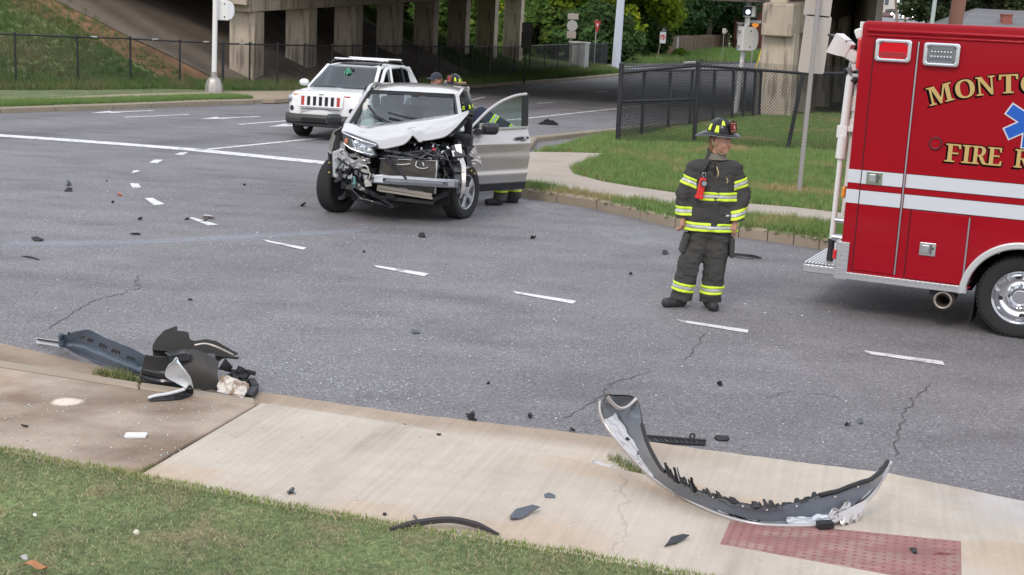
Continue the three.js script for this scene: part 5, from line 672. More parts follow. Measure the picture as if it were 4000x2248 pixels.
  part('coiled_cable', tube(Array.from({ length: 60 }, (_, i) => { const a = i * 1.1; return [-1.76 + Math.cos(a) * 0.05 + 0.05 * Math.sin(i * 0.1), 2.24 + i * 0.0022 + Math.sin(a) * 0.02, -0.36 + Math.sin(a) * 0.05]; }), 0.012, 180, 5), M.black, mast);
  const hd = part('floodlight', (() => { const q = (w, h, x) => [[x, h / 2, w / 2], [x, h / 2, -w / 2], [x, -h / 2, -w / 2], [x, -h / 2, w / 2]]; const g = toCreasedNormals(loft([q(0.22, 0.13, 0.0), q(0.3, 0.17, -0.08), q(0.36, 0.2, -0.17)]), 0.3); xf(g, [0, 0, 0], [0, 0, -0.42]); g.translate(-1.82, 2.54, -0.35); return g; })(), M.whiteMetal, t);
  part('housing', [box(0.17, 0.1, 0.16, [-1.80, 2.50, -0.33], [0, 0, -0.5], 0.02), rod([-1.80, 2.3, -0.35], [-1.79, 2.47, -0.35], 0.03), box(0.1, 0.09, 0.12, [-1.735, 2.40, -0.33], [0, 0, 0.3], 0.02)], M.offWhite, hd); part('visor', box(0.2, 0.02, 0.3, [-1.93, 2.655, -0.36], [0, 0, -0.3], 0.006), M.black, hd); part('knuckle', [cyl(0.03, 0.03, 0.12, [-1.785, 2.335, -0.33], [0.4, 0, 0.5]), box(0.1, 0.035, 0.08, [-1.72, 2.31, -0.33])], M.steel, hd);
  part('rear_lamp', box(0.05, 0.3, 0.12, [-1.70, 2.52, -0.22], [0, 0, 0], 0.03), M.redLens, t); part('rear_lamp', box(0.04, 0.12, 0.1, [-1.70, 1.20, -0.12], [0, 0, 0], 0.02), M.amber, t); part('rear_lamp', box(0.035, 0.1, 0.06, [-1.715, 0.60, -0.03], [0, 0, 0], 0.015), M.redLens, t); part('marker', [box(0.09, 0.1, 0.1, [-1.73, 2.71, -0.3], [0, 0, 0.4], 0.02), box(0.03, 0.06, 0.08, [-1.69, 2.79, -0.15])], M.whiteMetal, t);
  part('grab_handle', [rod([-1.70, 0.9, -0.25], [-1.79, 0.9, -0.25], 0.025), rod([-1.7, 0.73, -0.25], [-1.8, 0.73, -0.25], 0.035), rod([-1.69, 0.9, -0.6], [-1.69, 2.2, -0.6], 0.018)], M.steel, t);
  // warning lights
  const wl = (x0, x1, y0, y1, m, nm) => { const w = x1 - x0, h = y1 - y0, cx = (x0 + x1) / 2, cy = (y0 + y1) / 2; const rr = (w, h, r) => { const s = new THREE.Shape(); s.moveTo(-w / 2 + r, -h / 2); s.lineTo(w / 2 - r, -h / 2); s.absarc(w / 2 - r, -h / 2 + r, r, -Math.PI / 2, 0); s.lineTo(w / 2, h / 2 - r); s.absarc(w / 2 - r, h / 2 - r, r, 0, Math.PI / 2); s.lineTo(-w / 2 + r, h / 2); s.absarc(-w / 2 + r, h / 2 - r, r, Math.PI / 2, Math.PI); s.lineTo(-w / 2, -h / 2 + r); s.absarc(-w / 2 + r, -h / 2 + r, r, Math.PI, 1.5 * Math.PI); return s; }; const o = rr(w, h, 0.03); o.holes.push(rr(w - 0.075, h - 0.06, 0.02)); const f = part(nm, xf(prism(o, 0.035, 0.011, 3), [cx, cy, 0.015]), M.chrome, t); part('lens', xf(prism(rr(w - 0.07, h - 0.055, 0.02), 0.026, 0.006, 2), [cx, cy, 0.012]), m, f);
    return [f, cx, cy, w - 0.075, h - 0.06]; };
  const [f1, ax, ay, aw, ah] = wl(-1.515, -1.185, 2.465, 2.672, phys([0.62, 0.01, 0.02], 0.3, 0, { specularIntensity: 0.3, emissive: new THREE.Color(0.5, 0.0, 0.01), emissiveIntensity: 0.03 }), 'warning_light');
  part('reflector', [box(aw * 0.9, ah * 0.32, 0.006, [ax, ay - ah * 0.27, 0.036], [0, 0, 0], 0.002), box(aw * 0.7, 0.012, 0.008, [ax, ay - ah * 0.13, 0.037])], phys([0.36, 0.0, 0.01], 0.25, 0, { clearcoat: 1 }), f1);
  const [f2, bx, by, bw, bh] = wl(-1.078, -0.755, 2.448, 2.66, std([0.20, 0.21, 0.225], 0.18, 0.3), 'scene_light');
  for (const y of [0.022, -0.022]) parts('bulb', Array.from({ length: 7 }, (_, i) => blob(0.011, [bx - 0.085 + i * 0.028, by + y, 0.04], [1, 1.2, 0.6], 0, 1, 0, 1)), M.steel, f2); part('reflector', [box(bw * 0.8, 0.004, 0.004, [bx, by + 0.04, 0.038], [0, 0, 0], 0), box(bw * 0.8, 0.004, 0.004, [bx, by - 0.045, 0.038], [0, 0, 0], 0)], M.greyPlastic, f2);
  for (const [f, x, y, w, h] of [[f1, ax, ay, aw, ah], [f2, bx, by, bw, bh]]) parts('screw', [-1, 1].flatMap(i => [-1, 1].map(j => cyl(0.009, 0.009, 0.012, [x + i * (w / 2 - 0.012), y + j * (h / 2 - 0.012), 0.037], [Math.PI / 2, 0, 0], 8))), M.greyPlastic, f);
  const ring = part('round_marker', new THREE.TorusGeometry(0.052, 0.010, 8, 28).translate(-0.885, 1.745, 0.008), std([0.1, 0.01, 0.015], 0.4), t); part('lens', cyl(0.046, 0.046, 0.012, [-0.885, 1.745, 0.006], [Math.PI / 2, 0, 0], 24), M.red, ring);
  // gold lettering with a black shadow, and the blue six-armed star
  const gold = std([0.55, 0.38, 0.13], 0.5), gl = [['M', -0.865, 0.225], ['O', -0.66, 0.17], ['N', -0.49, 0.165], ['T', -0.303, 0.165], ['G', -0.12, 0.17], ['O', 0.065, 0.17], ['M', 0.28, 0.225], ['E', 0.48, 0.15], ['R', 0.65, 0.165], ['Y', 0.825, 0.165]];
  const put = (ch, x, y, w, h, rot) => { const a = xf(letter(ch, w, h, 0.004), [x, y, 0.0062], [0, 0, rot]); const L = part('letter', a, gold, t); part('letter_shadow', [xf(letter(ch, w + 0.02, h + 0.02, 0.003), [x, y - 0.01, 0.0012], [0, 0, rot]), xf(letter(ch, w + 0.014, h + 0.012, 0.0025), [x - 0.014, y - 0.018, 0.001], [0, 0, rot])], M.ink, L); };
  for (const [ch, x, w] of gl) { const u = x + 0.02, rot = -u / 2.5; put(ch, x, 2.262 - u * u / 5.0, w, 0.168, rot); }
  [['F', -0.722, 0.135], ['I', -0.602, 0.08], ['R', -0.488, 0.14], ['E', -0.356, 0.13], ['R', -0.115, 0.14], ['E', 0.02, 0.13], ['S', 0.145, 0.115], ['C', 0.27, 0.13], ['U', 0.41, 0.14], ['E', 0.55, 0.13]].forEach(([ch, x, w]) => put(ch, x, 1.588, w, 0.165, 0));
  const star = (R, w, z, dpt) => { const L = []; const pts = []; for (let k = 0; k < 6; k++) { const a = k * Math.PI / 3 + Math.PI / 2, c = Math.cos(a), s2 = Math.sin(a), b = w / Math.tan(Math.PI / 6) ; pts.push([c * b + s2 * w, s2 * b - c * w], [c * R + s2 * w, s2 * R - c * w], [c * R - s2 * w, s2 * R + c * w]); } return xf(prism(pts, dpt), [-0.085, 1.995, z]); };
  const sw = part('star_emblem', star(0.235, 0.062, 0.001, 0.003), M.whiteVinyl, t); part('star_fill', star(0.222, 0.050, 0.0042, 0.002), std([0.004, 0.10, 0.48], 0.5), sw); part('star_staff', box(0.012, 0.3, 0.002, [-0.085, 1.995, 0.0075], [0, 0, 0], 0), M.whiteVinyl, sw);
  // wheel arch, wheels, exhaust, underbody
  const ar = new THREE.Shape(); ar.absarc(0, 0.38, 0.535, Math.PI + 0.02, -0.02, true); ar.lineTo(0.47, 0.375); ar.absarc(0, 0.38, 0.47, 0, Math.PI, false); part('fender_trim', xf(prism(ar, 0.05, 0.012, 2, 30), [0, 0, -0.01]), M.alu, t);
  const wheelAt = (x, z, nm) => { const g = new THREE.Group(); g.rotation.y = -Math.PI / 2; g.position.set(x, 0.383, z); const tmp = g; const w = wheelParts(t, [x, 0.383, z], 0.385, 0.235, 0.245, M.chrome, 0, -Math.PI / 2, nm); const dish = new THREE.LatheGeometry([[0.0, 0.10], [0.05, 0.105], [0.055, 0.085], [0.085, 0.085], [0.09, 0.02], [0.15, 0.015], [0.19, 0.03], [0.225, 0.07], [0.24, 0.105], [0.248, 0.11]].map(q => new THREE.Vector2(q[0], q[1])), 40); dish.rotateZ(-Math.PI / 2); part('hubcap', dish, M.chrome, w); parts('lug_nut', Array.from({ length: 8 }, (_, i) => xf(new THREE.CylinderGeometry(0.012, 0.014, 0.04, 8), [0.04, Math.cos(i * 0.785) * 0.115, Math.sin(i * 0.785) * 0.115], [0, 0, Math.PI / 2])), M.steel, w); parts('hand_hole', [0.2, 1.77, 3.34, 4.9].map(a => xf(new THREE.CylinderGeometry(0.022, 0.022, 0.012, 12), [0.028, Math.cos(a) * 0.185, Math.sin(a) * 0.185], [0, 0, Math.PI / 2], [1, 1, 1.5])), M.black, w); return w; };
  wheelAt(0, -0.20, 'wheel'); wheelAt(3.85, -0.2, 'wheel'); parts('inner_wheel', [xf(new THREE.CylinderGeometry(0.385, 0.385, 0.24, 32), [0, 0.383, -0.5], [Math.PI / 2, 0, 0]), xf(new THREE.CylinderGeometry(0.385, 0.385, 0.5, 32), [0, 0.383, -1.95], [Math.PI / 2, 0, 0]), xf(new THREE.CylinderGeometry(0.385, 0.385, 0.25, 32), [3.85, 0.383, -2.1], [Math.PI / 2, 0, 0])], M.rubber, t);
  const ex = part('exhaust_pipe', (() => { const g = new THREE.LatheGeometry([[0.062, -0.5], [0.062, 0.0], [0.068, 0.012], [0.082, 0.012], [0.088, 0], [0.088, -0.05], [0.098, -0.055], [0.098, -0.09], [0.085, -0.095], [0.085, -0.5]].map(q => new THREE.Vector2(q[0], q[1])), 28); g.rotateX(Math.PI / 2); g.translate(-0.665, 0.285, -0.01); return g; })(), std([0.42, 0.36, 0.30], 0.45, 0.85), t); part('soot', cyl(0.06, 0.06, 0.02, [-0.665, 0.285, -0.3], [Math.PI / 2, 0, 0], 20), M.blackMatte, ex); part('hanger', [box(0.2, 0.09, 0.06, [-0.70, 0.36, -0.08]), box(0.04, 0.12, 0.04, [-0.62, 0.36, -0.06])], M.black, ex);
  part('mud_flap', box(0.012, 0.40, 0.5, [-0.40, 0.26, -0.34], [0, 0, -0.06], 0.003), M.blackMatte, t);
  part('chassis', [box(5.6, 0.16, 0.12, [1.0, 0.46, -0.75]), box(5.6, 0.16, 0.12, [1.0, 0.46, -1.6]), box(0.14, 0.16, 1.9, [0, 0.39, -1.2]), blob(0.2, [0, 0.37, -1.15], [1, 1, 1], 0.05), box(0.9, 0.24, 0.5, [-0.95, 0.38, -1.1]), box(1.2, 0.2, 0.5, [1.6, 0.38, -0.6])], M.blackMatte, t);
  // cab beyond the frame
  const cab = part('cab', loft([[2.96, 0.5, 1.95], [3.9, 0.5, 1.9], [4.3, 0.5, 1.35], [5.5, 0.55, 1.22], [5.72, 0.6, 1.05]].map(([x, y0, y1]) => { const zc = -1.17, hw = 1.02; return [[x, y0, zc + hw], [x, 1.15 < y1 ? 1.15 : y1 * 0.9, zc + hw], [x, y1, zc + hw * 0.82], [x, y1, zc - hw * 0.82], [x, 1.15 < y1 ? 1.15 : y1 * 0.9, zc - hw], [x, y0, zc - hw]]; })), M.red, t); part('side_window', prism([[3.1, 1.2], [3.85, 1.2], [3.8, 1.8], [3.1, 1.85]], 0.02), M.tint, cab); part('windshield', grid(2, 2, (u, v) => [lerp(4.32, 3.92, v), lerp(1.34, 1.86, v), -1.17 + (u - 0.5) * 1.6]), M.tint, cab); part('bumper', box(0.25, 0.3, 2.1, [5.75, 0.6, -1.17], [0, 0, 0], 0.05), M.chrome, cab);
}

// ================================================================ WHITE SUV
function ringXY(z, hw, yb, yt, tb = 0.06, n = 1) { return [[-hw * 0.96, yb, z], [-hw, yb + 0.10, z], [-hw * 1.0, (yb + yt) / 2, z], [-hw * 0.985, yt - tb * 1.6, z], [-hw * 0.93, yt - tb * 0.4, z], [-hw * 0.80, yt, z], [-hw * 0.4, yt + 0.012, z], [0, yt + 0.018, z], [hw * 0.4, yt + 0.012, z], [hw * 0.80, yt, z], [hw * 0.93, yt - tb * 0.4, z], [hw * 0.985, yt - tb * 1.6, z], [hw, (yb + yt) / 2, z], [hw, yb + 0.10, z], [hw * 0.96, yb, z]]; }
{
  const t = thing('white_suv', 'white SUV with a seven slot grille stopped behind the wrecked car, its roof bars on', 'car', [-3.93, 0, -28.55], -13 * Math.PI / 180); t.scale.setScalar(0.93);
  const arch = z => Math.max(0.34, 0.34 + 0.46 * Math.max(0, 1 - Math.pow((z) / 0.42, 2)), 0.34 + 0.46 * Math.max(0, 1 - Math.pow((z + 2.63) / 0.42, 2)));
  const st = [[0.965, 0.50, 0.60, 0.80], [0.95, 0.62, 0.54, 0.95], [0.92, 0.71, 0.5, 1.0], [0.86, 0.78, 0.48, 1.03], [0.76, 0.84, 0.46, 1.05], [0.6, 0.88, 0.44, 1.07]]; const Z = []; for (let z = 0.48; z > -3.4; z -= 0.08) Z.push(z);
  const rings = st.map(([z, hw, yb, yt]) => ringXY(z, hw, yb, yt, 0.14)).concat(Z.map(z => ringXY(z, 0.895, arch(z), z > -0.5 ? lerp(1.075, 1.13, (0.48 - z) / 0.98) : 1.13, 0.07)), [ringXY(-3.45, 0.86, 0.45, 1.12), ringXY(-3.52, 0.78, 0.5, 1.05)]);
  part('body', toCreasedNormals(loft(rings), 0.6), M.whitePaint, t);
  const bm = part('front_bumper', toCreasedNormals(loft([[0.86, 0.88], [0.95, 0.80], [1.0, 0.66], [1.03, 0.3], [1.035, 0]].flatMap(([z, x]) => [[x, z]]).concat([[-0.3, 1.03], [-0.66, 1.0], [-0.80, 0.95], [-0.88, 0.86]]).map(([x, z]) => [[x, 0.34, z - 0.08], [x, 0.40, z], [x, 0.48, z + 0.01], [x, 0.57, z - 0.03], [x, 0.585, z - 0.14], [x, 0.34, z - 0.2]])), 0.5), std([0.05, 0.048, 0.048], 0.55), t);
  part('lower_intake', box(0.86, 0.10, 0.03, [0, 0.455, 1.04], [0, 0, 0], 0.01), M.blackMatte, bm); parts('intake_bar', [-0.2, 0.05, 0.3].map(x => box(0.03, 0.1, 0.04, [x, 0.455, 1.045])), M.black, bm); part('skid_plate', box(1.2, 0.06, 0.1, [0, 0.345, 0.99], [0.3, 0, 0], 0.02), M.black, bm);
  const gr = part('grille', xf(prism((() => { const s = new THREE.Shape([[-0.52, -0.13], [0.52, -0.13], [0.54, 0.13], [-0.54, 0.13]].map(p => new THREE.Vector2(...p))); for (let i = 0; i < 7; i++) { const x = -0.42 + i * 0.14; s.holes.push(new THREE.Path([[x - 0.036, -0.10], [x + 0.036, -0.10], [x + 0.038, 0.10], [x - 0.038, 0.10]].map(p => new THREE.Vector2(...p)))); } return s; })(), 0.03, 0.006), [0, 0.87, 0.968], [-0.10, 0, 0]), M.whitePaint, t);
  const redOn = std([0.16, 0.01, 0.008], 0.3, 0, { emissive: new THREE.Color(0.7, 0.07, 0.03), emissiveIntensity: 0.28 });
  for (let i = 0; i < 7; i++) part('grille_slot', box(0.078, 0.21, 0.008, [-0.42 + i * 0.14, 0.87, 0.985], [-0.10, 0, 0], 0), i === 0 || i === 6 ? redOn : M.blackMatte, gr);
  part('crease', box(0.9, 0.012, 0.02, [0, 0.70, 0.975]), M.black, t);
  part('badge', box(0.12, 0.025, 0.01, [0, 1.02, 0.955], [-0.4, 0, 0]), M.greyPlastic, t);
  const lit = std([0.9, 0.9, 0.9], 0.2, 0, { emissive: new THREE.Color(1, 0.98, 0.95), emissiveIntensity: 2.5 });
  for (const s of [-1, 1]) { const h = part('headlight', blob(0.135, [s * 0.72, 0.90, 0.86], [1.0, 0.8, 0.5], 0, 1, 0, 3), s > 0 ? lit : M.lens, t); part('headlight_bowl', blob(0.12, [s * 0.715, 0.90, 0.845], [1, 0.8, 0.4], 0, 1, 0, 2), M.steel, h); part('fog_lamp', [xf(new THREE.CylinderGeometry(0.06, 0.06, 0.04, 16), [s * 0.70, 0.69, 0.905], [Math.PI / 2, 0, s * -0.5])], M.black, t); part('turn_signal', box(0.16, 0.03, 0.04, [s * 0.60, 1.0, 0.90], [0, s * 0.2, 0]), s > 0 ? redOn : M.amber, t);
    part('mirror', blob(0.12, [s * 1.0, 1.19, -0.5], [1.0, 0.72, 0.6], 0.03, 2, 1, 2), M.whitePaint, t);
    part('pillar', bar([s * 0.79, 1.10, -0.28], [s * 0.635, 1.60, -1.12], 0.075, 0.06), M.whitePaint, t);
    part('door_frame', [tube([[s * 0.845, 1.12, -0.55], [s * 0.80, 1.30, -0.82], [s * 0.72, 1.52, -1.25], [s * 0.69, 1.575, -1.6], [s * 0.69, 1.58, -2.4], [s * 0.71, 1.54, -2.9], [s * 0.78, 1.34, -3.2], [s * 0.85, 1.12, -3.3]], 0.045, 40, 8), bar([s * 0.845, 1.12, -1.45], [s * 0.70, 1.58, -1.62], 0.06, 0.1)], M.whitePaint, t); part('window_post', bar([s * 0.852, 1.12, -2.35], [s * 0.71, 1.57, -2.42], 0.05, 0.09), M.black, t);
    part('quarter_panel', thick(grid(6, 6, (u, v) => [s * lerp(0.88, 0.70, v), lerp(1.1, 1.58, v), lerp(-2.95, -3.5 + 0.3 * v, u)]), 0.03), M.whitePaint, t);
    part('side_window', grid(8, 4, (u, v) => [s * lerp(0.845, 0.70, v), lerp(1.12, 1.57, v), lerp(-0.5 - 0.75 * v, -3.25 + 0.35 * v, u)]), M.tint, t);
    part('roof_rail', [tube([[s * 0.62, 1.63, -1.2], [s * 0.62, 1.70, -1.35], [s * 0.63, 1.70, -2.7], [s * 0.63, 1.63, -2.9]], 0.02, 24, 6)], M.black, t); }
  part('windshield', grid(10, 8, (u, v) => [(u - 0.5) * 2 * lerp(0.77, 0.63, v), lerp(1.11, 1.60, v), lerp(-0.22, -1.08, v) + 0.10 * (1 - Math.pow(2 * u - 1, 2))]), M.tint, t);
  part('roof', thick(grid(12, 16, (u, v) => { const w = lerp(0.64, 0.66, v), q = 2 * u - 1; return [q * w, 1.60 + 0.06 * Math.sin(Math.PI * clamp(v * 0.9 + 0.05)) - 0.04 * q * q * q * q, lerp(-1.06, -3.2, v)]; }), 0.04), M.whitePaint, t);
  part('sunroof', grid(4, 4, (u, v) => [(u - 0.5) * 0.85, 1.645 + 0.02 * Math.sin(v * 2), lerp(-1.25, -1.95, v)]), M.black, t);
  for (const z of [-1.55, -2.55]) part('roof_bar', box(1.36, 0.045, 0.09, [0.02, 1.745, z], [0, 0, 0], 0.02), M.alu, t);
  part('tailgate_glass', grid(4, 3, (u, v) => [(u - 0.5) * 2 * lerp(0.75, 0.62, v), lerp(1.12, 1.56, v), lerp(-3.5, -3.22, v)]), M.tint, t);
  part('interior', [box(1.4, 0.12, 2.8, [0, 0.95, -1.9]), box(1.45, 0.22, 0.4, [0, 1.03, -0.55], [0, 0, 0], 0.08), box(0.5, 0.6, 0.14, [-0.36, 1.15, -1.5], [-0.2, 0, 0], 0.06), box(0.5, 0.6, 0.14, [0.36, 1.15, -1.5], [-0.2, 0, 0], 0.06), box(0.26, 0.16, 0.1, [-0.36, 1.49, -1.58], [0, 0, 0], 0.04), box(0.26, 0.16, 0.1, [0.36, 1.49, -1.58], [0, 0, 0], 0.04), box(1.3, 0.5, 0.14, [0, 1.15, -2.5], [-0.2, 0, 0], 0.06)], M.interior, t);
  part('steering_wheel', new THREE.TorusGeometry(0.19, 0.018, 8, 24).rotateX(-0.4).translate(0.36, 1.14, -0.75), M.black, t);
  part('hanging_beads', [0, 1, 2, 3].map(i => xf(new THREE.TorusGeometry(0.09 + 0.02 * (i % 2), 0.014, 6, 20), [-0.02 + 0.02 * i, 1.38 - 0.015 * i, -0.72], [0.1, 0.3 * i, 0], [0.75, 1.6, 1])), std([0.09, 0.36, 0.22], 0.5), t); part('rear_mirror', box(0.24, 0.07, 0.03, [0, 1.52, -0.82]), M.black, t);
  part('wiper', [bar([-0.62, 1.13, -0.14], [-0.05, 1.15, -0.12], 0.02, 0.02), bar([0.05, 1.13, -0.13], [0.62, 1.15, -0.16], 0.02, 0.02)], M.black, t);
  for (const [x, z, sy] of [[-0.80, 0, -0.1], [0.80, 0, -0.1], [-0.80, -2.63, 0], [0.80, -2.63, 0]]) { wheelParts(t, [x, 0.355, z], 0.355, 0.225, 0.23, M.alu, 5, (x < 0 ? Math.PI : 0) + sy); }
  parts('arch_cladding', [-1, 1].flatMap(s => [0, -2.63].map(z => { const a = new THREE.Shape(); a.absarc(0, 0.36, 0.49, Math.PI + 0.05, -0.05, true); a.lineTo(0.40, 0.36); a.absarc(0, 0.36, 0.42, 0, Math.PI, false); const g = prism(a, 0.05, 0.008, 1, 20); g.rotateY(Math.PI / 2); g.translate(s > 0 ? 0.875 : -0.925, 0, z); return g; })), M.greyPlastic, t);
  part('underbody', [box(1.5, 0.2, 4.2, [0, 0.42, -1.35]), box(1.1, 0.5, 0.9, [0, 0.6, 0])], M.blackMatte, t);
}

// ================================================================ WRECKED SILVER CAR
{
  const t = thing('wrecked_car', 'silver SUV with crushed open front, bent bonnet and its driver door standing open', 'car', [-1.62, 0, -17.95], -1.5 * Math.PI / 180), r = rngOf(77);
  const sil = M.silver, dk = M.black, rough = (g, a, f, seed) => { const P = g.attributes.position; for (let i = 0; i < P.count; i++) { const x = P.getX(i), y = P.getY(i), z = P.getZ(i); P.setXYZ(i, x + a * nz(x * f + seed, y * f, z * f), y + a * nz(x * f, y * f + seed, z * f), z + a * nz(x * f, y * f, z * f + seed)); } g.computeVertexNormals(); return g; };
  // roof, pillars, glass
  part('roof', thick(grid(16, 20, (u, v) => { const q = 2 * u - 1, w = lerp(0.615, 0.64, v) - 0.05 * Math.pow(v, 4); const yc = 1.575 + 0.10 * Math.sin(Math.PI * (0.14 + 0.62 * v)) - 0.035 - 0.05 * Math.pow(Math.max(0, v - 0.7) / 0.3, 2); return [q * w, yc - 0.055 * Math.pow(Math.abs(q), 3.2), lerp(-1.46, -3.45, v)]; }), 0.035), sil, t);
  const pil = (name, a, b, w, d, m = sil) => part(name, bar(a, b, w, d, [1, 0, 0.2], 0.02), m, t);
  pil('pillar', [-0.815, 1.10, -0.55], [-0.648, 1.545, -1.47], 0.06, 0.075); pil('pillar', [0.815, 1.10, -0.55], [0.648, 1.545, -1.47], 0.06, 0.075);
  for (const s of [-1, 1]) {
    part('roof_rail', tube([[s * 0.648, 1.545, -1.46], [s * 0.672, 1.60, -1.8], [s * 0.682, 1.625, -2.4], [s * 0.672, 1.59, -3.0], [s * 0.64, 1.50, -3.45]].map(q => [q[0], q[1] - 0.014, q[2]]), 0.03, 40, 8), sil, t);
    part('pillar_trim', bar([s * 0.78, 1.10, -0.50], [s * 0.618, 1.552, -1.42], 0.02, 0.03, [1, 0, 0], 0.005), M.black, t);
    part('door_post', bar([s * 0.865, 1.05, -1.86], [s * 0.69, 1.59, -2.0], 0.05, 0.13, [1, 0, 0], 0.02), M.black, t);
    part('rear_pillar', thick(grid(4, 6, (u, v) => [s * lerp(0.87, 0.67, v), lerp(1.02, 1.57, v), lerp(-2.75 - 0.35 * (1 - v) , -3.6 + 0.12 * v, u)]), 0.04), sil, t);
    part('rear_window', grid(4, 4, (u, v) => [s * lerp(0.865, 0.69, v), lerp(1.08, 1.57, v), lerp(-1.95, -2.85 + 0.1 * v, u)]), M.tint, t);
    part('body_side', thick(grid(14, 8, (u, v) => { const z = lerp(-1.84, -3.85, u), y0 = 0.32 + 0.42 * Math.max(0, 1 - Math.pow((z + 2.62) / 0.42, 2)), y = lerp(y0, 1.07, v); return [s * (0.905 - 0.03 * Math.pow(Math.abs(y - 0.72) / 0.4, 2) - (u > 0.85 ? (u - 0.85) * 0.5 : 0)), y, z]; }), 0.03), sil, t);
    part('sill', box(0.14, 0.16, 2.1, [s * 0.83, 0.33, -1.45], [0, 0, 0], 0.03), s > 0 ? dk : sil, t);
    part('tail_light', box(0.12, 0.36, 0.12, [s * 0.74, 1.0, -3.78], [0, 0, 0], 0.03), M.redLens, t);
  }
  part('windshield', grid(14, 10, (u, v) => { const q = 2 * u - 1; return [q * lerp(0.785, 0.625, v), lerp(1.09, 1.572, v) - 0.02 * q * q, lerp(-0.60, -1.46, v) + 0.11 * (1 - q * q)]; }), M.glass, t);
  part('windshield_frit', [grid(14, 1, (u, v) => { const q = 2 * u - 1, k = lerp(0.93, 1, v); return [q * lerp(0.785, 0.625, k), lerp(1.09, 1.572, k) - 0.02 * q * q + 0.003, lerp(-0.60, -1.46, k) + 0.11 * (1 - q * q) + 0.004]; }), grid(14, 1, (u, v) => { const q = 2 * u - 1, k = lerp(0, 0.05, v); return [q * lerp(0.785, 0.625, k), lerp(1.09, 1.572, k) - 0.02 * q * q + 0.003, lerp(-0.60, -1.46, k) + 0.11 * (1 - q * q) + 0.004]; })], M.blackMatte, t);
  part('tailgate', [thick(grid(8, 4, (u, v) => [(2 * u - 1) * 0.84, lerp(0.45, 1.1, v), -3.84 - 0.04 * (1 - Math.pow(2 * u - 1, 2))]), 0.04), bar([-0.7, 1.55, -3.5], [0.7, 1.55, -3.5], 0.1, 0.07)], sil, t); part('rear_glass', grid(8, 4, (u, v) => [(2 * u - 1) * lerp(0.74, 0.6, v), lerp(1.1, 1.54, v), lerp(-3.84, -3.5, v)]), M.glass, t);
  for (const z of [-1.55]) part('roof_edge', bar([-0.62, 1.565, -1.455], [0.62, 1.565, -1.455], 0.05, 0.03), M.black, t);
  // cabin
  part('dashboard', [rough(box(1.5, 0.22, 0.5, [0, 0.98, -0.78], [0, 0, 0], 0.08, 3), 0.02, 6, 2), box(1.55, 0.5, 0.06, [0, 0.75, -0.62])], M.interior, t);
  const sw = part('steering_wheel', xf(new THREE.TorusGeometry(0.185, 0.018, 8, 28), [0.37, 1.06, -1.12], [-0.42, 0, 0]), M.black, t); part('airbag', blob(0.15, [0.37, 1.02, -1.04], [1, 1, 0.6], 0.25, 2, 4), M.bag, sw);
  for (const [x, z] of [[-0.37, -1.75], [0.37, -1.75], [-0.4, -2.7], [0.0, -2.7], [0.4, -2.7]]) { const s = part('seat', [box(0.48, 0.66, 0.15, [x, 0.98, z], [-0.2, 0, 0], 0.06, 3), box(0.5, 0.16, 0.5, [x, 0.62, z + 0.25], [0, 0, 0], 0.06, 2)], M.seat, t); part('headrest', [box(0.27, 0.19, 0.11, [x, 1.38, z - 0.1], [-0.15, 0, 0], 0.05, 3), rod([x - 0.06, 1.25, z - 0.06], [x - 0.06, 1.33, z - 0.09], 0.008), rod([x + 0.06, 1.25, z - 0.06], [x + 0.06, 1.33, z - 0.09], 0.008)], M.seat, s); }
  parts('curtain_airbag', [blob(0.2, [-0.60, 1.20, -1.25], [0.42, 1.35, 1.4], 0.25, 2.4, 3, 3), blob(0.16, [-0.56, 1.06, -0.98], [0.8, 0.9, 0.8], 0.3, 2.2, 5, 3), blob(0.2, [-0.64, 1.28, -2.2], [0.3, 1.2, 2.4], 0.2, 2, 6, 2), blob(0.18, [0.60, 1.30, -2.0], [0.5, 1.1, 1.9], 0.25, 2, 8, 2)], M.bag, t);
  part('airbag', blob(0.17, [-0.36, 1.06, -0.98], [1.1, 0.5, 0.8], 0.35, 2, 11, 3), M.bag, t);
  part('rear_mirror', [box(0.25, 0.075, 0.04, [0.16, 1.43, -1.26], [0, -0.15, 0], 0.02), box(0.10, 0.10, 0.10, [0.06, 1.50, -1.32])], M.black, t); parts('map_lamp', [box(0.06, 0.025, 0.03, [0.02, 1.535, -1.42]), box(0.06, 0.025, 0.03, [0.16, 1.535, -1.42])], M.amber, t);
  part('floor', [box(1.6, 0.1, 3.3, [0, 0.38, -2.2]), box(1.6, 0.5, 0.05, [0, 0.6, -0.5])], M.blackMatte, t);
  part('wiper', [bar([-0.558, 1.386, -0.95], [-0.429, 1.264, -0.8], 0.03, 0.022), bar([-0.429, 1.264, -0.8], [-0.212, 1.188, -0.62], 0.026, 0.02), bar([-0.479, 1.293, -0.84], [-0.284, 1.188, -0.64], 0.014, 0.014)], dk, t);
  part('wiper', [bar([-0.252, 1.314, -0.8], [-0.074, 1.277, -0.74], 0.035, 0.025), bar([-0.074, 1.277, -0.74], [0.159, 1.259, -0.6], 0.04, 0.028)], dk, t);
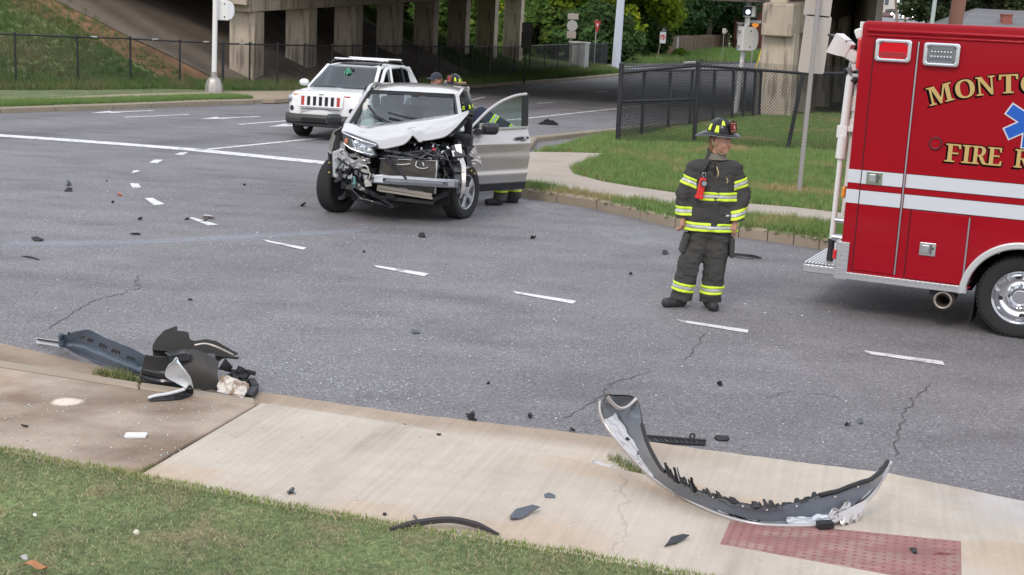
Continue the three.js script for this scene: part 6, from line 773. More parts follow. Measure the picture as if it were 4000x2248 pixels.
  // bonnet: folded sheet, lifted on the driver side
  {
    const rear = [[-0.779, 1.144, -0.55], [-0.49, 1.149, -0.52], [-0.194, 1.196, -0.48], [0.2, 1.272, -0.45], [0.542, 1.336, -0.42], [0.898, 1.387, -0.4]];
    const front = [[-0.684, 1.144, 0.6], [-0.47, 1.083, 0.74], [-0.142, 1.027, 0.78], [0.028, 1.056, 0.8], [0.189, 1.106, 0.76], [0.328, 1.135, 0.72], [0.439, 1.153, 0.68], [0.62, 1.184, 0.6], [0.776, 1.257, 0.36], [0.904, 1.385, -0.36]];
    const cr = new THREE.CatmullRomCurve3(rear.map(p => V(...p)), false, 'centripetal'), cf = new THREE.CatmullRomCurve3(front.map(p => V(...p)), false, 'centripetal');
    const hood = grid(60, 34, (u, v) => {
      const a = cr.getPoint(u), b = cf.getPoint(u), p = a.clone().lerp(b, v); const arc = Math.sin(Math.PI * v);
      p.y += 0.035 * arc * (1 - u * 0.3) + 0.02 * Math.sin(Math.PI * Math.min(1, v * 1.6)) ;
      const ridge = (u - (0.50 + 0.10 * (1 - v))); p.y += 0.055 * Math.exp(-Math.pow(ridge / 0.05, 2)) * sstep(0.45, 0.95, v) - 0.012 * Math.exp(-Math.pow((ridge - 0.11) / 0.045, 2)) * sstep(0.35, 0.9, v);
      const d2 = (u * 0.9 - 0.62 + 0.35 * (v - 0.6)); p.y += 0.014 * Math.exp(-Math.pow(d2 / 0.03, 2)) * sstep(0.4, 0.8, v); 
      const edge = sstep(0.82, 1, v); p.y -= 0.06 * edge * edge * sstep(0.02, 0.1, u) * (1 - sstep(0.8, 0.95, u)); p.z -= 0.012 * edge;
      const cr2 = Math.exp(-Math.pow((u - 0.56) / 0.11, 2)) * sstep(0.6, 0.95, v); const fc = Math.exp(-Math.pow((u - 0.5) / 0.24, 2)) * sstep(0.35, 0.9, v), tri = x => Math.abs(((x % 1) + 1) % 1 - 0.5) * 2 - 0.5; p.y += fc * (0.016 * tri(u * 7 + v * 2.4 + 0.6 * nz(u * 4, v * 4)) + 0.012 * tri(u * 4.3 - v * 3.1)); p.y += cr2 * 0.036 * nz(u * 22, v * 11); p.z += cr2 * 0.03 * nz(u * 20 + 5, v * 16); p.y += 0.006 * nz(u * 7, v * 5, 2);
      return [p.x, p.y, p.z];
    });
    part('bonnet', thick(hood, -0.012), sil, t, 'crumpled bonnet folded up towards the driver side');
    part('bonnet_liner', thick(grid(30, 10, (u, v) => { const a = cr.getPoint(u), b = cf.getPoint(u), p = a.clone().lerp(b, lerp(0.06, 0.93, v)); return [p.x, p.y - 0.085 - 0.03 * nz(u * 9, v * 6), p.z - 0.02]; }), 0.02), M.blackMatte, t);
    part('cowl', [box(1.5, 0.08, 0.22, [0, 1.045, -0.52], [0.2, 0, 0], 0.03)], M.black, t);
  }
  // right front wing (left in the picture)
  part('wing', thick(grid(12, 12, (u, v) => { const z = lerp(-0.62, 0.62, u), top = lerp(1.10, 1.08, u), y0 = Math.max(0.42 + 0.36 * Math.max(0, 1 - Math.pow(z / 0.44, 2)), 0.84 * sstep(0.2, 0.3, z)) + 0.02 * nz(u * 15, 3), y = lerp(y0, top, v); return [-(0.905 - 0.02 * Math.pow((y - 0.75) / 0.3, 2) - 0.10 * Math.pow(clamp(u - 0.55) / 0.45, 2) - 0.03 * v * v) + 0.01 * nz(u * 8, v * 8), y, z]; }), -0.02), sil, t);
  part('wing', thick(grid(10, 10, (u, v) => { const z = lerp(-0.72, 0.10, u), top = lerp(1.12, 1.0, u), y0 = 0.46 + 0.32 * Math.max(0, 1 - Math.pow((z) / 0.44, 2)), y = lerp(y0, top, v); return [0.935 + 0.05 * u + 0.06 * nz(u * 5 + 3, v * 6) * u, y - 0.03 * u, z]; }), 0.02), M.black, t, 'torn left wing, its dark inside showing');
  // mirrors
  part('mirror', [xf(new RoundedBoxGeometry(0.22, 0.155, 0.15, 4, 0.06), [-0.985, 1.195, -0.60], [0, 0.25, 0.05]), bar([-0.90, 1.14, -0.63], [-0.83, 1.12, -0.66], 0.07, 0.06)], M.plastic, t);
  // headlight on the left of the picture
  {
    const P = [[-0.658, 1.156, 0.74], [-0.526, 1.123, 0.8], [-0.198, 1.029, 0.84], [-0.162, 0.993, 0.84], [-0.235, 0.985, 0.85], [-0.174, 0.868, 0.84], [-0.241, 0.846, 0.84], [-0.42, 0.899, 0.83], [-0.554, 0.94, 0.8], [-0.629, 1.009, 0.76]];
    const c = P.reduce((s, p) => [s[0] + p[0] / P.length, s[1] + p[1] / P.length, s[2] + p[2] / P.length], [0, 0, 0]);
    const sc = (k, dz) => P.map(p => [c[0] + (p[0] - c[0]) * k, c[1] + (p[1] - c[1]) * k, p[2] + dz]);
    const hl = part('headlight', toCreasedNormals(loft([sc(0.9, -0.18), sc(1.0, -0.02), sc(1.0, 0.0)]), 0.5), M.black, t);
    part('lens', toCreasedNormals(loft([sc(0.985, 0.002), sc(0.97, 0.022), sc(0.86, 0.040)], true), 0.6), M.lens, hl);
    parts('chrome_strip', [tube([[-0.639, 1.144, 0.775], [-0.52, 1.104, 0.835], [-0.354, 1.056, 0.87], [-0.184, 1.015, 0.882]], 0.011, 30, 6), tube([[-0.621, 1.008, 0.79], [-0.516, 0.949, 0.835], [-0.382, 0.911, 0.868], [-0.229, 0.888, 0.878]], 0.010, 30, 6), tube([[-0.386, 1.026, 0.862], [-0.352, 0.965, 0.866], [-0.327, 0.919, 0.868]], 0.008, 12, 6), tube([[-0.511, 1.07, 0.835], [-0.477, 1.004, 0.84], [-0.451, 0.942, 0.845]], 0.007, 12, 6)], M.chrome, hl);
    part('reflector', [[600, 745], [648, 770], [705, 800]].map(() => 0).length ? [blob(0.05, [-0.459, 1.012, 0.8], [1, 1, 0.5], 0.05), blob(0.045, [-0.366, 0.965, 0.825], [1, 1, 0.5], 0.05), blob(0.035, [-0.279, 0.932, 0.835], [1, 1, 0.5], 0.05)] : [], M.chrome, hl);
    parts('projector', [blob(0.03, [-0.455, 1.015, 0.825], [1, 1, 0.8], 0.02), blob(0.027, [-0.363, 0.968, 0.85], [1, 1, 0.8], 0.02)], M.lens, hl);
    part('marker', blob(0.032, [-0.586, 1.037, 0.79], [0.8, 1.2, 0.5], 0.05), std([0.6, 0.2, 0.12], 0.3), hl);
    part('bowl', loft([sc(0.92, 0.0005), sc(0.8, 0.003)]), std([0.42, 0.44, 0.47], 0.35, 0.5), hl);
  }
  // front structure
  const beam = (() => { const sec = [[0.055, -0.03], [0.055, 0.03], [0.02, 0.038], [0.012, 0.012], [-0.012, 0.012], [-0.02, 0.038], [-0.055, 0.03], [-0.055, -0.03]]; const pts = [[-0.288, 0.566, 0.66], [-0.191, 0.575, 0.8], [0.038, 0.574, 0.83], [0.36, 0.573, 0.84], [0.679, 0.564, 0.82], [0.869, 0.558, 0.74]]; const c = new THREE.CatmullRomCurve3(pts.map(p => V(...p))); const R = []; for (let i = 0; i <= 40; i++) { const p = c.getPoint(i / 40), tg = c.getTangent(i / 40), n = V(-tg.z, 0, tg.x).normalize(); const up = V(0, 1, 0); const k = 1 + 0.12 * nz(i * 0.7, 3); R.push(sec.map(([y, o]) => [p.x - n.x * -o * k, p.y + y * k, p.z + Math.abs(n.z) * o * k])); } return toCreasedNormals(loft(R), 0.4); })();
  const cb = part('crash_beam', beam, std([0.40, 0.41, 0.43], 0.38, 0.9), t); part('dent_plate', [rough(box(0.13, 0.12, 0.06, [-0.145, 0.582, 0.84], [0, 0, 0], 0.015, 3), 0.02, 12, 1), box(0.09, 0.10, 0.05, [0.789, 0.565, 0.8], [0, 0.2, 0], 0.01)], M.steel, cb); part('bolt_hole', [[825, 1038], [1315, 1072]].length ? [cyl(0.016, 0.016, 0.01, [-0.076, 0.572, 0.868], [Math.PI / 2, 0, 0], 12), cyl(0.012, 0.012, 0.01, [0.711, 0.565, 0.862], [Math.PI / 2, 0, 0], 12)] : [], M.black, cb);
  // radiator with fins and frame
  const A = [[-0.152, 0.822, 0.66], [0.571, 0.823, 0.62], [0.567, 0.403, 0.66], [-0.16, 0.475, 0.7]];
  const bil = (u, v, o = 0) => [lerp(lerp(A[0][0], A[1][0], u), lerp(A[3][0], A[2][0], u), v), lerp(lerp(A[0][1], A[1][1], u), lerp(A[3][1], A[2][1], u), v), lerp(lerp(A[0][2], A[1][2], u), lerp(A[3][2], A[2][2], u), v) + o];
  const fins = bake(256, 256, (i, j) => { const m = ptile(i / 256, j / 256, 6, 4), d = 0.75 + 0.25 * Math.sin(j * 0.8), k = d * (0.75 + 0.5 * m); return [0.10 * k, 0.09 * k, 0.08 * k]; });
  const rad = part('radiator', thick(grid(24, 14, (u, v) => { const p = bil(u, v); p[2] += 0.02 * nz(u * 5, v * 4) - 0.03 * Math.exp(-Math.pow((u - 0.4) / 0.15, 2)); return p; }), 0.035), std([1, 1, 1], 0.7, 0.25, { map: fins }), t);
  part('radiator_frame', [rod(bil(-0.02, 0, 0.015), bil(1.02, 0, 0.015), 0.007), rod(bil(0, 1, 0.01), bil(1, 1, 0.01), 0.012), bar(bil(1.02, -0.03, 0.01), bil(1.0, 1.02, 0.01), 0.032, 0.04)], M.steel, rad);
  parts('bent_tube', [tube([[0.319, 0.813, 0.68], [0.316, 0.752, 0.71], [0.358, 0.731, 0.72], [0.438, 0.729, 0.71], [0.472, 0.746, 0.7]], 0.006, 30, 6), tube([[0.4, 0.801, 0.68], [0.416, 0.764, 0.7], [0.42, 0.756, 0.7]], 0.007, 12, 6), tube([[-0.004, 0.771, 0.67], [0.097, 0.759, 0.7], [0.242, 0.776, 0.7]], 0.006, 20, 6)], M.alu, rad);
  const low = part('lower_condenser', [bar([-0.172, 0.468, 0.74], [0.541, 0.387, 0.74], 0.05, 0.045), bar([-0.153, 0.417, 0.75], [0.552, 0.346, 0.75], 0.035, 0.03), bar([-0.182, 0.433, 0.72], [0.523, 0.357, 0.7], 0.03, 0.05)], std([0.42, 0.38, 0.32], 0.5, 0.7), t); part('lower_support', [bar([-0.138, 0.317, 0.66], [0.562, 0.28, 0.66], 0.10, 0.05), bar([-0.312, 0.414, 0.6], [-0.121, 0.301, 0.66], 0.08, 0.05), bar([0.528, 0.319, 0.66], [0.707, 0.39, 0.5], 0.08, 0.06)], M.black, low);
  part('support_bar', [bar([-0.115, 0.928, 0.6], [0.219, 0.888, 0.6], 0.035, 0.03), bar([-0.078, 0.859, 0.62], [0.261, 0.831, 0.6], 0.03, 0.028)], std([0.25, 0.26, 0.27], 0.45, 0.5), t);
  part('support_bar', [bar([-0.104, 0.891, 0.55], [0.639, 0.876, 0.5], 0.06, 0.05), bar([-0.152, 0.933, 0.5], [-0.099, 0.493, 0.62], 0.05, 0.05)], M.black, t);
  part('latch_bar', [bar([-0.098, 0.87, 0.74], [0.069, 0.749, 0.8], 0.045, 0.035), bar([0.069, 0.757, 0.8], [0.216, 0.597, 0.88], 0.032, 0.028), bar([-0.025, 0.821, 0.77], [0.029, 0.755, 0.8], 0.08, 0.03)], M.plastic, t, 'broken black latch bar hanging across the radiator');
  // engine bay clutter
  const clutter = []; for (let i = 0; i < 46; i++) { const x = lerp(-0.2, 0.88, r()), z = lerp(0.15, 0.52, r()), y = lerp(0.78, 0.93 + 0.08 * sstep(0.2, 0.8, x) , r()); clutter.push(rough(box(0.06 + 0.14 * r(), 0.04 + 0.10 * r(), 0.06 + 0.1 * r(), [x, y, z], [r(), r() * 3, r()], 0.012, 2), 0.02, 14, i)); }
  parts('engine_part', clutter, M.plastic, t); part('engine_block', [rough(box(1.0, 0.42, 0.55, [0.25, 0.72, 0.02], [0, 0, 0], 0.05, 2), 0.03, 6, 4), box(1.5, 0.5, 0.08, [0.05, 0.65, -0.2]), box(1.3, 0.2, 0.7, [0.1, 0.32, 0.1])], M.blackMatte, t);
  const bits = []; for (let i = 0; i < 22; i++) { const x = lerp(-0.1, 0.85, r()), y = lerp(0.84, 1.03, r()); bits.push(xf(new THREE.BoxGeometry(0.02 + 0.06 * r(), 0.012 + 0.03 * r(), 0.02), [x, y, lerp(0.42, 0.62, r())], [r() * 3, r() * 3, r() * 3])); } parts('metal_fitting', bits, M.steel, t);
  parts('red_cap', [blob(0.022, [0.535, 0.964, 0.6]), blob(0.018, [0.515, 0.999, 0.58])], M.redLens, t);
  part('engine_cover', rough(box(0.5, 0.10, 0.3, [0.323, 0.936, 0.45], [0.2, 0.1, 0.1], 0.04, 4), 0.03, 9, 3), M.plastic, t);
  const hose = (a, b, n, col, rr) => { const L = []; for (let i = 0; i < n; i++) { const p = a(), q = b(); L.push(tube([p, [lerp(p[0], q[0], 0.3) + (r() - 0.5) * 0.12, lerp(p[1], q[1], 0.3) - 0.05 * r(), lerp(p[2], q[2], 0.3) + 0.06], [lerp(p[0], q[0], 0.7) + (r() - 0.5) * 0.12, lerp(p[1], q[1], 0.7) - 0.08 * r(), lerp(p[2], q[2], 0.7) + 0.06], q], rr * (0.6 + 0.8 * r()), 24, 5)); } return L; };
  parts('wiring', hose(() => [lerp(-0.8, -0.2, r()), lerp(0.62, 0.95, r()), 0.62], () => [lerp(-0.75, -0.15, r()), lerp(0.38, 0.8, r()), 0.66], 20, 0, 0.008), M.black, t);
  parts('hose', hose(() => [lerp(0.3, 0.8, r()), lerp(0.75, 1.02, r()), 0.5], () => [lerp(0.45, 0.9, r()), lerp(0.45, 0.85, r()), 0.55], 14, 0, 0.016), M.plastic, t);
  parts('wiring', hose(() => [lerp(-0.1, 0.6, r()), lerp(0.9, 1.0, r()), 0.6], () => [lerp(0, 0.7, r()), lerp(0.82, 0.95, r()), 0.62], 10, 0, 0.007), M.greyPlastic, t);
  parts('wire_end', [[[-0.849, 0.709, 0.5], [-0.848, 0.587, 0.5]], [[-0.844, 0.579, 0.5], [-0.865, 0.471, 0.5]], [[-0.827, 0.854, 0.55], [-0.844, 0.71, 0.5]]].map(([a, b]) => rod(a, b, 0.006)), M.black, t); parts('wire_end', [blob(0.012, [-0.846, 0.714, 0.51]), blob(0.012, [-0.846, 0.585, 0.51]), blob(0.01, [1.028, 0.704, 0.5]), blob(0.01, [1.071, 0.67, 0.5])], std([0.65, 0.5, 0.08], 0.5), t);
  // left of the picture: white reservoir, torn white liner, bent tubes
  const wht = std([0.42, 0.43, 0.44], 0.5);
  part('washer_tank', [rough(xf(new RoundedBoxGeometry(0.13, 0.36, 0.12, 5, 0.05), [-0.719, 0.713, 0.62], [0, 0.3, 0.05]), 0.02, 9, 2), rough(box(0.10, 0.14, 0.1, [-0.69, 0.838, 0.64], [0, 0, 0.4], 0.03, 3), 0.02, 10, 5), rough(box(0.09, 0.2, 0.1, [-0.623, 0.736, 0.64], [0, 0, -0.1], 0.03, 3), 0.02, 10, 6)], wht, t);
  part('torn_panel', thick(grid(20, 8, (u, v) => { const a = [-0.66, 0.831, 0.72], b = [-0.264, 0.809, 0.78], c = [-0.634, 0.649, 0.66], d = [-0.396, 0.694, 0.74]; const p = [0, 1, 2].map(k => lerp(lerp(a[k], b[k], u), lerp(c[k], d[k], u), v)); p[1] += 0.03 * Math.sin(u * 11) * (1 - v) + 0.012 * nz(u * 9, v * 7); p[2] += 0.05 * nz(u * 5 + 2, v * 5); return p; }), 0.01), wht, t);
  part('torn_panel', [thick(grid(16, 4, (u, v) => { const a = [-0.682, 0.924, 0.7], b = [-0.27, 0.824, 0.8]; return [lerp(a[0], b[0], u), lerp(a[1], b[1], u) - 0.05 * v + 0.02 * Math.sin(u * 14), lerp(a[2], b[2], u) + 0.03 * Math.sin(v * 3 + u * 8)]; }), 0.008)], sil, t);
  part('bracket', [tube([[-0.391, 0.731, 0.78], [-0.307, 0.721, 0.8], [-0.28, 0.65, 0.8], [-0.263, 0.619, 0.8], [-0.29, 0.551, 0.78]], 0.013, 24, 5), bar([-0.401, 0.665, 0.7], [-0.295, 0.653, 0.76], 0.02, 0.05), box(0.09, 0.08, 0.05, [-0.294, 0.497, 0.74], [0, 0, 0.2])], std([0.6, 0.58, 0.52], 0.4, 0.7), t);
  part('bracket', [box(0.06, 0.11, 0.05, [-0.494, 0.52, 0.68], [0, 0, 0.2], 0.01), tube([[-0.535, 0.589, 0.66], [-0.489, 0.512, 0.68], [-0.482, 0.429, 0.66]], 0.02, 12, 6)], std([0.14, 0.26, 0.28], 0.5), t, 'small teal plastic bracket');
  part('liner', thick(grid(14, 8, (u, v) => { const z = lerp(-0.45, 0.5, u); return [-0.70 - 0.18 * v, 0.40 + 0.42 * Math.sqrt(Math.max(0, 1 - Math.pow(z / 0.52, 2))), z]; }), 0.01), M.blackMatte, t);
  part('hanging_shroud', [thick(grid(20, 6, (u, v) => { const a = [-0.747, 0.549, 0.55], m = [-0.377, 0.29, 0.8], b = [0.05, 0.218, 0.84]; const q = u < 0.5 ? [0, 1, 2].map(k => lerp(a[k], m[k], u * 2)) : [0, 1, 2].map(k => lerp(m[k], b[k], u * 2 - 1)); return [q[0] + 0.05 * v, q[1] - 0.09 * (v - 0.3) * Math.sin(Math.PI * Math.min(1, u + 0.12)) + 0.015 * nz(u * 9, v * 4), q[2] - 0.10 * v]; }), 0.012), thick(grid(14, 5, (u, v) => { const a = [-0.461, 0.468, 0.7], b = [0.052, 0.24, 0.86]; return [lerp(a[0], b[0], u), lerp(a[1], b[1], u) + 0.10 * (v - 0.5) * (1 - u), lerp(a[2], b[2], u) - 0.06 * v + 0.03 * nz(u * 7, v * 5)]; }), 0.01)], M.plastic, t);
  const pl = []; for (let i = 0; i < 26; i++) { const x = lerp(-0.72, -0.2, r()), y = lerp(0.28, 0.72, r()); pl.push(rough(xf(new THREE.BoxGeometry(0.05 + 0.13 * r(), 0.03 + 0.09 * r(), 0.015, 3, 3, 1), [x, y, lerp(0.42, 0.72, r())], [r() - 0.5, r() * 2 - 1, r() * 3]), 0.03, 12, i)); } parts('broken_plastic', pl, M.black, t);
  const pl2 = []; for (let i = 0; i < 20; i++) { const x = lerp(0.5, 1.0, r()), y = lerp(0.36, 0.9, r()); pl2.push(rough(xf(new THREE.BoxGeometry(0.04 + 0.1 * r(), 0.05 + 0.14 * r(), 0.012, 3, 3, 1), [x, y, lerp(0.35, 0.66, r())], [r() - 0.5, r() * 2 - 1, r()]), 0.03, 12, i + 40)); } parts('broken_plastic', pl2, M.black, t);
  const wp = []; for (let i = 0; i < 12; i++) { const x = lerp(-0.74, -0.28, r()), y = lerp(0.5, 0.86, r()); wp.push(rough(xf(new THREE.BoxGeometry(0.04 + 0.08 * r(), 0.02 + 0.05 * r(), 0.012, 3, 3, 1), [x, y, lerp(0.6, 0.76, r())], [r() - 0.5, r() - 0.5, r() * 3]), 0.03, 12, i + 80)); } parts('broken_plastic', wp, wht, t, 'torn white plastic scraps');
  // right of the picture: frame rail, silver shard, dark liner
  part('frame_rail', [thick(grid(3, 16, (u, v) => { const P = [[0.79, 1.014, 0.42], [0.837, 0.886, 0.5], [0.898, 0.77, 0.6], [0.916, 0.681, 0.66]], Q = [[0.874, 1.026, 0.42], [0.902, 0.889, 0.5], [0.959, 0.773, 0.6], [0.97, 0.683, 0.66]], i = Math.min(2, Math.floor(v * 3)), f = v * 3 - i; return [0, 1, 2].map(k => lerp(lerp(P[i][k], P[i + 1][k], f), lerp(Q[i][k], Q[i + 1][k], f), u)); }), 0.03), thick(grid(3, 16, (u, v) => { const P = [[0.914, 0.685, 0.7], [0.926, 0.577, 0.74], [0.921, 0.464, 0.74], [0.904, 0.363, 0.72]], Q = [[0.97, 0.696, 0.7], [0.977, 0.58, 0.74], [0.966, 0.466, 0.74], [0.914, 0.361, 0.72]], i = Math.min(2, Math.floor(v * 3)), f = v * 3 - i; return [0, 1, 2].map(k => lerp(lerp(P[i][k], P[i + 1][k], f), lerp(Q[i][k], Q[i + 1][k], f), u)); }), 0.02)], sil, t);
  part('rail_face', [bar([0.855, 0.661, 0.66], [0.899, 0.423, 0.68], 0.09, 0.05), bar([0.808, 0.717, 0.6], [0.931, 0.712, 0.62], 0.05, 0.05), bar([0.77, 0.999, 0.36], [0.875, 0.711, 0.52], 0.10, 0.06)], std([0.10, 0.105, 0.11], 0.5, 0.4), t);
  part('silver_shard', [thick(grid(6, 6, (u, v) => { const a = [0.969, 0.902, 0.4], b = [1.055, 1.027, 0.36], c = [1.055, 0.834, 0.36], d = [1.138, 0.791, 0.3]; const p = [0, 1, 2].map(k => lerp(lerp(a[k], b[k], u), lerp(c[k], d[k], u), v)); p[2] += 0.03 * nz(u * 4, v * 4); return p; }), 0.01), thick(grid(8, 3, (u, v) => { const a = [0.877, 0.729, 0.56], b = [1.122, 0.785, 0.36], c = [0.899, 0.676, 0.56], d = [0.997, 0.801, 0.46]; const p = [0, 1, 2].map(k => lerp(lerp(a[k], b[k], u), lerp(c[k], d[k], u), v)); p[1] += 0.02 * Math.sin(u * 9); return p; }), 0.008), tube([[0.964, 0.806, 0.45], [1.057, 0.83, 0.4], [1.121, 0.794, 0.34], [1.141, 0.752, 0.32]], 0.014, 16, 5)], sil, t);
  part('strut_tower', [rough(box(0.24, 0.42, 0.3, [0.86, 0.92, -0.05], [0, 0, 0.1], 0.05, 3), 0.03, 8, 9), box(0.1, 0.5, 0.12, [0.90, 1.08, -0.40], [0, 0, -0.05])], M.blackMatte, t); part('liner', thick(grid(10, 8, (u, v) => { const a = [0.912, 1.017, 0.3], b = [1.041, 1.003, 0.25], c = [0.946, 0.697, 0.36], d = [1.006, 0.797, 0.34]; const p = [0, 1, 2].map(k => lerp(lerp(a[k], b[k], u), lerp(c[k], d[k], u), v)); p[2] += 0.07 * Math.sin(Math.PI * u); p[0] += 0.03 * nz(u * 6, v * 6); return p; }), 0.01), M.black, t);
  // wheels, both steered to the left of the picture
  const steer = -24 * Math.PI / 180; wheelParts(t, [-0.81, 0.362, 0.02], 0.362, 0.225, 0.225, M.greyPlastic, 5, Math.PI + steer); wheelParts(t, [0.86, 0.362, 0.02], 0.362, 0.225, 0.235, std([0.52, 0.53, 0.55], 0.4, 0.7), 5, steer); wheelParts(t, [-0.81, 0.362, -2.62], 0.362, 0.225, 0.225, M.greyPlastic, 5, Math.PI); wheelParts(t, [0.81, 0.362, -2.62], 0.362, 0.225, 0.225, M.greyPlastic, 5, 0);
  part('underbody', [box(1.35, 0.14, 3.6, [0, 0.30, -1.6]), box(0.12, 0.1, 1.5, [0, 0.36, 0])], M.blackMatte, t);
  // driver door, swung open
  {
    const hx = 0.895, hz = -0.80, dir = [0.72, 0, -0.694], ln = 1.10; // from hinge to rear edge
    const nrm = [0.694, 0, 0.72]; // outer face looks towards the camera
    const D = (u, y, o = 0) => [hx + dir[0] * u * ln + nrm[0] * o, y, hz + dir[2] * u * ln + nrm[2] * o];
    const beltY = u => 1.115 + 0.03 * u, prof = (y) => 0.035 * Math.sin(Math.PI * clamp((y - 0.28) / 0.95)) + 0.03 * sstep(0.5, 0.92, y) - 0.20 * Math.max(0, y - 0.95) + 0.012 * Math.exp(-Math.pow((y - 0.92) / 0.03, 2)) - 0.01 * Math.exp(-Math.pow((y - 0.80) / 0.05, 2)) + 0.018 * Math.exp(-Math.pow((y - 0.47) / 0.05, 2));
    const dr = part('door', thick(grid(24, 40, (u, v) => { const y = lerp(0.355, beltY(u), v); return D(u * (1 + 0.03 * Math.sin(Math.PI * v)), y, prof(y)); }), 0.05), sil, t, 'driver door standing open');
    part('door_cladding', thick(grid(8, 4, (u, v) => { const y = lerp(0.245, 0.352, v); return D(u, y, 0.035 - 0.03 * (1 - v)); }), 0.05), M.plastic, dr);
    const fr = u => D(u, 0), arc = [[0.0, 1.13], [0.12, 1.24], [0.30, 1.39], [0.52, 1.52], [0.76, 1.60], [0.955, 1.625]];
    part('window_frame', [tube(arc.map(([u, y]) => D(u, y, 0.0)), 0.022, 40, 8), bar(D(0, 1.125, 0.03), D(1, 1.15, 0.03), 0.03, 0.03)], sil, dr); part('window_post', bar(D(0.955, 1.13, 0.0), D(0.945, 1.62, -0.01), 0.11, 0.03, nrm), M.black, dr); part('window_post', [bar(D(0.19, 1.14, 0.0), D(0.19, 1.29, 0), 0.03, 0.03, nrm)], M.black, dr);
    part('window_glass', (() => { const L = arc.slice(0, -1); const P = (u, v) => { const uu = lerp(0.02, 0.92, u); let y = 1.6; for (let i = 0; i < arc.length - 1; i++) if (uu >= arc[i][0] && uu <= arc[i + 1][0]) y = lerp(arc[i][1], arc[i + 1][1], (uu - arc[i][0]) / (arc[i + 1][0] - arc[i][0])); return D(uu, lerp(1.13, y, v), 0.0); }; return grid(16, 6, P); })(), M.glass, dr);
    part('door_trim', thick(grid(4, 4, (u, v) => D(lerp(0.03, 0.97, u), lerp(0.34, 1.11, v), -0.06)), 0.03), M.interior, dr);
    const hd = part('handle_recess', blob(0.085, D(0.86, 0.985, 0.045), [1, 0.5, 0.35], 0.02), std([0.42, 0.42, 0.46], 0.3, 0.6), dr); hd.userData.label = 'scooped silver handle recess';
    part('handle', [rod(D(0.77, 0.995, 0.075), D(0.955, 1.0, 0.075), 0.021, 0.019, 10), blob(0.021, D(0.77, 0.995, 0.075)), blob(0.019, D(0.955, 1.0, 0.075))], M.plastic, dr);
    part('mirror', [xf(new RoundedBoxGeometry(0.235, 0.17, 0.15, 5, 0.065), D(0.22, 1.155, 0.17), [0, 0.1, 0.03]), bar(D(0.06, 1.12, 0.04), D(0.16, 1.10, 0.14), 0.05, 0.07)], M.plastic, dr); part('mirror_glass', box(0.2, 0.13, 0.006, D(0.22, 1.155, 0.08), [0, 0.1, 0], 0.02), M.chrome, dr);
    parts('hinge', [0.55, 0.95].map(y => box(0.08, 0.06, 0.06, [0.885, y, -0.80])), M.greyPlastic, dr);
  }
}

// ================================================================ PEOPLE
const ell = (x, y, z, a, b, c) => { const k = Math.sqrt((x / a) ** 2 + (y / b) ** 2 + (z / c) ** 2); return (k - 1) * Math.min(a, b, c) * (0.6 + 0.4 * Math.min(1, k)); };
function headField(x, y, z) {
  let d = ell(x, y - 0.03, z + 0.012, 0.077, 0.1, 0.098);
  d = smin(d, ell(x, y + 0.045, z - 0.022, 0.057, 0.068, 0.066), 0.04);
  d = smin(d, cap([x, y, z], [0, 0.018, 0.084], [0, -0.020, 0.106], 0.009, 0.014), 0.016);
  d = smin(d, cap([x, y, z], [-0.036, 0.032, 0.076], [0.036, 0.032, 0.076], 0.011, 0.011), 0.02);
  d = smin(d, cap([x, y, z], [-0.018, -0.052, 0.082], [0.018, -0.052, 0.082], 0.007, 0.007), 0.008); d = smin(d, cap([x, y, z], [-0.015, -0.064, 0.080], [0.015, -0.064, 0.080], 0.008, 0.008), 0.008);
  d = smin(d, Math.hypot(x, y + 0.094, z - 0.066) - 0.02, 0.03);
  for (const s of [-1, 1]) { d = -smin(-d, Math.hypot(x - s * 0.031, y - 0.012, z - 0.096) - 0.019, 0.012); d = smin(d, Math.hypot(x - s * 0.042, y + 0.025, z - 0.062) - 0.018, 0.03); d = smin(d, ell(x - s * 0.081, y - 0.0, z + 0.005, 0.012, 0.033, 0.02), 0.012); }
  return smin(d, cap([x, y, z], [0, -0.05, -0.03], [0, -0.22, -0.05], 0.055, 0.062), 0.03);
}
function handField(p, curl) { // wrist at origin, fingers towards -y, back of the hand towards +z, thumb at +x
  let d = 1; const lat = [-0.032, -0.011, 0.011, 0.031], len = [0.028, 0.036, 0.039, 0.035];
  d = Math.min(d, smin(cap(p, [-0.022, -0.03, 0], [-0.028, -0.085, 0], 0.016, 0.015), smin(cap(p, [0, -0.02, 0], [0.0, -0.088, 0.002], 0.019, 0.016), cap(p, [0.02, -0.03, 0], [0.026, -0.085, 0], 0.017, 0.015), 0.02), 0.02));
  d = smin(d, cap(p, [0, 0.05, 0], [0, -0.02, 0], 0.027, 0.022), 0.02);
  lat.forEach((x, i) => { let q = [x * 0.95, -0.088, 0], a = curl * (0.7 + 0.08 * i); for (let k = 0; k < 3; k++) { const L = len[i] * (k === 0 ? 1.15 : k === 1 ? 0.78 : 0.62), n = [q[0] + x * 0.05, q[1] - Math.cos(a) * L, q[2] - Math.sin(a) * L]; d = smin(d, cap(p, q, n, 0.0098 - k * 0.0008, 0.0092 - k * 0.0008), 0.004); q = n; a += curl * 0.75; } });
  let q = [0.026, -0.03, -0.004]; for (const n of [[0.048, -0.062, -0.014], [0.054, -0.092, -0.022], [0.052, -0.115, -0.028]]) { d = smin(d, cap(p, q, n, 0.0125, 0.0105), 0.006); q = n; }
  return d;
}
const bridgeRot = (o, e) => new THREE.Matrix4().compose(V(...o), new THREE.Quaternion().setFromEuler(new THREE.Euler(...e)), V(1, 1, 1));
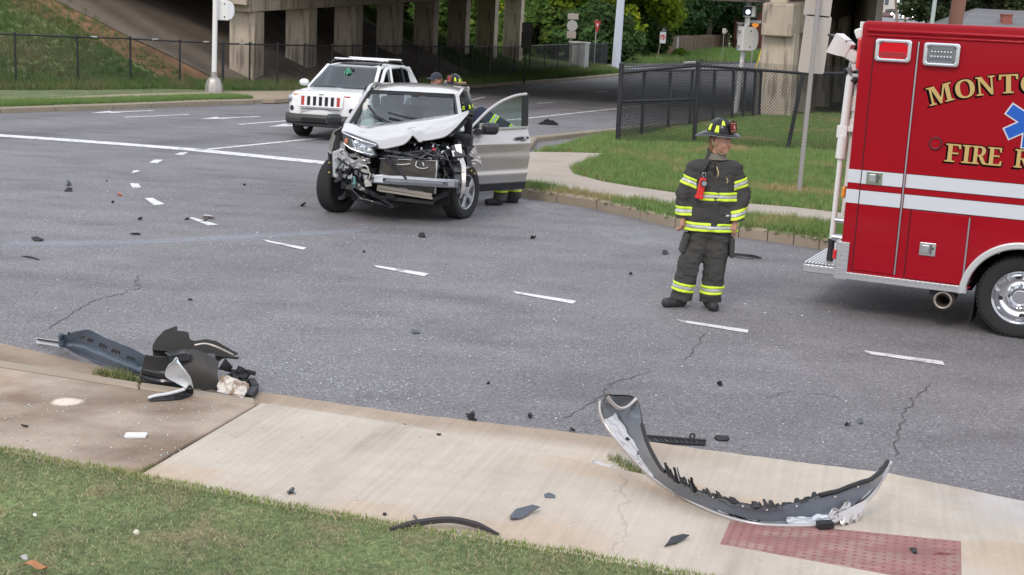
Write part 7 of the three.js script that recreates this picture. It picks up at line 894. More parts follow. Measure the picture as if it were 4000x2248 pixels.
// helmet in its own frame: brim at y 0, front towards +z
function helmet(t, m4, digit) {
  const R = (az, el) => { const c = Math.cos(el), rr = 1; return [Math.sin(az) * c * 0.118 * rr, Math.sin(el) * 0.145, Math.cos(az) * c * 0.142 * rr]; };
  const gloss = phys([0.010, 0.010, 0.011], 0.38, 0, { clearcoat: 0.3, clearcoatRoughness: 0.1, specularIntensity: 0.5 });
  const dome = grid(40, 12, (u, v) => { const az = u * 6.2832, el = v * 1.5708, k = 1 + 0.035 * Math.exp(-Math.pow(((az / (Math.PI / 4) + 0.5) % 1 - 0.5) / 0.10, 2)) * Math.cos(el) + 0.05 * Math.exp(-Math.pow(Math.sin(az) * 6, 2)) * v; const q = R(az, el); return [q[0] * k, q[1] * k, q[2] * k]; });
  const brim = thick(grid(48, 4, (u, v) => { const az = u * 6.2832, back = Math.pow(Math.max(0, -Math.cos(az)), 1.4), w = lerp(0, 0.042 + 0.065 * back + 0.012 * Math.max(0, Math.cos(az)), v); return [Math.sin(az) * (0.118 + w), 0.008 - 0.02 * v * v - 0.045 * v * back + 0.004 * Math.abs(Math.sin(az)), Math.cos(az) * (0.142 + w)]; }), 0.006);
  const fix = g => g.applyMatrix4(m4); const h = part('helmet', [fix(dome), fix(brim)], gloss, t);
  part('brim_edge', fix(tube(Array.from({ length: 36 }, (_, i) => { const az = i / 36 * 6.2832, back = Math.pow(Math.max(0, -Math.cos(az)), 1.4), w = 0.042 + 0.065 * back + 0.012 * Math.max(0, Math.cos(az)); return [Math.sin(az) * (0.118 + w), -0.014 - 0.045 * back, Math.cos(az) * (0.142 + w)]; }), 0.006, 72, 6, true)), std([0.16, 0.17, 0.18], 0.4), h);
  for (const [a, w, e0, e1] of [[0.85, 0.15, 0.30, 0.72], [-0.85, 0.15, 0.62, 1.0], [1.55, 0.17, 0.10, 0.50], [-1.30, 0.16, 0.12, 0.56], [-1.95, 0.15, 0.18, 0.62], [2.3, 0.15, 0.15, 0.55], [2.9, 0.13, 0.15, 0.5]]) part('reflective_patch', fix(thick(grid(5, 5, (u, v) => { const el = lerp(e0, e1, v), q = R(a + (u - 0.5) * 2 * w * lerp(1, 0.62, v) / Math.cos(el * 0.5), el); return [q[0] * 1.045, q[1] * 1.03, q[2] * 1.045]; }), 0.004)), M.yellow, h);
  part('helmet_shield', fix(xf(prism((() => { const s = new THREE.Shape(); s.moveTo(-0.045, 0); s.lineTo(0.045, 0); s.lineTo(0.058, 0.10); s.quadraticCurveTo(0.03, 0.118, 0, 0.128); s.quadraticCurveTo(-0.03, 0.118, -0.058, 0.10); s.lineTo(-0.045, 0); return s; })(), 0.008, 0.002), [0, 0.018, 0.150], [-0.22, 0, 0])), std([0.085, 0.022, 0.016], 0.5), h);
  part('shield_panel', fix(xf(prism([[-0.026, 0.035], [0.026, 0.035], [0.03, 0.085], [-0.03, 0.085]], 0.003), [0, 0.018, 0.1575], [-0.22, 0, 0])), std([0.36, 0.03, 0.03], 0.5), h);
  if (digit) part('digit', fix(xf(letter('6', 0.018, 0.034, 0.002), [0, 0.060, 0.158], [-0.22, 0, 0])), M.whiteVinyl, h);
  part('shield_trim', [fix(xf(box(0.07, 0.006, 0.003, [0, 0.022, 0.009]), [0, 0.018, 0.150], [-0.22, 0, 0])), fix(xf(box(0.08, 0.006, 0.003, [0, 0.094, 0.009]), [0, 0.018, 0.150], [-0.22, 0, 0]))], std([0.55, 0.40, 0.28], 0.5), h);
  return h;
}
// J: sides (two or three long capsules of the trunk), sleeves, legs, feet, head centre and turn, hands
function person(name, label, pos, turn, J, O) {
  const t = thing(name, label, 'person', pos, turn), cell = O.cell;
  const wr = (x, y, z, a, s) => a * (nz(x * 6 + s, y * 15 + x * 5, z * 6) + 0.6 * nz(x * 14, y * 30 + s, z * 14));
  const chain = (p, C) => { let d = 9; for (let i = 0; i < C.length - 1; i++) d = smin(d, cap(p, C[i], C[i + 1], C[i][3], C[i + 1][3]), 0.03); return d; };
  const bounds = (L, pad) => { const lo = [9, 9, 9], hi = [-9, -9, -9]; for (const C of L) for (const q of C) for (let k = 0; k < 3; k++) { lo[k] = Math.min(lo[k], q[k] - (q[3] ?? 0) - pad); hi[k] = Math.max(hi[k], q[k] + (q[3] ?? 0) + pad); } return [lo, hi]; };
  const cut = (p, P) => P ? P.reduce((m, [o, n]) => Math.max(m, (p[0] - o[0]) * n[0] + (p[1] - o[1]) * n[1] + (p[2] - o[2]) * n[2]), -9) : -9;
  const jf = (x, y, z) => { const p = [x, y, z]; let d = 9; for (const C of J.trunk) d = smin(d, chain(p, C), 0.10); d = Math.max(d, cut(p, J.hem)); let s = 9; J.sleeves.forEach((C, i) => { s = Math.min(s, Math.max(chain(p, C), cut(p, [J.cuffs[i]]))); }); d = smin(d, s, 0.045); if (J.collar) d = smin(d, Math.max(chain(p, J.collar), cut(p, [J.collarCut])), 0.02); return d + wr(x, y, z, O.fold ?? 0.007, 1); };
  const tf = (x, y, z) => { const p = [x, y, z]; let d = 9; J.legs.forEach((C, i) => { d = smin(d, Math.max(chain(p, C), cut(p, [J.legCuts[i]])), 0.04); }); return d + wr(x, y, z, O.fold ?? 0.008, 5); };
  // body: one surface, inside the clothes; head and hands show
  const hm = bridgeRot(J.head, J.headTurn), inner = (x, y, z) => { const p = [x, y, z]; let d = 9; for (const C of [...J.trunk, ...J.sleeves, ...J.legs]) d = smin(d, chain(p, C.map(q => [q[0], q[1], q[2], Math.max(0.02, q[3] - 0.065)])), 0.05); return d; };
  const [blo, bhi] = bounds([...J.trunk, ...J.sleeves, ...J.legs], 0.02); const skin = [netMesh(inner, blo, bhi, 0.024)];
  skin.push(netMesh(headField, [-0.11, -0.25, -0.14], [0.11, 0.15, 0.14], O.head ?? 0.006).applyMatrix4(hm));
  for (const h of J.hands ?? []) { const g = netMesh((x, y, z) => handField([x, y, z], h.curl), [-0.08, -0.24, -0.13], [0.09, 0.06, 0.06], 0.005); if (h.mirror) { g.scale(-1, 1, 1); flip(g); } skin.push(g.applyMatrix4(bridgeRot(h.at, h.rot))); }
  part('body', skin, M.skin, t);
  const eye = []; for (const s of [-1, 1]) { eye.push(new THREE.SphereGeometry(0.0115, 10, 8).translate(s * 0.031, 0.012, 0.076)); } part('eye', eye.map(g => g.applyMatrix4(hm)), std([0.42, 0.38, 0.35], 0.3), t); part('iris', [-1, 1].map(s => new THREE.SphereGeometry(0.006, 8, 6).translate(s * 0.031, 0.012, 0.083).applyMatrix4(hm)), std([0.05, 0.04, 0.03], 0.3), t);
  part('eyebrow', [-1, 1].map(s => tube([[s * 0.014, 0.033, 0.088], [s * 0.032, 0.038, 0.084], [s * 0.05, 0.032, 0.072]], 0.005, 8, 5).applyMatrix4(hm)), M.hair, t); part('lips', [tube([[-0.021, -0.057, 0.083], [0, -0.056, 0.090], [0.021, -0.057, 0.083]], 0.0045, 10, 5).applyMatrix4(hm)], std([0.30, 0.09, 0.075], 0.5), t);
  if (O.hair) part('hair', netMesh((x, y, z) => { let d = ell(x, y - 0.02, z + 0.03, 0.086, 0.10, 0.095); d = Math.max(d, z - 0.03 + 0.2 * Math.max(0, -y - 0.02)); d = smin(d, ell(x, y + 0.07, z + 0.075, 0.066, 0.08, 0.04), 0.03); return d + 0.006 * nz(x * 60, y * 12, z * 30); }, [-0.12, -0.18, -0.16], [0.12, 0.14, 0.1], 0.007).applyMatrix4(hm), M.hair, t);
  const [jlo, jhi] = bounds([...J.trunk, ...J.sleeves, ...(J.collar ? [J.collar] : [])], 0.03); const jk = part('jacket', planarUV(netMesh(jf, jlo, jhi, cell)), O.jacket, t);
  const [tlo, thi] = bounds(J.legs, 0.03); const tr = part('trousers', planarUV(netMesh(tf, tlo, thi, cell)), O.trousers, t);
  for (const B of J.bands ?? []) { // reflective bands: yellow, silver, yellow around a slice of the cloth
    const par = B.on === 'jacket' ? jk : tr, f0 = B.on === 'jacket' ? jf : tf, n = B.n ?? [0, 1, 0];
    for (const [o, w, m, nm] of [[0.030, 0.0135, M.yellow, 'yellow_stripe'], [0, 0.0165, M.silverTape, 'silver_stripe'], [-0.030, 0.0135, M.yellow, 'yellow_stripe']]) { const c = [B.c[0] + n[0] * o, B.c[1] + n[1] * o, B.c[2] + n[2] * o]; const g = netMesh((x, y, z) => { const q = (x - c[0]) * n[0] + (y - c[1]) * n[1] + (z - c[2]) * n[2]; let d = Math.max(f0(x, y, z) - 0.006, Math.abs(q) - w); if (B.box) d = Math.max(d, Math.abs(x - B.box[0]) - B.box[1], Math.abs(z - B.box[2]) - B.box[3]); if (B.y) d = Math.max(d, Math.abs(y - B.y[0]) - B.y[1]); return d; }, [B.c[0] - B.r, B.c[1] - (B.ry ?? 0.075), B.c[2] - B.r], [B.c[0] + B.r, B.c[1] + (B.ry ?? 0.075), B.c[2] + B.r], O.bandCell ?? 0.009); if (g.attributes.position.count) part(nm, g, m, par); }
  }
  part('boots', netMesh((x, y, z) => { const p = [x, y, z]; let d = 9; for (const C of J.feet) d = Math.min(d, Math.max(chain(p, C), 0.004 - y)); return d + 0.003 * nz(x * 30, y * 30, z * 30); }, ...bounds(J.feet, 0.02), 0.01), M.boot, t);
  return { t, jk, tr, hm };
}
const P4 = (a, r) => [...a, r];
{ // firefighter standing in the road
  const J = {
    trunk: [[[0.005, 1.345, -0.01, 0.10], [0.002, 1.12, 0, 0.105], [-0.028, 0.74, 0, 0.128]], [[0.11, 1.39, -0.02, 0.105], [0.11, 1.15, 0.01, 0.13], [0.11, 0.74, 0.0, 0.148]], [[0.215, 1.345, -0.01, 0.10], [0.22, 1.12, 0, 0.105], [0.25, 0.74, 0, 0.128]]],
    hem: [[[0, 0.765, 0], [0, -1, 0]]],
    sleeves: [[[-0.07, 1.365, -0.02, 0.092], [-0.168, 1.10, -0.03, 0.078], [-0.168, 0.86, 0.03, 0.066]], [[0.29, 1.365, -0.02, 0.092], [0.39, 1.12, -0.03, 0.08], [0.322, 0.86, 0.13, 0.066]]], cuffs: [[[0, 0.895, 0], [0, -1, 0]], [[0, 0.895, 0], [0, -1, 0]]],
    collar: [[0.105, 1.42, -0.02, 0.095], [0.112, 1.58, -0.02, 0.080]], collarCut: [[0, 1.548, 0.0], [0, 0.90, 0.44]],
    legs: [[[0.03, 0.78, 0, 0.125], [-0.075, 0.44, 0.03, 0.102], [-0.142, 0.02, 0.0, 0.105]], [[0.19, 0.78, 0, 0.125], [0.172, 0.40, 0.03, 0.108], [0.155, 0.02, 0, 0.105]]], legCuts: [[[0, 0.075, 0], [0, -1, 0]], [[0, 0.065, 0], [0, -1, 0]]],
    feet: [[[-0.135, 0.20, -0.005, 0.075], [-0.13, 0.10, -0.005, 0.068], [-0.13, 0.055, 0.0, 0.056], [-0.275, 0.045, 0.075, 0.050]], [[0.156, 0.20, -0.005, 0.075], [0.158, 0.10, -0.015, 0.068], [0.158, 0.055, -0.02, 0.056], [0.175, 0.045, 0.15, 0.052]]],
    head: [0.142, 1.632, 0.015], headTurn: [0.04, 0.86, -0.03],
    hands: [{ at: [-0.168, 0.90, 0.03], rot: [-0.25, 0.9, 0.05], curl: 0.75 }, { at: [0.322, 0.90, 0.125], rot: [-0.2, -0.7, -0.35], curl: 0.55, mirror: true }],
    bands: [{ on: 'jacket', c: [-0.125, 1.235, -0.02], r: 0.16, box: [-0.165, 0.10, -0.02, 0.2], n: [0.31, 0.95, 0] }, { on: 'jacket', c: [0.35, 1.235, -0.02], r: 0.16, box: [0.39, 0.10, -0.02, 0.2], n: [-0.31, 0.95, 0] }, { on: 'jacket', c: [-0.168, 0.955, 0.02], r: 0.15, box: [-0.185, 0.095, 0.02, 0.2] }, { on: 'jacket', c: [0.350, 0.955, 0.075], r: 0.16, box: [0.375, 0.105, 0.075, 0.2], n: [-0.24, 0.97, 0] }, { on: 'jacket', c: [0.13, 1.115, 0.0], r: 0.3, box: [0.145, 0.185, 0.12, 0.14] }, { on: 'jacket', c: [0.11, 0.815, 0], r: 0.36 }, { on: 'trousers', c: [-0.118, 0.205, 0.02], r: 0.2, n: [0.15, 0.985, 0], box: [-0.13, 0.14, 0, 0.3] }, { on: 'trousers', c: [0.163, 0.195, 0.02], r: 0.2, box: [0.17, 0.14, 0, 0.3] }],
  };
  const p = person('firefighter', 'firefighter in dark turnout gear standing alone in the road beside the ambulance, looking right', [1.79, 0, -12.8], 0, J, { cell: 0.0115, jacket: M.jacket, trousers: M.trousers, hair: true, fold: 0.017, head: 0.005, bandCell: 0.0085 });
  const hm = bridgeRot([0.130, 1.712, 0.0], [0.08, 0.80, -0.05]); helmet(p.t, hm, true);
  // hood round the neck, chin strap, front flap, pockets, hooks
  part('neck_hood', thick(grid(18, 4, (u, v) => { const a = u * 4.0 - 1.0, w = lerp(0.066, 0.095, v); return [0.115 + Math.sin(a) * w, 1.512 - 0.055 * v, 0.0 + Math.cos(a) * w]; }), 0.01), std([0.17, 0.155, 0.125], 0.9), p.t);
  part('chin_strap', [tube([[0.045, 1.70, 0.03], [0.075, 1.60, 0.075], [0.13, 1.525, 0.10], [0.205, 1.535, 0.09]], 0.007, 24, 5), tube([[0.05, 1.65, 0.06], [0.06, 1.62, 0.075], [0.062, 1.60, 0.07]], 0.011, 8, 5)], std([0.3, 0.24, 0.14], 0.7), p.t);
  const onF = (x, y) => { let z = 0.3; const C = J.trunk; const f = zz => { let d = 9; for (const c of C) for (let i = 0; i < 2; i++) d = Math.min(d, cap([x, y, zz], c[i], c[i + 1], c[i][3], c[i + 1][3])); return d; }; while (z > 0 && f(z) > 0.0) z -= 0.004; return z; };
  const patch = (nm, x0, x1, y0, y1, th, m, par = p.jk) => part(nm, thick(grid(6, 6, (u, v) => { const x = lerp(x0, x1, u), y = lerp(y0, y1, v), e = Math.min(u, 1 - u, v, 1 - v); return [x, y, onF(x, y) + 0.008 + th * Math.min(1, e * 5)]; }), th + 0.01), m, par);
  patch('front_flap', 0.085, 0.155, 0.78, 1.42, 0.008, M.jacket); patch('pocket', -0.085, 0.055, 0.86, 1.0, 0.018, M.jacket); patch('pocket', 0.175, 0.315, 0.85, 0.985, 0.018, M.jacket); patch('pocket', 0.19, 0.275, 1.16, 1.33, 0.014, M.jacket); patch('pocket_tape', 0.215, 0.29, 0.925, 0.95, 0.022, M.silverTape);
  patch('storm_strap', 0.075, 0.10, 1.30, 1.44, 0.02, M.blackMatte); part('hook', [tube([[0.10, 1.40, 0.14], [0.118, 1.34, 0.165], [0.112, 1.31, 0.165]], 0.006, 12, 5), tube([[0.20, 1.30, 0.14], [0.215, 1.27, 0.15], [0.205, 1.25, 0.15]], 0.006, 10, 5)], std([0.5, 0.4, 0.2], 0.4, 0.6), p.t);
  part('radio_cord', tube([[0.03, 1.45, 0.09], [-0.01, 1.38, 0.13], [-0.03, 1.33, 0.13], [0.01, 1.28, 0.15]], 0.012, 20, 6), M.black, p.t); patch('collar_flap', 0.125, 0.20, 1.36, 1.46, 0.02, M.jacket); patch('collar_flap', 0.0, 0.075, 1.34, 1.47, 0.022, M.blackMatte);
  // cargo pockets on the thighs
  part('cargo_pocket', [xf(new RoundedBoxGeometry(0.05, 0.2, 0.17, 3, 0.02), [-0.14, 0.64, 0.02], [0, 0, -0.24]), xf(new RoundedBoxGeometry(0.05, 0.2, 0.17, 3, 0.02), [0.318, 0.62, 0.02], [0, 0, 0.05])], M.trousers, p.tr); part('knee_pad', [[-0.07, 0.43, 0.115], [0.175, 0.40, 0.12]].map(q => xf(new RoundedBoxGeometry(0.14, 0.2, 0.03, 3, 0.012), q, [0.02, 0, 0])), std([0.05, 0.05, 0.048], 0.85), p.tr);
  const fl = thing('flashlight', 'red right angle flashlight clipped to the front of the standing firefighter\'s coat', 'flashlight', [1.79 - 0.035, 1.19, -12.8 + 0.155], 0);
  part('body', [xf(new RoundedBoxGeometry(0.062, 0.20, 0.055, 3, 0.012), [0, 0, 0], [0, 0, -0.16]), box(0.076, 0.03, 0.06, [-0.014, -0.085, 0], [0, 0, -0.16], 0.008)], std([0.72, 0.03, 0.025], 0.45), fl); part('lamp_head', cyl(0.032, 0.030, 0.04, [0.018, 0.055, 0.035], [Math.PI / 2, 0, 0], 16), M.black, fl); part('lens', cyl(0.024, 0.024, 0.008, [0.018, 0.055, 0.057], [Math.PI / 2, 0, 0], 16), M.steel, fl); part('clip', tube([[0.02, 0.10, 0], [0.0, 0.14, 0.0], [0.03, 0.15, 0.0], [0.035, 0.11, 0]], 0.004, 14, 5), M.steel, fl);
}
{ // two more behind the wreck, and one leaning in at the open door
  const up = (lean) => ({
    trunk: [[[-0.11, 1.30, lean, 0.10], [-0.12, 0.78, 0, 0.12]], [[0, 1.34, lean, 0.11], [0, 0.78, 0, 0.14]], [[0.11, 1.30, lean, 0.10], [0.12, 0.78, 0, 0.12]]], hem: [[[0, 0.78, 0], [0, -1, 0]]],
    sleeves: [[[-0.19, 1.32, lean, 0.08], [-0.27, 1.06, lean, 0.07], [-0.22, 0.98, lean + 0.24, 0.055]], [[0.19, 1.32, lean, 0.08], [0.27, 1.06, lean, 0.07], [0.22, 0.98, lean + 0.24, 0.055]]], cuffs: [[[0, 0, lean + 0.22], [0, 0, 1]], [[0, 0, lean + 0.22], [0, 0, 1]]],
    collar: [[0, 1.36, lean, 0.085], [0, 1.45, lean + 0.02, 0.075]], collarCut: [[0, 1.44, lean], [0, 1, 0.2]],
    legs: [[[-0.09, 0.8, 0, 0.12], [-0.11, 0.42, 0.02, 0.1], [-0.12, 0.02, 0, 0.095]], [[0.09, 0.8, 0, 0.12], [0.11, 0.42, 0.02, 0.1], [0.12, 0.02, 0, 0.095]]], legCuts: [[[0, 0.07, 0], [0, -1, 0]], [[0, 0.07, 0], [0, -1, 0]]],
    feet: [[[-0.12, 0.1, -0.03, 0.055], [-0.12, 0.05, 0, 0.052], [-0.13, 0.045, 0.15, 0.048]], [[0.12, 0.1, -0.03, 0.055], [0.12, 0.05, 0, 0.052], [0.13, 0.045, 0.15, 0.048]]],
    head: [0, 1.52, lean + 0.06], hands: [{ at: [-0.22, 0.98, lean + 0.24], rot: [1.3, 0, 0], curl: 0.5 }, { at: [0.22, 0.98, lean + 0.24], rot: [1.3, 0, 0], curl: 0.5, mirror: true }],
  });
  const J1 = up(0.10); J1.headTurn = [0.2, -0.9, 0]; J1.bands = [{ on: 'jacket', c: [0, 1.08, 0.05], r: 0.36 }];
  const p1 = person('firefighter', 'firefighter behind the wrecked car, only the black helmet with yellow patches above its roof', [-1.14, 0, -22.95], 0, J1, { cell: 0.022, jacket: M.jacket, trousers: M.trousers, head: 0.009, bandCell: 0.02 });
  helmet(p1.t, bridgeRot([-0.01, 1.575, 0.16], [0.12, -0.55, 0.02]), false);
  part('goggles', tube([[-0.17, 1.585, 0.06], [-0.10, 1.58, 0.22], [0.0, 1.575, 0.28], [0.12, 1.57, 0.24], [0.18, 1.575, 0.1]], 0.018, 24, 6), std([0.34, 0.20, 0.05], 0.5), p1.t);
  const J2 = up(0.06); J2.head = [0, 1.545, 0.09]; J2.headTurn = [0.15, -0.75, 0];
  const p2 = person('person', 'person in a dark cap seen above the wrecked car roof, facing left', [-1.50, 0, -23.6], 0, J2, { cell: 0.024, jacket: M.navy, trousers: M.navy, head: 0.009, hair: true });
  const cm = bridgeRot([0, 1.60, 0.09], [0.05, -0.95, 0]), capm = std([0.035, 0.038, 0.05], 0.85); part('cap', [grid(24, 8, (u, v) => { const a = u * 6.2832, e = v * 1.57; return [Math.sin(a) * Math.cos(e) * 0.098, Math.sin(e) * 0.105, Math.cos(a) * Math.cos(e) * 0.112]; }).applyMatrix4(cm), thick(grid(12, 4, (u, v) => { const a = (u - 0.5) * 2.0; const R = 0.112 + 0.075 * v * Math.cos(a * 0.8); return [Math.sin(a) * R * 0.86, 0.008 - 0.02 * v - 0.012 * a * a, Math.cos(a) * R]; }), 0.005).applyMatrix4(cm)], capm, p2.t);
  // leaning in through the driver door
  const J3 = {
    trunk: [[[0.98, 1.20, -1.60, 0.11], [1.40, 0.99, -1.46, 0.125]], [[1.0, 1.30, -1.66, 0.10], [1.42, 1.05, -1.56, 0.135]], [[1.02, 1.22, -1.82, 0.11], [1.42, 0.99, -1.70, 0.125]]], hem: [[[1.50, 0.98, -1.55], [0.86, -0.5, 0]]],
    sleeves: [[[1.0, 1.18, -1.52, 0.085], [1.02, 1.0, -1.38, 0.072], [0.84, 1.02, -1.34, 0.06]], [[1.0, 1.2, -1.86, 0.085], [0.84, 1.05, -1.95, 0.07], [0.66, 1.05, -1.9, 0.06]]], cuffs: [[[0.85, 1, -1.3], [-1, 0, 0]], [[0.68, 1, -1.9], [-1, 0, 0]]],
    legs: [[[1.44, 0.95, -1.55, 0.125], [1.38, 0.48, -1.48, 0.105], [1.33, 0.02, -1.42, 0.10]], [[1.46, 0.95, -1.68, 0.125], [1.50, 0.5, -1.72, 0.105], [1.56, 0.02, -1.78, 0.10]]], legCuts: [[[0, 0.07, 0], [0, -1, 0]], [[0, 0.07, 0], [0, -1, 0]]],
    feet: [[[1.34, 0.2, -1.42, 0.075], [1.33, 0.06, -1.42, 0.06], [1.17, 0.045, -1.37, 0.05]], [[1.56, 0.2, -1.78, 0.075], [1.55, 0.05, -1.78, 0.055], [1.40, 0.045, -1.76, 0.05]]],
    head: [0.76, 1.30, -1.68], headTurn: [0.5, -1.5, 0], hands: [{ at: [0.84, 1.02, -1.34], rot: [0, 0, -1.4], curl: 0.6 }],
    bands: [{ on: 'jacket', c: [1.40, 1.02, -1.56], r: 0.36, ry: 0.36, n: [0.86, -0.5, 0] }, { on: 'jacket', c: [1.16, 1.16, -1.62], r: 0.36, ry: 0.36, n: [0.86, -0.5, 0] }, { on: 'trousers', c: [1.345, 0.24, -1.43], r: 0.17, box: [1.34, 0.16, -1.43, 0.16] }, { on: 'trousers', c: [1.54, 0.22, -1.76], r: 0.17, box: [1.54, 0.16, -1.76, 0.16] }],
  };
  const p3 = person('firefighter', 'firefighter bending into the wrecked car behind its open door, boots showing below', [-1.62, 0, -17.95], -1.5 * Math.PI / 180, J3, { cell: 0.018, jacket: M.navy, trousers: M.trousers, head: 0.01, bandCell: 0.011 });
  helmet(p3.t, bridgeRot([0.74, 1.37, -1.68], [0.3, -1.5, 0]), false);
}

// ================================================================ WRECKAGE AND DEBRIS
// the torn bumper cover
{
  const t = thing('bumper_cover', 'torn silver front bumper cover lying curled across pavement and gutter', 'bumper');
  // stations: lower outer edge and upper inner edge in world metres
  const LO = [[0.574, 0.42, -7.874], [0.577, 0.36, -7.849], [0.612, 0.29, -7.819], [0.715, 0.19, -7.714], [0.812, 0.12, -7.594], [0.898, 0.09, -7.417], [0.99, 0.075, -7.265], [1.134, 0.066, -7.062], [1.271, 0.064, -6.922], [1.4, 0.064, -6.86], [1.568, 0.064, -6.858], [1.725, 0.07, -6.875], [1.833, 0.085, -6.914], [1.956, 0.11, -7.018], [2.078, 0.16, -7.146], [2.186, 0.2, -7.331], [2.266, 0.25, -7.471]];
  const HI = [[0.591, 0.54, -7.586], [0.778, 0.5, -7.696], [0.802, 0.42, -7.602], [0.814, 0.36, -7.517], [0.839, 0.3, -7.374], [0.893, 0.24, -7.221], [0.952, 0.21, -7.12], [1.078, 0.19, -7.003], [1.229, 0.18, -6.912], [1.404, 0.17, -6.846], [1.532, 0.17, -6.879], [1.664, 0.19, -6.93], [1.813, 0.22, -6.987], [1.939, 0.25, -7.035], [2.044, 0.27, -7.086], [2.121, 0.29, -7.163], [2.215, 0.3, -7.342]];
  const cl = new THREE.CatmullRomCurve3(LO.map(p => V(...p)), false, 'centripetal'), ch = new THREE.CatmullRomCurve3(HI.map(p => V(...p)), false, 'centripetal');
  const S = (u, v) => { const a = cl.getPoint(u), b = ch.getPoint(u), p = a.clone().lerp(b, v); const bul = Math.sin(Math.PI * v); p.z -= 0.05 * bul * Math.sin(Math.PI * clamp(u * 1.1)); p.y -= 0.045 * bul * (0.4 + 0.6 * Math.sin(Math.PI * u)) + 0.012 * Math.sin(v * 14) * Math.sin(Math.PI * v); p.y += 0.008 * nz(u * 22, v * 5); return p; };
  const tear = (u) => 1 - 0.10 * Math.max(0, Math.sin(u * 150)) * sstep(0.36, 0.42, u) * sstep(0.62, 0.56, u) - 0.05 * Math.abs(nz(u * 60, 4));
  const outer = grid(150, 16, (u, v) => { const p = S(u, v * tear(u)); return [p.x, p.y, p.z]; }), shell = thick(outer, 0.006);
  const inside = std([0.16, 0.18, 0.21], 0.42, 0, { side: THREE.DoubleSide, roughnessMap: TX.rough });
  part('inner_skin', (() => { const g = grid(150, 16, (u, v) => { const p = S(u, v * tear(u)); return [p.x, p.y, p.z]; }); return g; })(), inside, t, 'dark blue grey inside of the cover');
  { const g = grid(150, 16, (u, v) => { const p = S(u, lerp(-0.012, 0.99, v) * tear(u)); return [p.x, p.y, p.z]; }), P = g.attributes.position, N = g.attributes.normal; let sg = 0; for (let i = 0; i < P.count; i++) sg += N.getY(i) * 0.6 + N.getZ(i) * 0.8; sg = sg > 0 ? -1 : 1; for (let i = 0; i < P.count; i++) P.setXYZ(i, P.getX(i) + sg * 0.012 * N.getX(i), P.getY(i) + sg * 0.012 * N.getY(i), P.getZ(i) + sg * 0.012 * N.getZ(i)); part('outer_skin', g, M.silver, t); }
  part('lower_lip', [tube(Array.from({ length: 60 }, (_, i) => { const p = cl.getPoint(i / 59); return [p.x, p.y + 0.004, p.z + 0.012]; }), 0.013, 160, 6), tube(Array.from({ length: 40 }, (_, i) => { const p = S(0.22 + i / 39 * 0.45, 0.10); return [p.x, p.y + 0.006, p.z + 0.004]; }), 0.007, 120, 6)], M.silver, t);
  const jag = (u0, u1, n, h, seed, dv = 0) => { const L = [], r = rngOf(seed); for (let i = 0; i < n; i++) { const u = lerp(u0, u1, (i + r() * 0.6) / n), w = (u1 - u0) / n * (1.2 + 1.4 * r()), hh = h * (0.35 + 0.9 * r()); const a = S(u, tear(u) - 0.04 + dv), b = S(Math.min(1, u + w), tear(u) - 0.04 + dv), c = S(Math.min(1, u + w * (r() * 1.2 - 0.1)), tear(u) + dv); L.push(thick(grid(3, 4, (s, v) => { const q = a.clone().lerp(b, s); q.lerp(c, v * 0.45); const sx = a.clone().lerp(b, 0.5); q.lerp(sx, v * 0.45); return [q.x - 0.3 * hh * v + 0.006 * nz(i, v * 3), q.y + hh * v * 0.8, q.z - 0.6 * hh * v + 0.01 * nz(s * 3, i)]; }), 0.006)); } return L; };
  part('torn_grille', [...jag(0.355, 0.435, 16, 0.10, 1), ...jag(0.43, 0.60, 15, 0.042, 2), ...jag(0.60, 0.72, 8, 0.03, 3)], M.black, t, 'jagged black plastic along the torn edge'); part('torn_grille', [...jag(0.17, 0.34, 12, 0.016, 4), ...jag(0.74, 0.99, 18, 0.016, 5)], M.black, t);
  parts('edge_strip', [tube(Array.from({ length: 40 }, (_, i) => { const p = S(0.16 + i / 39 * 0.18, 0.99); return [p.x, p.y + 0.004, p.z]; }), 0.012, 100, 5), tube(Array.from({ length: 40 }, (_, i) => { const p = S(0.72 + i / 39 * 0.275, 0.985); return [p.x, p.y + 0.004, p.z]; }), 0.014, 100, 5)], M.black, t);
  const clipM = M.offWhite; parts('clip', [0.47, 0.53, 0.58, 0.66, 0.76, 0.83, 0.88, 0.94].map((u, i) => { const p = S(u, 0.86 + 0.05 * Math.sin(i * 3)); return box(0.010, 0.009, 0.010, [p.x, p.y + 0.012, p.z + 0.01], [0, i, 0], 0.002); }), clipM, t);
  // pale torn flaps: at the left end, and in the lower middle
  const flap = (u0, u1, v0, v1, bend, seed, m, nm) => part(nm, thick(grid(14, 10, (u, v) => { const uu = lerp(u0, u1, u), vv = lerp(v0, v1 * (0.75 + 0.35 * nz(u * 4 + seed, 1)) , v), p = S(uu, vv); const k = v * v; return [p.x + 0.012 * nz(u * 7 + seed, v * 6), p.y + 0.012 + bend * k * (0.6 + 0.8 * Math.abs(nz(u * 6, seed))), p.z + 0.02 + 0.02 * nz(u * 5, v * 5 + seed)]; }), 0.005), m, t);
  const paleM = std([0.56, 0.58, 0.62], 0.5); flap(0.10, 0.225, 0.02, 0.55, 0.02, 1, paleM, 'torn_flap'); flap(0.22, 0.30, 0.02, 0.45, 0.0, 3, paleM, 'torn_flap'); flap(0.625, 0.735, 0.02, 0.48, 0.02, 5, paleM, 'torn_flap'); flap(0.735, 0.80, 0.0, 0.42, 0.04, 7, M.silver, 'torn_flap');
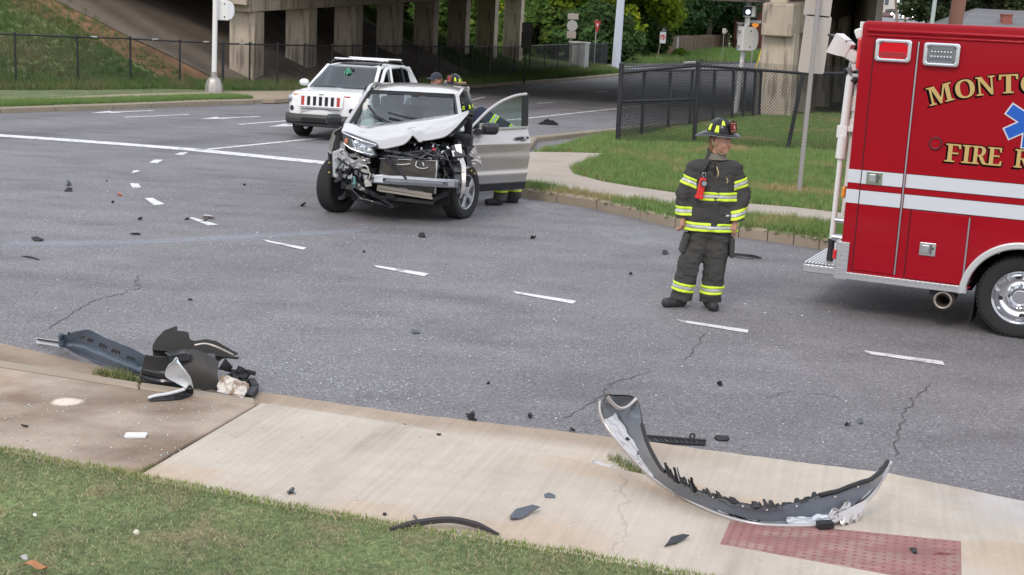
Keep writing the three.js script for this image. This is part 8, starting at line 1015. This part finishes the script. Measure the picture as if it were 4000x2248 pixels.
  part('silver_tear', [thick(grid(10, 6, (u, v) => { const a = [1.844, 0.12, -6.977], b = [2.045, 0.17, -7.114], c = [1.863, 0.07, -6.939], d = [1.985, 0.09, -7.031]; const p = [0, 1, 2].map(k => lerp(lerp(a[k], b[k], u), lerp(c[k], d[k], u), v)); p[1] -= 0.05 * v * Math.max(0, Math.sin(u * 17)); p[2] += 0.05; return p; }), 0.005)], M.silver, t); part('foam_strip', bar([1.715, 0.086, -6.833], [1.803, 0.09, -6.847], 0.05, 0.035), M.black, t);
  part('hole', [blob(0.016, ((p) => [p.x, p.y + 0.014, p.z + 0.014])(S(0.18, 0.34)), [1, 0.6, 1.4], 0.1)], M.black, t);
  part('end_cap', [tube(Array.from({ length: 14 }, (_, i) => { const a = LO[0], b = HI[1], u = i / 13; return [lerp(HI[0][0], b[0], u), lerp(HI[0][1], b[1], u) - 0.07 * Math.sin(Math.PI * u), lerp(HI[0][2], b[2], u)]; }), 0.012, 30, 6)], M.silver, t);
}
// heap on the left: undertray panel, wheel arch liner, torn white wing skin, lamp piece
{
  const t = thing('undertray_panel', 'long dark blue plastic grille panel with a bright trim strip lying in the gutter', 'car part');
  const TOP = [[-3.423, 0.16, -9.854], [-3.283, 0.22, -9.707], [-3.163, 0.27, -9.637], [-3.072, 0.26, -9.584], [-2.914, 0.25, -9.43], [-2.738, 0.24, -9.275], [-2.578, 0.22, -9.138]], BOT = [[-3.512, 0.05, -10.093], [-3.404, 0.035, -9.966], [-3.198, 0.03, -9.734], [-3.033, 0.03, -9.568], [-2.882, 0.03, -9.436], [-2.756, 0.035, -9.329], [-2.657, 0.04, -9.263]];
  const a = new THREE.CatmullRomCurve3(TOP.map(p => V(...p)), false, 'centripetal'), b = new THREE.CatmullRomCurve3(BOT.map(p => V(...p)), false, 'centripetal');
  const S = (u, v, o = 0) => { const p = a.getPoint(u).lerp(b.getPoint(u), v); const st = v < 0.42 ? 0 : v < 0.48 ? (v - 0.42) / 0.06 : 1; p.y += -0.03 * Math.sin(Math.PI * v) + 0.012 * nz(u * 8, v * 5) + o; p.z += 0.03 * st - 0.02; p.y -= 0.022 * st * (1 - v); return [p.x, p.y, p.z]; };
  const bl = std([0.065, 0.09, 0.125], 0.42, 0, { roughnessMap: rep(TX.rough, 3) });
  part('panel', thick(grid(50, 24, (u, v) => S(u, v)), 0.006), bl, t); parts('ridge', [tube(Array.from({ length: 20 }, (_, i) => S(0.02 + i / 20.5, 0.97, 0.006)), 0.012, 60, 6), tube(Array.from({ length: 20 }, (_, i) => S(0.16 + i / 24, 0.45, 0.012)), 0.006, 60, 5), tube(Array.from({ length: 6 }, (_, i) => S(0.11, 0.05 + i * 0.16, 0.012)), 0.011, 20, 5)], bl, t);
  part('slot', [[0.24, 0.36], [0.36, 0.37], [0.52, 0.38], [0.66, 0.38], [0.82, 0.38]].flatMap(([u, v]) => [bar(S(u, v, 0.02), S(u + 0.035, v - 0.10, 0.02), 0.022, 0.022), bar(S(u + 0.035, v - 0.10, 0.02), S(u + 0.05, v, 0.02), 0.022, 0.022), bar(S(u + 0.055, v - 0.08, 0.02), S(u + 0.09, v - 0.07, 0.02), 0.026, 0.022), bar(S(u, v + 0.03, 0.012), S(u + 0.10, v + 0.03, 0.012), 0.012, 0.012)]), M.black, t);
  part('end_bracket', [blob(0.05, [-3.421, 0.1, -9.908], [0.8, 1.1, 0.8], 0.35, 3, 2), blob(0.022, [-3.422, 0.15, -9.847], [0.8, 1.4, 0.8], 0.3, 3, 5)], bl, t); part('trim_strip', bar([-3.717, 0.03, -10.149], [-3.479, 0.05, -10.006], 0.018, 0.045, [0, 1, 0], 0.006), std([0.7, 0.7, 0.72], 0.25), t); part('trim_back', bar([-3.703, 0.05, -10.119], [-3.472, 0.07, -9.977], 0.02, 0.014, [0, 1, 0], 0.006), M.black, t);
}
{
  const t = thing('wheel_arch_liner', 'black wheel arch liner with ribbed base and torn upright flap, in the left gutter', 'car part');
  const pm = M.plastic, br = std([0.04, 0.036, 0.033], 0.6);
  const q = (A, B, C, D, f, m = pm, th = 0.007, nu = 14, nv = 10, n = 'liner_panel') => part(n, thick(grid(nu, nv, (u, v) => { const p = [0, 1, 2].map(k => lerp(lerp(A[k], B[k], u), lerp(D[k], C[k], u), v)); return f ? f(p, u, v) : p; }), th), m, t);
  // upright flap with ragged top
  q([-2.506, 0.3, -9.059], [-1.945, 0.2, -9.319], [-1.989, 0.15, -9.461], [-2.52, 0.26, -9.158], null, br);
  const ragged = [[1270, 400], [1300, 350], [1375, 285], [1495, 255], [1505, 295], [1560, 298], [1615, 310], [1635, 365], [1680, 382], [1800, 372], [1900, 390], [2020, 445], [2150, 505], [2085, 525], [1975, 540], [1900, 600], [1700, 610], [1490, 600], [1290, 560]];
  { const A = [-2.526, 0.26, -9.128], B = [-1.968, 0.16, -9.426], L = Math.hypot(B[0] - A[0], B[2] - A[2]); const s = new THREE.Shape(ragged.map(([x, y]) => new THREE.Vector2((x - 1270) / 880 * L, (450 + (x - 1270) / 880 * 70 - y) * 0.000905))); const g = prism(s, 0.008, 0.002); g.rotateX(-0.25); g.rotateY(Math.atan2(-(B[2] - A[2]), B[0] - A[0])); g.rotateZ(Math.atan2(B[1] - A[1], L) * 0.9); g.translate(...A); part('upright_flap', g, br, t); }
  // drum-like body on the left, ribbed at the foot
  const drum = (v) => { const y = lerp(0.30, 0.02, v); return y; };
  part('arch_body', thick(grid(26, 20, (u, v) => { const a = [-2.536, 0.27, -9.002], b = [-2.201, 0.27, -9.096], c = [-2.611, 0.03, -9.113], d = [-2.29, 0.03, -9.003]; const p = [0, 1, 2].map(k => lerp(lerp(a[k], b[k], u), lerp(c[k], d[k], u), v)); p[2] += 0.07 * Math.sin(Math.PI * u) + 0.012 * Math.sin(v * 26) * sstep(0.4, 0.6, v); p[1] += 0.012 * Math.sin(v * 26) * sstep(0.4, 0.6, v); return p; }), 0.006), pm, t);
  q([-2.371, 0.26, -9.102], [-2.04, 0.22, -9.069], [-2.009, 0.04, -8.967], [-2.291, 0.05, -9.008], (p, u, v) => { p[1] += 0.06 * Math.sin(Math.PI * u) * (1 - v) + 0.03 * Math.sin(Math.PI * v) + 0.012 * nz(u * 6, v * 6); p[2] += 0.04 * Math.sin(Math.PI * v); return p; }, br);
  q([-2.227, 0.27, -9.119], [-2.094, 0.25, -9.181], [-2.065, 0.17, -9.116], [-2.199, 0.2, -9.087], (p, u, v) => { p[1] += 0.01 * nz(u * 4, v * 4); return p; }, M.greyPlastic);
  part('box_duct', [bar([-2.373, 0.27, -8.978], [-2.241, 0.27, -9.032], 0.10, 0.05), bar([-2.374, 0.29, -8.955], [-2.266, 0.3, -9.022], 0.10, 0.012)], pm, t); part('dark_opening', [bar([-2.346, 0.25, -9.005], [-2.265, 0.25, -9.015], 0.05, 0.04)], M.blackMatte, t);
  q([-2.054, 0.16, -9.101], [-2.017, 0.22, -9.185], [-1.951, 0.18, -9.127], [-1.978, 0.13, -9.173], null, M.blackMatte, 0.008, 6, 6);
  q([-1.998, 0.12, -9.233], [-1.874, 0.12, -9.257], [-1.819, 0.09, -9.268], [-1.944, 0.08, -9.147], (p, u, v) => { p[1] += 0.02 * nz(u * 8, v * 8); return p; }, M.black, 0.01); part('bracket', [bar([-1.93, 0.14, -9.213], [-1.873, 0.08, -9.268], 0.05, 0.05), bar([-1.869, 0.12, -9.23], [-1.815, 0.1, -9.254], 0.025, 0.03), bar([-2.009, 0.07, -9.252], [-1.823, 0.04, -9.181], 0.05, 0.05), bar([-1.833, 0.05, -9.196], [-1.784, 0.03, -9.093], 0.05, 0.07), bar([-1.784, 0.03, -9.093], [-1.784, 0.03, -8.854], 0.05, 0.06)], M.black, t);
  part('foot_plate', thick(grid(10, 6, (u, v) => { const a = [-2.585, 0.05, -9.033], b = [-2.344, 0.08, -8.995], c = [-2.527, 0.03, -9.102], d = [-2.358, 0.02, -9.077]; return [0, 1, 2].map(k => lerp(lerp(a[k], b[k], u), lerp(c[k], d[k], u), v)); }), 0.01), pm, t);
}
{
  const t = thing('torn_wing_skin', 'curled white torn body panel strip on the kerb in front of the black liner', 'car part');
  const EA = [[-2.234, 0.34, -8.626], [-2.29, 0.28, -8.686], [-2.329, 0.2, -8.743]], EB = [];
  const L = [[-2.218, 0.36, -8.552], [-2.293, 0.28, -8.659], [-2.322, 0.2, -8.718], [-2.249, 0.15, -8.735], [-2.183, 0.12, -8.717], [-2.215, 0.105, -8.707], [-2.3, 0.085, -8.671], [-2.359, 0.08, -8.642], [-2.41, 0.07, -8.608]], Rr = [[-2.208, 0.34, -8.579], [-2.144, 0.3, -8.535], [-2.123, 0.24, -8.584], [-2.125, 0.19, -8.639], [-2.129, 0.15, -8.682], [-2.146, 0.07, -8.763], [-2.203, 0.065, -8.661], [-2.298, 0.064, -8.612], [-2.39, 0.064, -8.584]];
  const a = new THREE.CatmullRomCurve3(L.map(p => V(...p)), false, 'centripetal'), b = new THREE.CatmullRomCurve3(Rr.map(p => V(...p)), false, 'centripetal');
  const tm = bake(256, 128, (i, j) => { const m = ptile(i / 256, j / 128, 10, 5), q = sstep(0.5, 0.7, ptile(i / 256 + 0.4, j / 128, 7, 4)), s = ptile(i / 256, j / 128, 50, 2); return [lerp(0.72, 0.5, q) * (0.85 + 0.2 * m + 0.15 * s), lerp(0.75, 0.66, q) * (0.85 + 0.2 * m + 0.15 * s), lerp(0.78, 0.70, q) * (0.85 + 0.2 * m + 0.15 * s)]; });
  part('upper_curl', thick(grid(30, 12, (u, v) => { const uu = u * 0.54, p = a.getPoint(uu).lerp(b.getPoint(uu), v); return [p.x, p.y + 0.02 * Math.sin(Math.PI * v), p.z - 0.03 * Math.sin(Math.PI * v)]; }), 0.004), std([1, 1, 1], 0.5, 0, { map: tm }), t);
  part('lower_curl', thick(grid(40, 8, (u, v) => { const uu = 0.54 + u * 0.46, p = a.getPoint(uu).lerp(b.getPoint(uu), v); return [p.x, p.y + 0.008 * nz(u * 9, v * 3), p.z]; }), 0.005), M.black, t, 'black back of the strip'); part('edge', tube(Array.from({ length: 30 }, (_, i) => { const p = a.getPoint(0.54 + i / 29 * 0.46); return [p.x, p.y + 0.006, p.z]; }), 0.012, 80, 6), std([0.72, 0.74, 0.78], 0.5), t);
}
{
  const t = thing('lamp_housing', 'broken white plastic lamp piece with brown stains at the right end of the heap', 'car part');
  const tm = bake(256, 128, (i, j) => { const q = sstep(0.42, 0.62, ptile(i / 256, j / 128 * 0.6, 5, 5)), k = 0.8 + 0.4 * ptile(i / 256, j / 128, 30, 2); return [lerp(0.66, 0.26, q) * k, lerp(0.6, 0.17, q) * k, lerp(0.52, 0.11, q) * k]; });
  part('shell', thick(grid(14, 10, (u, v) => { const A = [-2.007, 0.13, -9.033], B = [-1.798, 0.09, -8.955], C = [-1.797, 0.065, -8.749], D = [-2, 0.07, -8.863]; const p = [0, 1, 2].map(k => lerp(lerp(A[k], B[k], u), lerp(D[k], C[k], u), v)); p[1] += 0.03 * Math.sin(Math.PI * u) * Math.sin(Math.PI * v) + 0.012 * nz(u * 7, v * 5); return p; }), 0.02), std([1, 1, 1], 0.45, 0, { map: tm }), t); part('white_rim', tube([[-1.997, 0.075, -8.851], [-1.913, 0.075, -8.811], [-1.865, 0.07, -8.812], [-1.795, 0.066, -8.741]], 0.008, 24, 5), M.whiteVinyl, t); part('strip', tube([[-2.215, 0.33, -9.099], [-2.145, 0.345, -9.096], [-2.066, 0.34, -9.06], [-2.006, 0.3, -9.102], [-1.956, 0.26, -9.149]], 0.008, 24, 5), std([0.55, 0.5, 0.45], 0.3, 0.4), t);
}
// loose pieces
const gpos = (p, h = 0.004) => [p[0], h, p[1]];
function shard(label, p, h, size, mat, seed, kind = 0, group) { size *= kind === 2 ? 1 : 0.76; // an irregular broken piece with its own outline and thickness
  const r = rngOf(seed * 97 + 13), t = thing('debris_piece', label, 'debris', gpos(p, h), r() * 6.28, group);
  if (kind) { const n = 7, s = []; for (let i = 0; i < n; i++) { const a = i / n * 6.28, q = size * (0.45 + 0.6 * r()); s.push([Math.cos(a) * q, Math.sin(a) * q * 0.55]); } if (kind === 2) for (const q of s) { q[0] *= 1.45; q[1] *= 0.62; } const g = prism(s, size * 0.22, size * 0.03); g.rotateX(-1.15 + r() * 0.5); g.translate(0, size * 0.12, 0); part('fragment', g, mat, t); part('rib', box(size * 0.9, size * 0.12, size * 0.08, [0, size * 0.2, size * 0.02], [0.2, r(), 0.1], 0.002), mat, t); }
  else { const L = []; for (let k = 0; k < 4; k++) { const n = 6 + k % 2, s = []; for (let i = 0; i < n; i++) { const a = i / n * 6.28, q = size * (0.22 + 0.42 * r()); s.push([Math.cos(a) * q, Math.sin(a) * q * 0.7]); } L.push(xf(prism(s, size * 0.09, size * 0.012), [(r() - 0.5) * size * 0.5, size * (0.2 + 0.12 * r()), (r() - 0.5) * size * 0.4], [r() * 2.4 - 1.8, r() * 6, r() * 0.9])); } part('fragment', L, mat, t); part('clip', [rod([-size * 0.5, size * 0.08, 0], [size * 0.3, size * 0.3, size * 0.2], size * 0.05, size * 0.03, 6), box(size * 0.34, size * 0.12, size * 0.16, [size * 0.3, size * 0.1, 0], [0.2, r() * 3, 0.3], 0.003)], mat, t); }
  return t;
}
function stick(label, name, pts, w, h, mat, y) { const t = thing(name, label, 'debris', [0, 0, 0]); const n = pts.length; const c = new THREE.CatmullRomCurve3(pts.map(p => V(p[0], y + (p[2] ?? 0), p[1]))); const R = []; for (let i = 0; i <= 30; i++) { const u = i / 30, p = c.getPoint(u), g = c.getTangent(u), k = Math.min(1, 0.35 + 3 * Math.min(u, 1 - u)); const nx = -g.z, nzv = g.x; R.push([[p.x + nx * w * k, p.y, p.z + nzv * w * k], [p.x + nx * w * k * 0.8, p.y + h * k, p.z + nzv * w * k * 0.8], [p.x - nx * w * k * 0.8, p.y + h * k, p.z - nzv * w * k * 0.8], [p.x - nx * w * k, p.y, p.z - nzv * w * k]]); } part('strip', toCreasedNormals(loft(R), 0.5), mat, t); return t; }
{
  const bk = M.plastic, gy = std([0.10, 0.115, 0.135], 0.45), bkm = M.black;
  stick('long curved black rubber strip lying on the edge of the near lawn', 'rubber_strip', [[...[-0.569, -6.469], 0.02], [...[-0.442, -6.552], 0.02], [...[-0.268, -6.597], 0.03], [...[-0.142, -6.58], 0.02], [...[-0.003, -6.518], 0.0]], 0.022, 0.022, std([0.035, 0.027, 0.027], 0.7), 0.065);
  stick('black trim strip on the road just right of the firefighter', 'trim_strip', [[...[2.62, -15.935], 0.0], [...[2.76, -15.782], 0.02], [...[2.986, -15.818], 0.0]], 0.03, 0.03, bkm, 0.004);
  stick('thin black strip alone at the far left of the road', 'trim_strip', [[-5.15, -13.691], [-5.028, -13.63], [-4.903, -13.525]], 0.012, 0.012, bkm, 0.004);
  { const t = thing('grille_strip', 'slotted black grille strip on the road behind the left end of the torn bumper', 'car part'); const A = [0.936, 0.03, -8.447], B = [1.328, 0.03, -8.407], C = [1.322, 0.01, -8.392], D = [0.969, 0.01, -8.395]; part('bar', [bar(A, B, 0.02, 0.02), bar(D, C, 0.02, 0.015)], M.black, t); for (let i = 0; i < 11; i++) { const u = (i + 0.3) / 11; part('slat', bar([lerp(A[0], B[0], u), 0.03, lerp(A[2], B[2], u)], [lerp(D[0], C[0], u + 0.02), 0.012, lerp(D[2], C[2], u + 0.02)], 0.035, 0.008), i % 2 ? M.plastic : M.black, t); } part('hook', new THREE.TorusGeometry(0.016, 0.006, 6, 12).translate(...[1.24, 0.045, -8.449]), M.black, t); }
  { const t = thing('cloth', 'small crumpled black cloth on the road beyond the open car door', 'debris', gpos([0.747, -34.988], 0.0)); part('heap', grid(30, 14, (u, v) => { const a = u * 6.2832, R = 0.28 * Math.sqrt(v) * (1 + 0.2 * nz(Math.cos(a) * 2, Math.sin(a) * 2)); return [Math.cos(a) * R, 0.015 + 0.10 * (1 - v) * (0.7 + 1.2 * Math.abs(nz(u * 14, v * 6))), Math.sin(a) * R * 0.55]; }), std([0.012, 0.012, 0.013], 0.95), t); }
  stick('blue silver curved shard lying in the gutter beside the torn bumper', 'trim_shard', [[...[0.55, -7.865], 0.02], [...[0.608, -7.807], 0.012], [...[0.697, -7.783], 0.005]], 0.026, 0.012, M.silver, 0.014);
  { const t = thing('white_block', 'flat white foam block on the brown stained paving slab', 'debris', gpos([-2.272, -7.837], 0.057), 0.06); part('block', box(0.13, 0.018, 0.06, [0, 0.01, 0], [0.08, 0, 0.03], 0.004), std([0.8, 0.8, 0.82], 0.8), t); }
  shard('jagged grey black shard leaning on the light slab near the rubber strip', [0.108, -6.812], 0.06, 0.105, gy, 1, 2);
  shard('pointed black fragment on the light slab left of the red tactile panel', [0.913, -6.546], 0.06, 0.075, bk, 2, 2);
  shard('small black clip with a grey top near the lawn edge of the light slab', [-1.164, -6.984], 0.06, 0.075, gy, 3);
  shard('largest black lump at the asphalt edge of the gutter', [-0.228, -8.671], 0.012, 0.105, bk, 4);
  shard('dark lump on the asphalt just right of the largest gutter lump', [0.175, -8.829], 0.003, 0.07, bk, 5);
  shard('small dark lump in the gutter left of the torn bumper', [0.446, -8.558], 0.008, 0.05, bkm, 6);
  shard('black fragment at the right end of the slotted grille strip', [1.454, -8.536], 0.003, 0.085, bkm, 7, 1);
  shard('small black lump on the open asphalt above the torn bumper', [1.632, -9.913], 0.003, 0.065, bkm, 8);
  shard('grey fragment in the pair of pieces right of the torn bumper', [2.523, -9.104], 0.003, 0.085, gy, 9, 1);
  shard('darker fragment in the pair of pieces right of the torn bumper', [2.407, -9.01], 0.003, 0.06, bk, 10);
  shard('tiny black lump on the asphalt in the middle foreground', [-0.143, -9.637], 0.003, 0.04, bkm, 11);
  shard('thin grey sliver on the asphalt above the light slab', [-0.816, -11.124], 0.003, 0.085, gy, 12, 1);
  shard('flat black fragment on the road below the wrecked car', [-1.13, -16.174], 0.003, 0.14, bk, 13, 1);
  shard('upright dark lump on the road between wreck and firefighter', [0.228, -16.432], 0.003, 0.10, bk, 14);
  shard('dark fragment on the road left of the firefighter\'s knees', [1.819, -15.793], 0.003, 0.10, bkm, 15, 1);
  shard('small black lump on the road left of the firefighter\'s boots', [1.29, -14.341], 0.003, 0.06, bkm, 16);
  shard('tiny black lump on the road left of the wreck\'s shadow', [-1.704, -14.907], 0.003, 0.05, bkm, 17);
  shard('dark fragment on the road left of the wreck\'s front tyre', [-2.95, -18.288], 0.003, 0.11, bkm, 18, 1);
  shard('dark square lump at the far left of the intersection', [-6.504, -19.158], 0.003, 0.13, gy, 19);
  shard('smaller black piece below the dark square lump far left', [-6.305, -18.602], 0.003, 0.11, bkm, 20, 1);
  shard('black sliver beside the dotted line dash with a mirror shard', [-4.139, -16.634], 0.003, 0.09, bkm, 21, 1);
  shard('pale glass shard lying on the dotted line dash', [-3.92, -16.775], 0.008, 0.12, M.silver, 22, 1);
  shard('dark fragment touching the end of the dotted line dash', [-3.89, -16.581], 0.008, 0.10, bk, 23, 1);
  shard('small dark lump on the road under the dotted dashes', [-4.678, -16.423], 0.003, 0.08, bk, 24);
  shard('orange plastic lamp fragment on the road near the dashes', [-5.538, -18.417], 0.003, 0.10, std([0.5, 0.13, 0.05], 0.4), 25, 1);
  shard('small black lump on the road near the orange fragment', [-5.422, -17.725], 0.003, 0.07, bkm, 26);
  shard('thin dark piece on the road above the pale tyre scuff', [-5.324, -14.628], 0.003, 0.11, bkm, 27, 1);
  shard('small dark piece on the road above the bend of the scuff', [-4.425, -15.32], 0.003, 0.08, bkm, 28, 1);
  shard('dark thin flake on the road by the crack at left', [-2.96, -11.983], 0.003, 0.06, bkm, 29, 1);
  shard('small black flake at the left edge of the brown slab', [-2.988, -7.924], 0.057, 0.05, bkm, 30, 1);
  shard('grey chip on the light slab above the rubber strip', [-0.458, -6.708], 0.06, 0.05, gy, 31, 1);
  shard('round dark pebble on the light slab left of the rubber strip', [-0.624, -6.732], 0.06, 0.03, bkm, 32);
  shard('thin dark chip on the light slab above the jagged shard', [0.273, -7.127], 0.06, 0.055, gy, 33, 1);
  shard('dark pebble at the top edge of the light slab', [-0.421, -8.155], 0.06, 0.03, bkm, 34);
  shard('dark chip on the red tactile panel', [2.167, -6.565], 0.066, 0.05, bkm, 35, 1);
  shard('dark chip on the bluish gutter right of the torn bumper', [2.099, -7.047], 0.02, 0.035, bkm, 36);
  shard('dark flake in the gutter near the left heap', [-0.68, -8.444], 0.014, 0.045, bkm, 37, 1);
  shard('black lump on the road far left above the scuff', [-6.151, -19.829], 0.003, 0.05, bkm, 38);
  shard('dark bit on the road between the dashes and the wreck', [-4.144, -20.14], 0.003, 0.06, bkm, 39);
  { const t = thing('stone', 'white stone lying in the near grass', 'stone', gpos([-1.796, -6.193], 0.095)); part('stone', blob(0.015, [0, 0.022, 0], [1, 1, 0.8], 0.4, 1.8, 3), std([0.66, 0.62, 0.52], 0.8), t); }
  { const t = thing('dead_leaf', 'orange brown dead leaf in the lower left corner of the grass', 'leaf', gpos([-2.119, -5.705], 0.13)); part('leaf', grid(10, 6, (u, v) => [(u - 0.5) * 0.11, 0.012 * Math.sin(u * 6) + 0.02 * Math.abs(v - 0.5), (v - 0.5) * 0.06 * Math.sin(Math.PI * clamp(u * 0.94 + 0.03))]), std([0.42, 0.19, 0.08], 0.8, 0, { side: THREE.DoubleSide }), t); part('stalk', rod([-0.055, 0.006, 0], [-0.08, 0.004, 0.01], 0.002), M.soil, t); }
  shard('small white scrap in the grass at far left', [-2.361, -6.369], 0.11, 0.024, M.whiteMetal, 41, 1); shard('grey scrap half sunk in the lower left grass', [-2.202, -5.796], 0.125, 0.045, std([0.4, 0.38, 0.36], 0.7), 42, 1);
  // weeds in the gutter by the heap and at the bumper
  const weed = (label, P, n, seed, sc) => { const r = rngOf(seed); grassOver(label, n, seed, r2 => { const a = P[Math.floor(r2() * (P.length - 1))], i = P.indexOf(a), b = P[i + 1], f = r2(); return [lerp(a[0], b[0], f) + (r2() - 0.5) * 0.06, 0.012, lerp(a[1], b[1], f) + (r2() - 0.5) * 0.05, 1]; }, (x, z, r2) => green(1.0 + 0.6 * r2(), r2() < 0.5 ? 0.7 : 0.2), sc); };
  weed('thin weeds in the gutter under the dark blue panel', [[-2.968, -9.343], [-2.794, -9.244], [-2.642, -9.165]], 60, 201, 0.5); weed('brown green weeds in the gutter corner by the torn bumper', [[0.682, -8.015], [0.758, -7.859], [0.83, -7.63]], 45, 202, 0.36); weed('weeds along the joint between the two paving slabs', [[-2.081, -7.165], [-2.061, -7.27], [-2.031, -7.344]], 90, 203, 0.3);
  // broken glass
  const chip = new THREE.BoxGeometry(1, 0.7, 0.9), gm = [], gc = [], r = rngOf(300), q = new THREE.Quaternion(), e = new THREE.Euler();
  const drop = (x, z, y, s) => { e.set(r() * 3, r() * 6, r() * 3); q.setFromEuler(e); const k = s * (0.5 + r() * r() * 1.4); gm.push(new THREE.Matrix4().compose(V(x, y + k * 0.3, z), q, V(k, k, k))); const w = 0.35 + 0.5 * r(); gc.push(new THREE.Color().setRGB(w * 0.93, w * 0.97, w * 0.96)); };
  for (let i = 0; i < 5200; i++) { const x = -6 + r() * 11.5, z = -8 - Math.pow(r(), 0.8) * 12; if (z < -17 && x > -3.2 && x < 0.2) continue; if (fbm(x * 0.7, z * 0.7, 3) + (r() - 0.5) * 0.9 < -0.05) continue; const nearEdge = -8.9 + (x + 0.7) * -0.19 * -1; if (z > -8.2) continue; if (inPoly(x, z, lawnR) || (x > 3.2 && z > -13.2)) continue; drop(x, z, 0.003, 0.0072); }
  for (let i = 0; i < 1500; i++) { const a = [-0.9 + (r() + r() - 1) * 2.2, -11 + (r() + r() - 1) * 2.2]; if (a[1] > -9.2) continue; drop(a[0], a[1], 0.003, 0.0052); }
  for (let i = 0; i < 900; i++) { const x = -3.9 + r() * 6.4, t = r(), z0 = -9.1 + (x + 2.6) * 0.26, z = z0 + 0.25 + t * 1.6; drop(x, z, 0.06, 0.0042); }
  for (let i = 0; i < 500; i++) { const x = -3.6 + r() * 1.7, z = -8.6 + r() * 1.1; drop(x, z, 0.057, 0.0052); }
  for (let i = 0; i < 700; i++) { const u = r(), P = [-2.21, -9.97], Q = [-0.77, -9.074]; drop(lerp(P[0], Q[0], u) + (r() - 0.5) * 0.7, lerp(P[1], Q[1], u) + (r() - 0.5) * 0.5 - 0.1, 0.004, 0.0058); }
  const gl = inst('glass_fragment', chip, std([0.85, 0.92, 0.92], 0.12), gm, gc); gl.userData.label = 'tiny broken glass fragments scattered over road and pavement'; gl.userData.category = 'glass';
}

renderer.render(scene, camera);
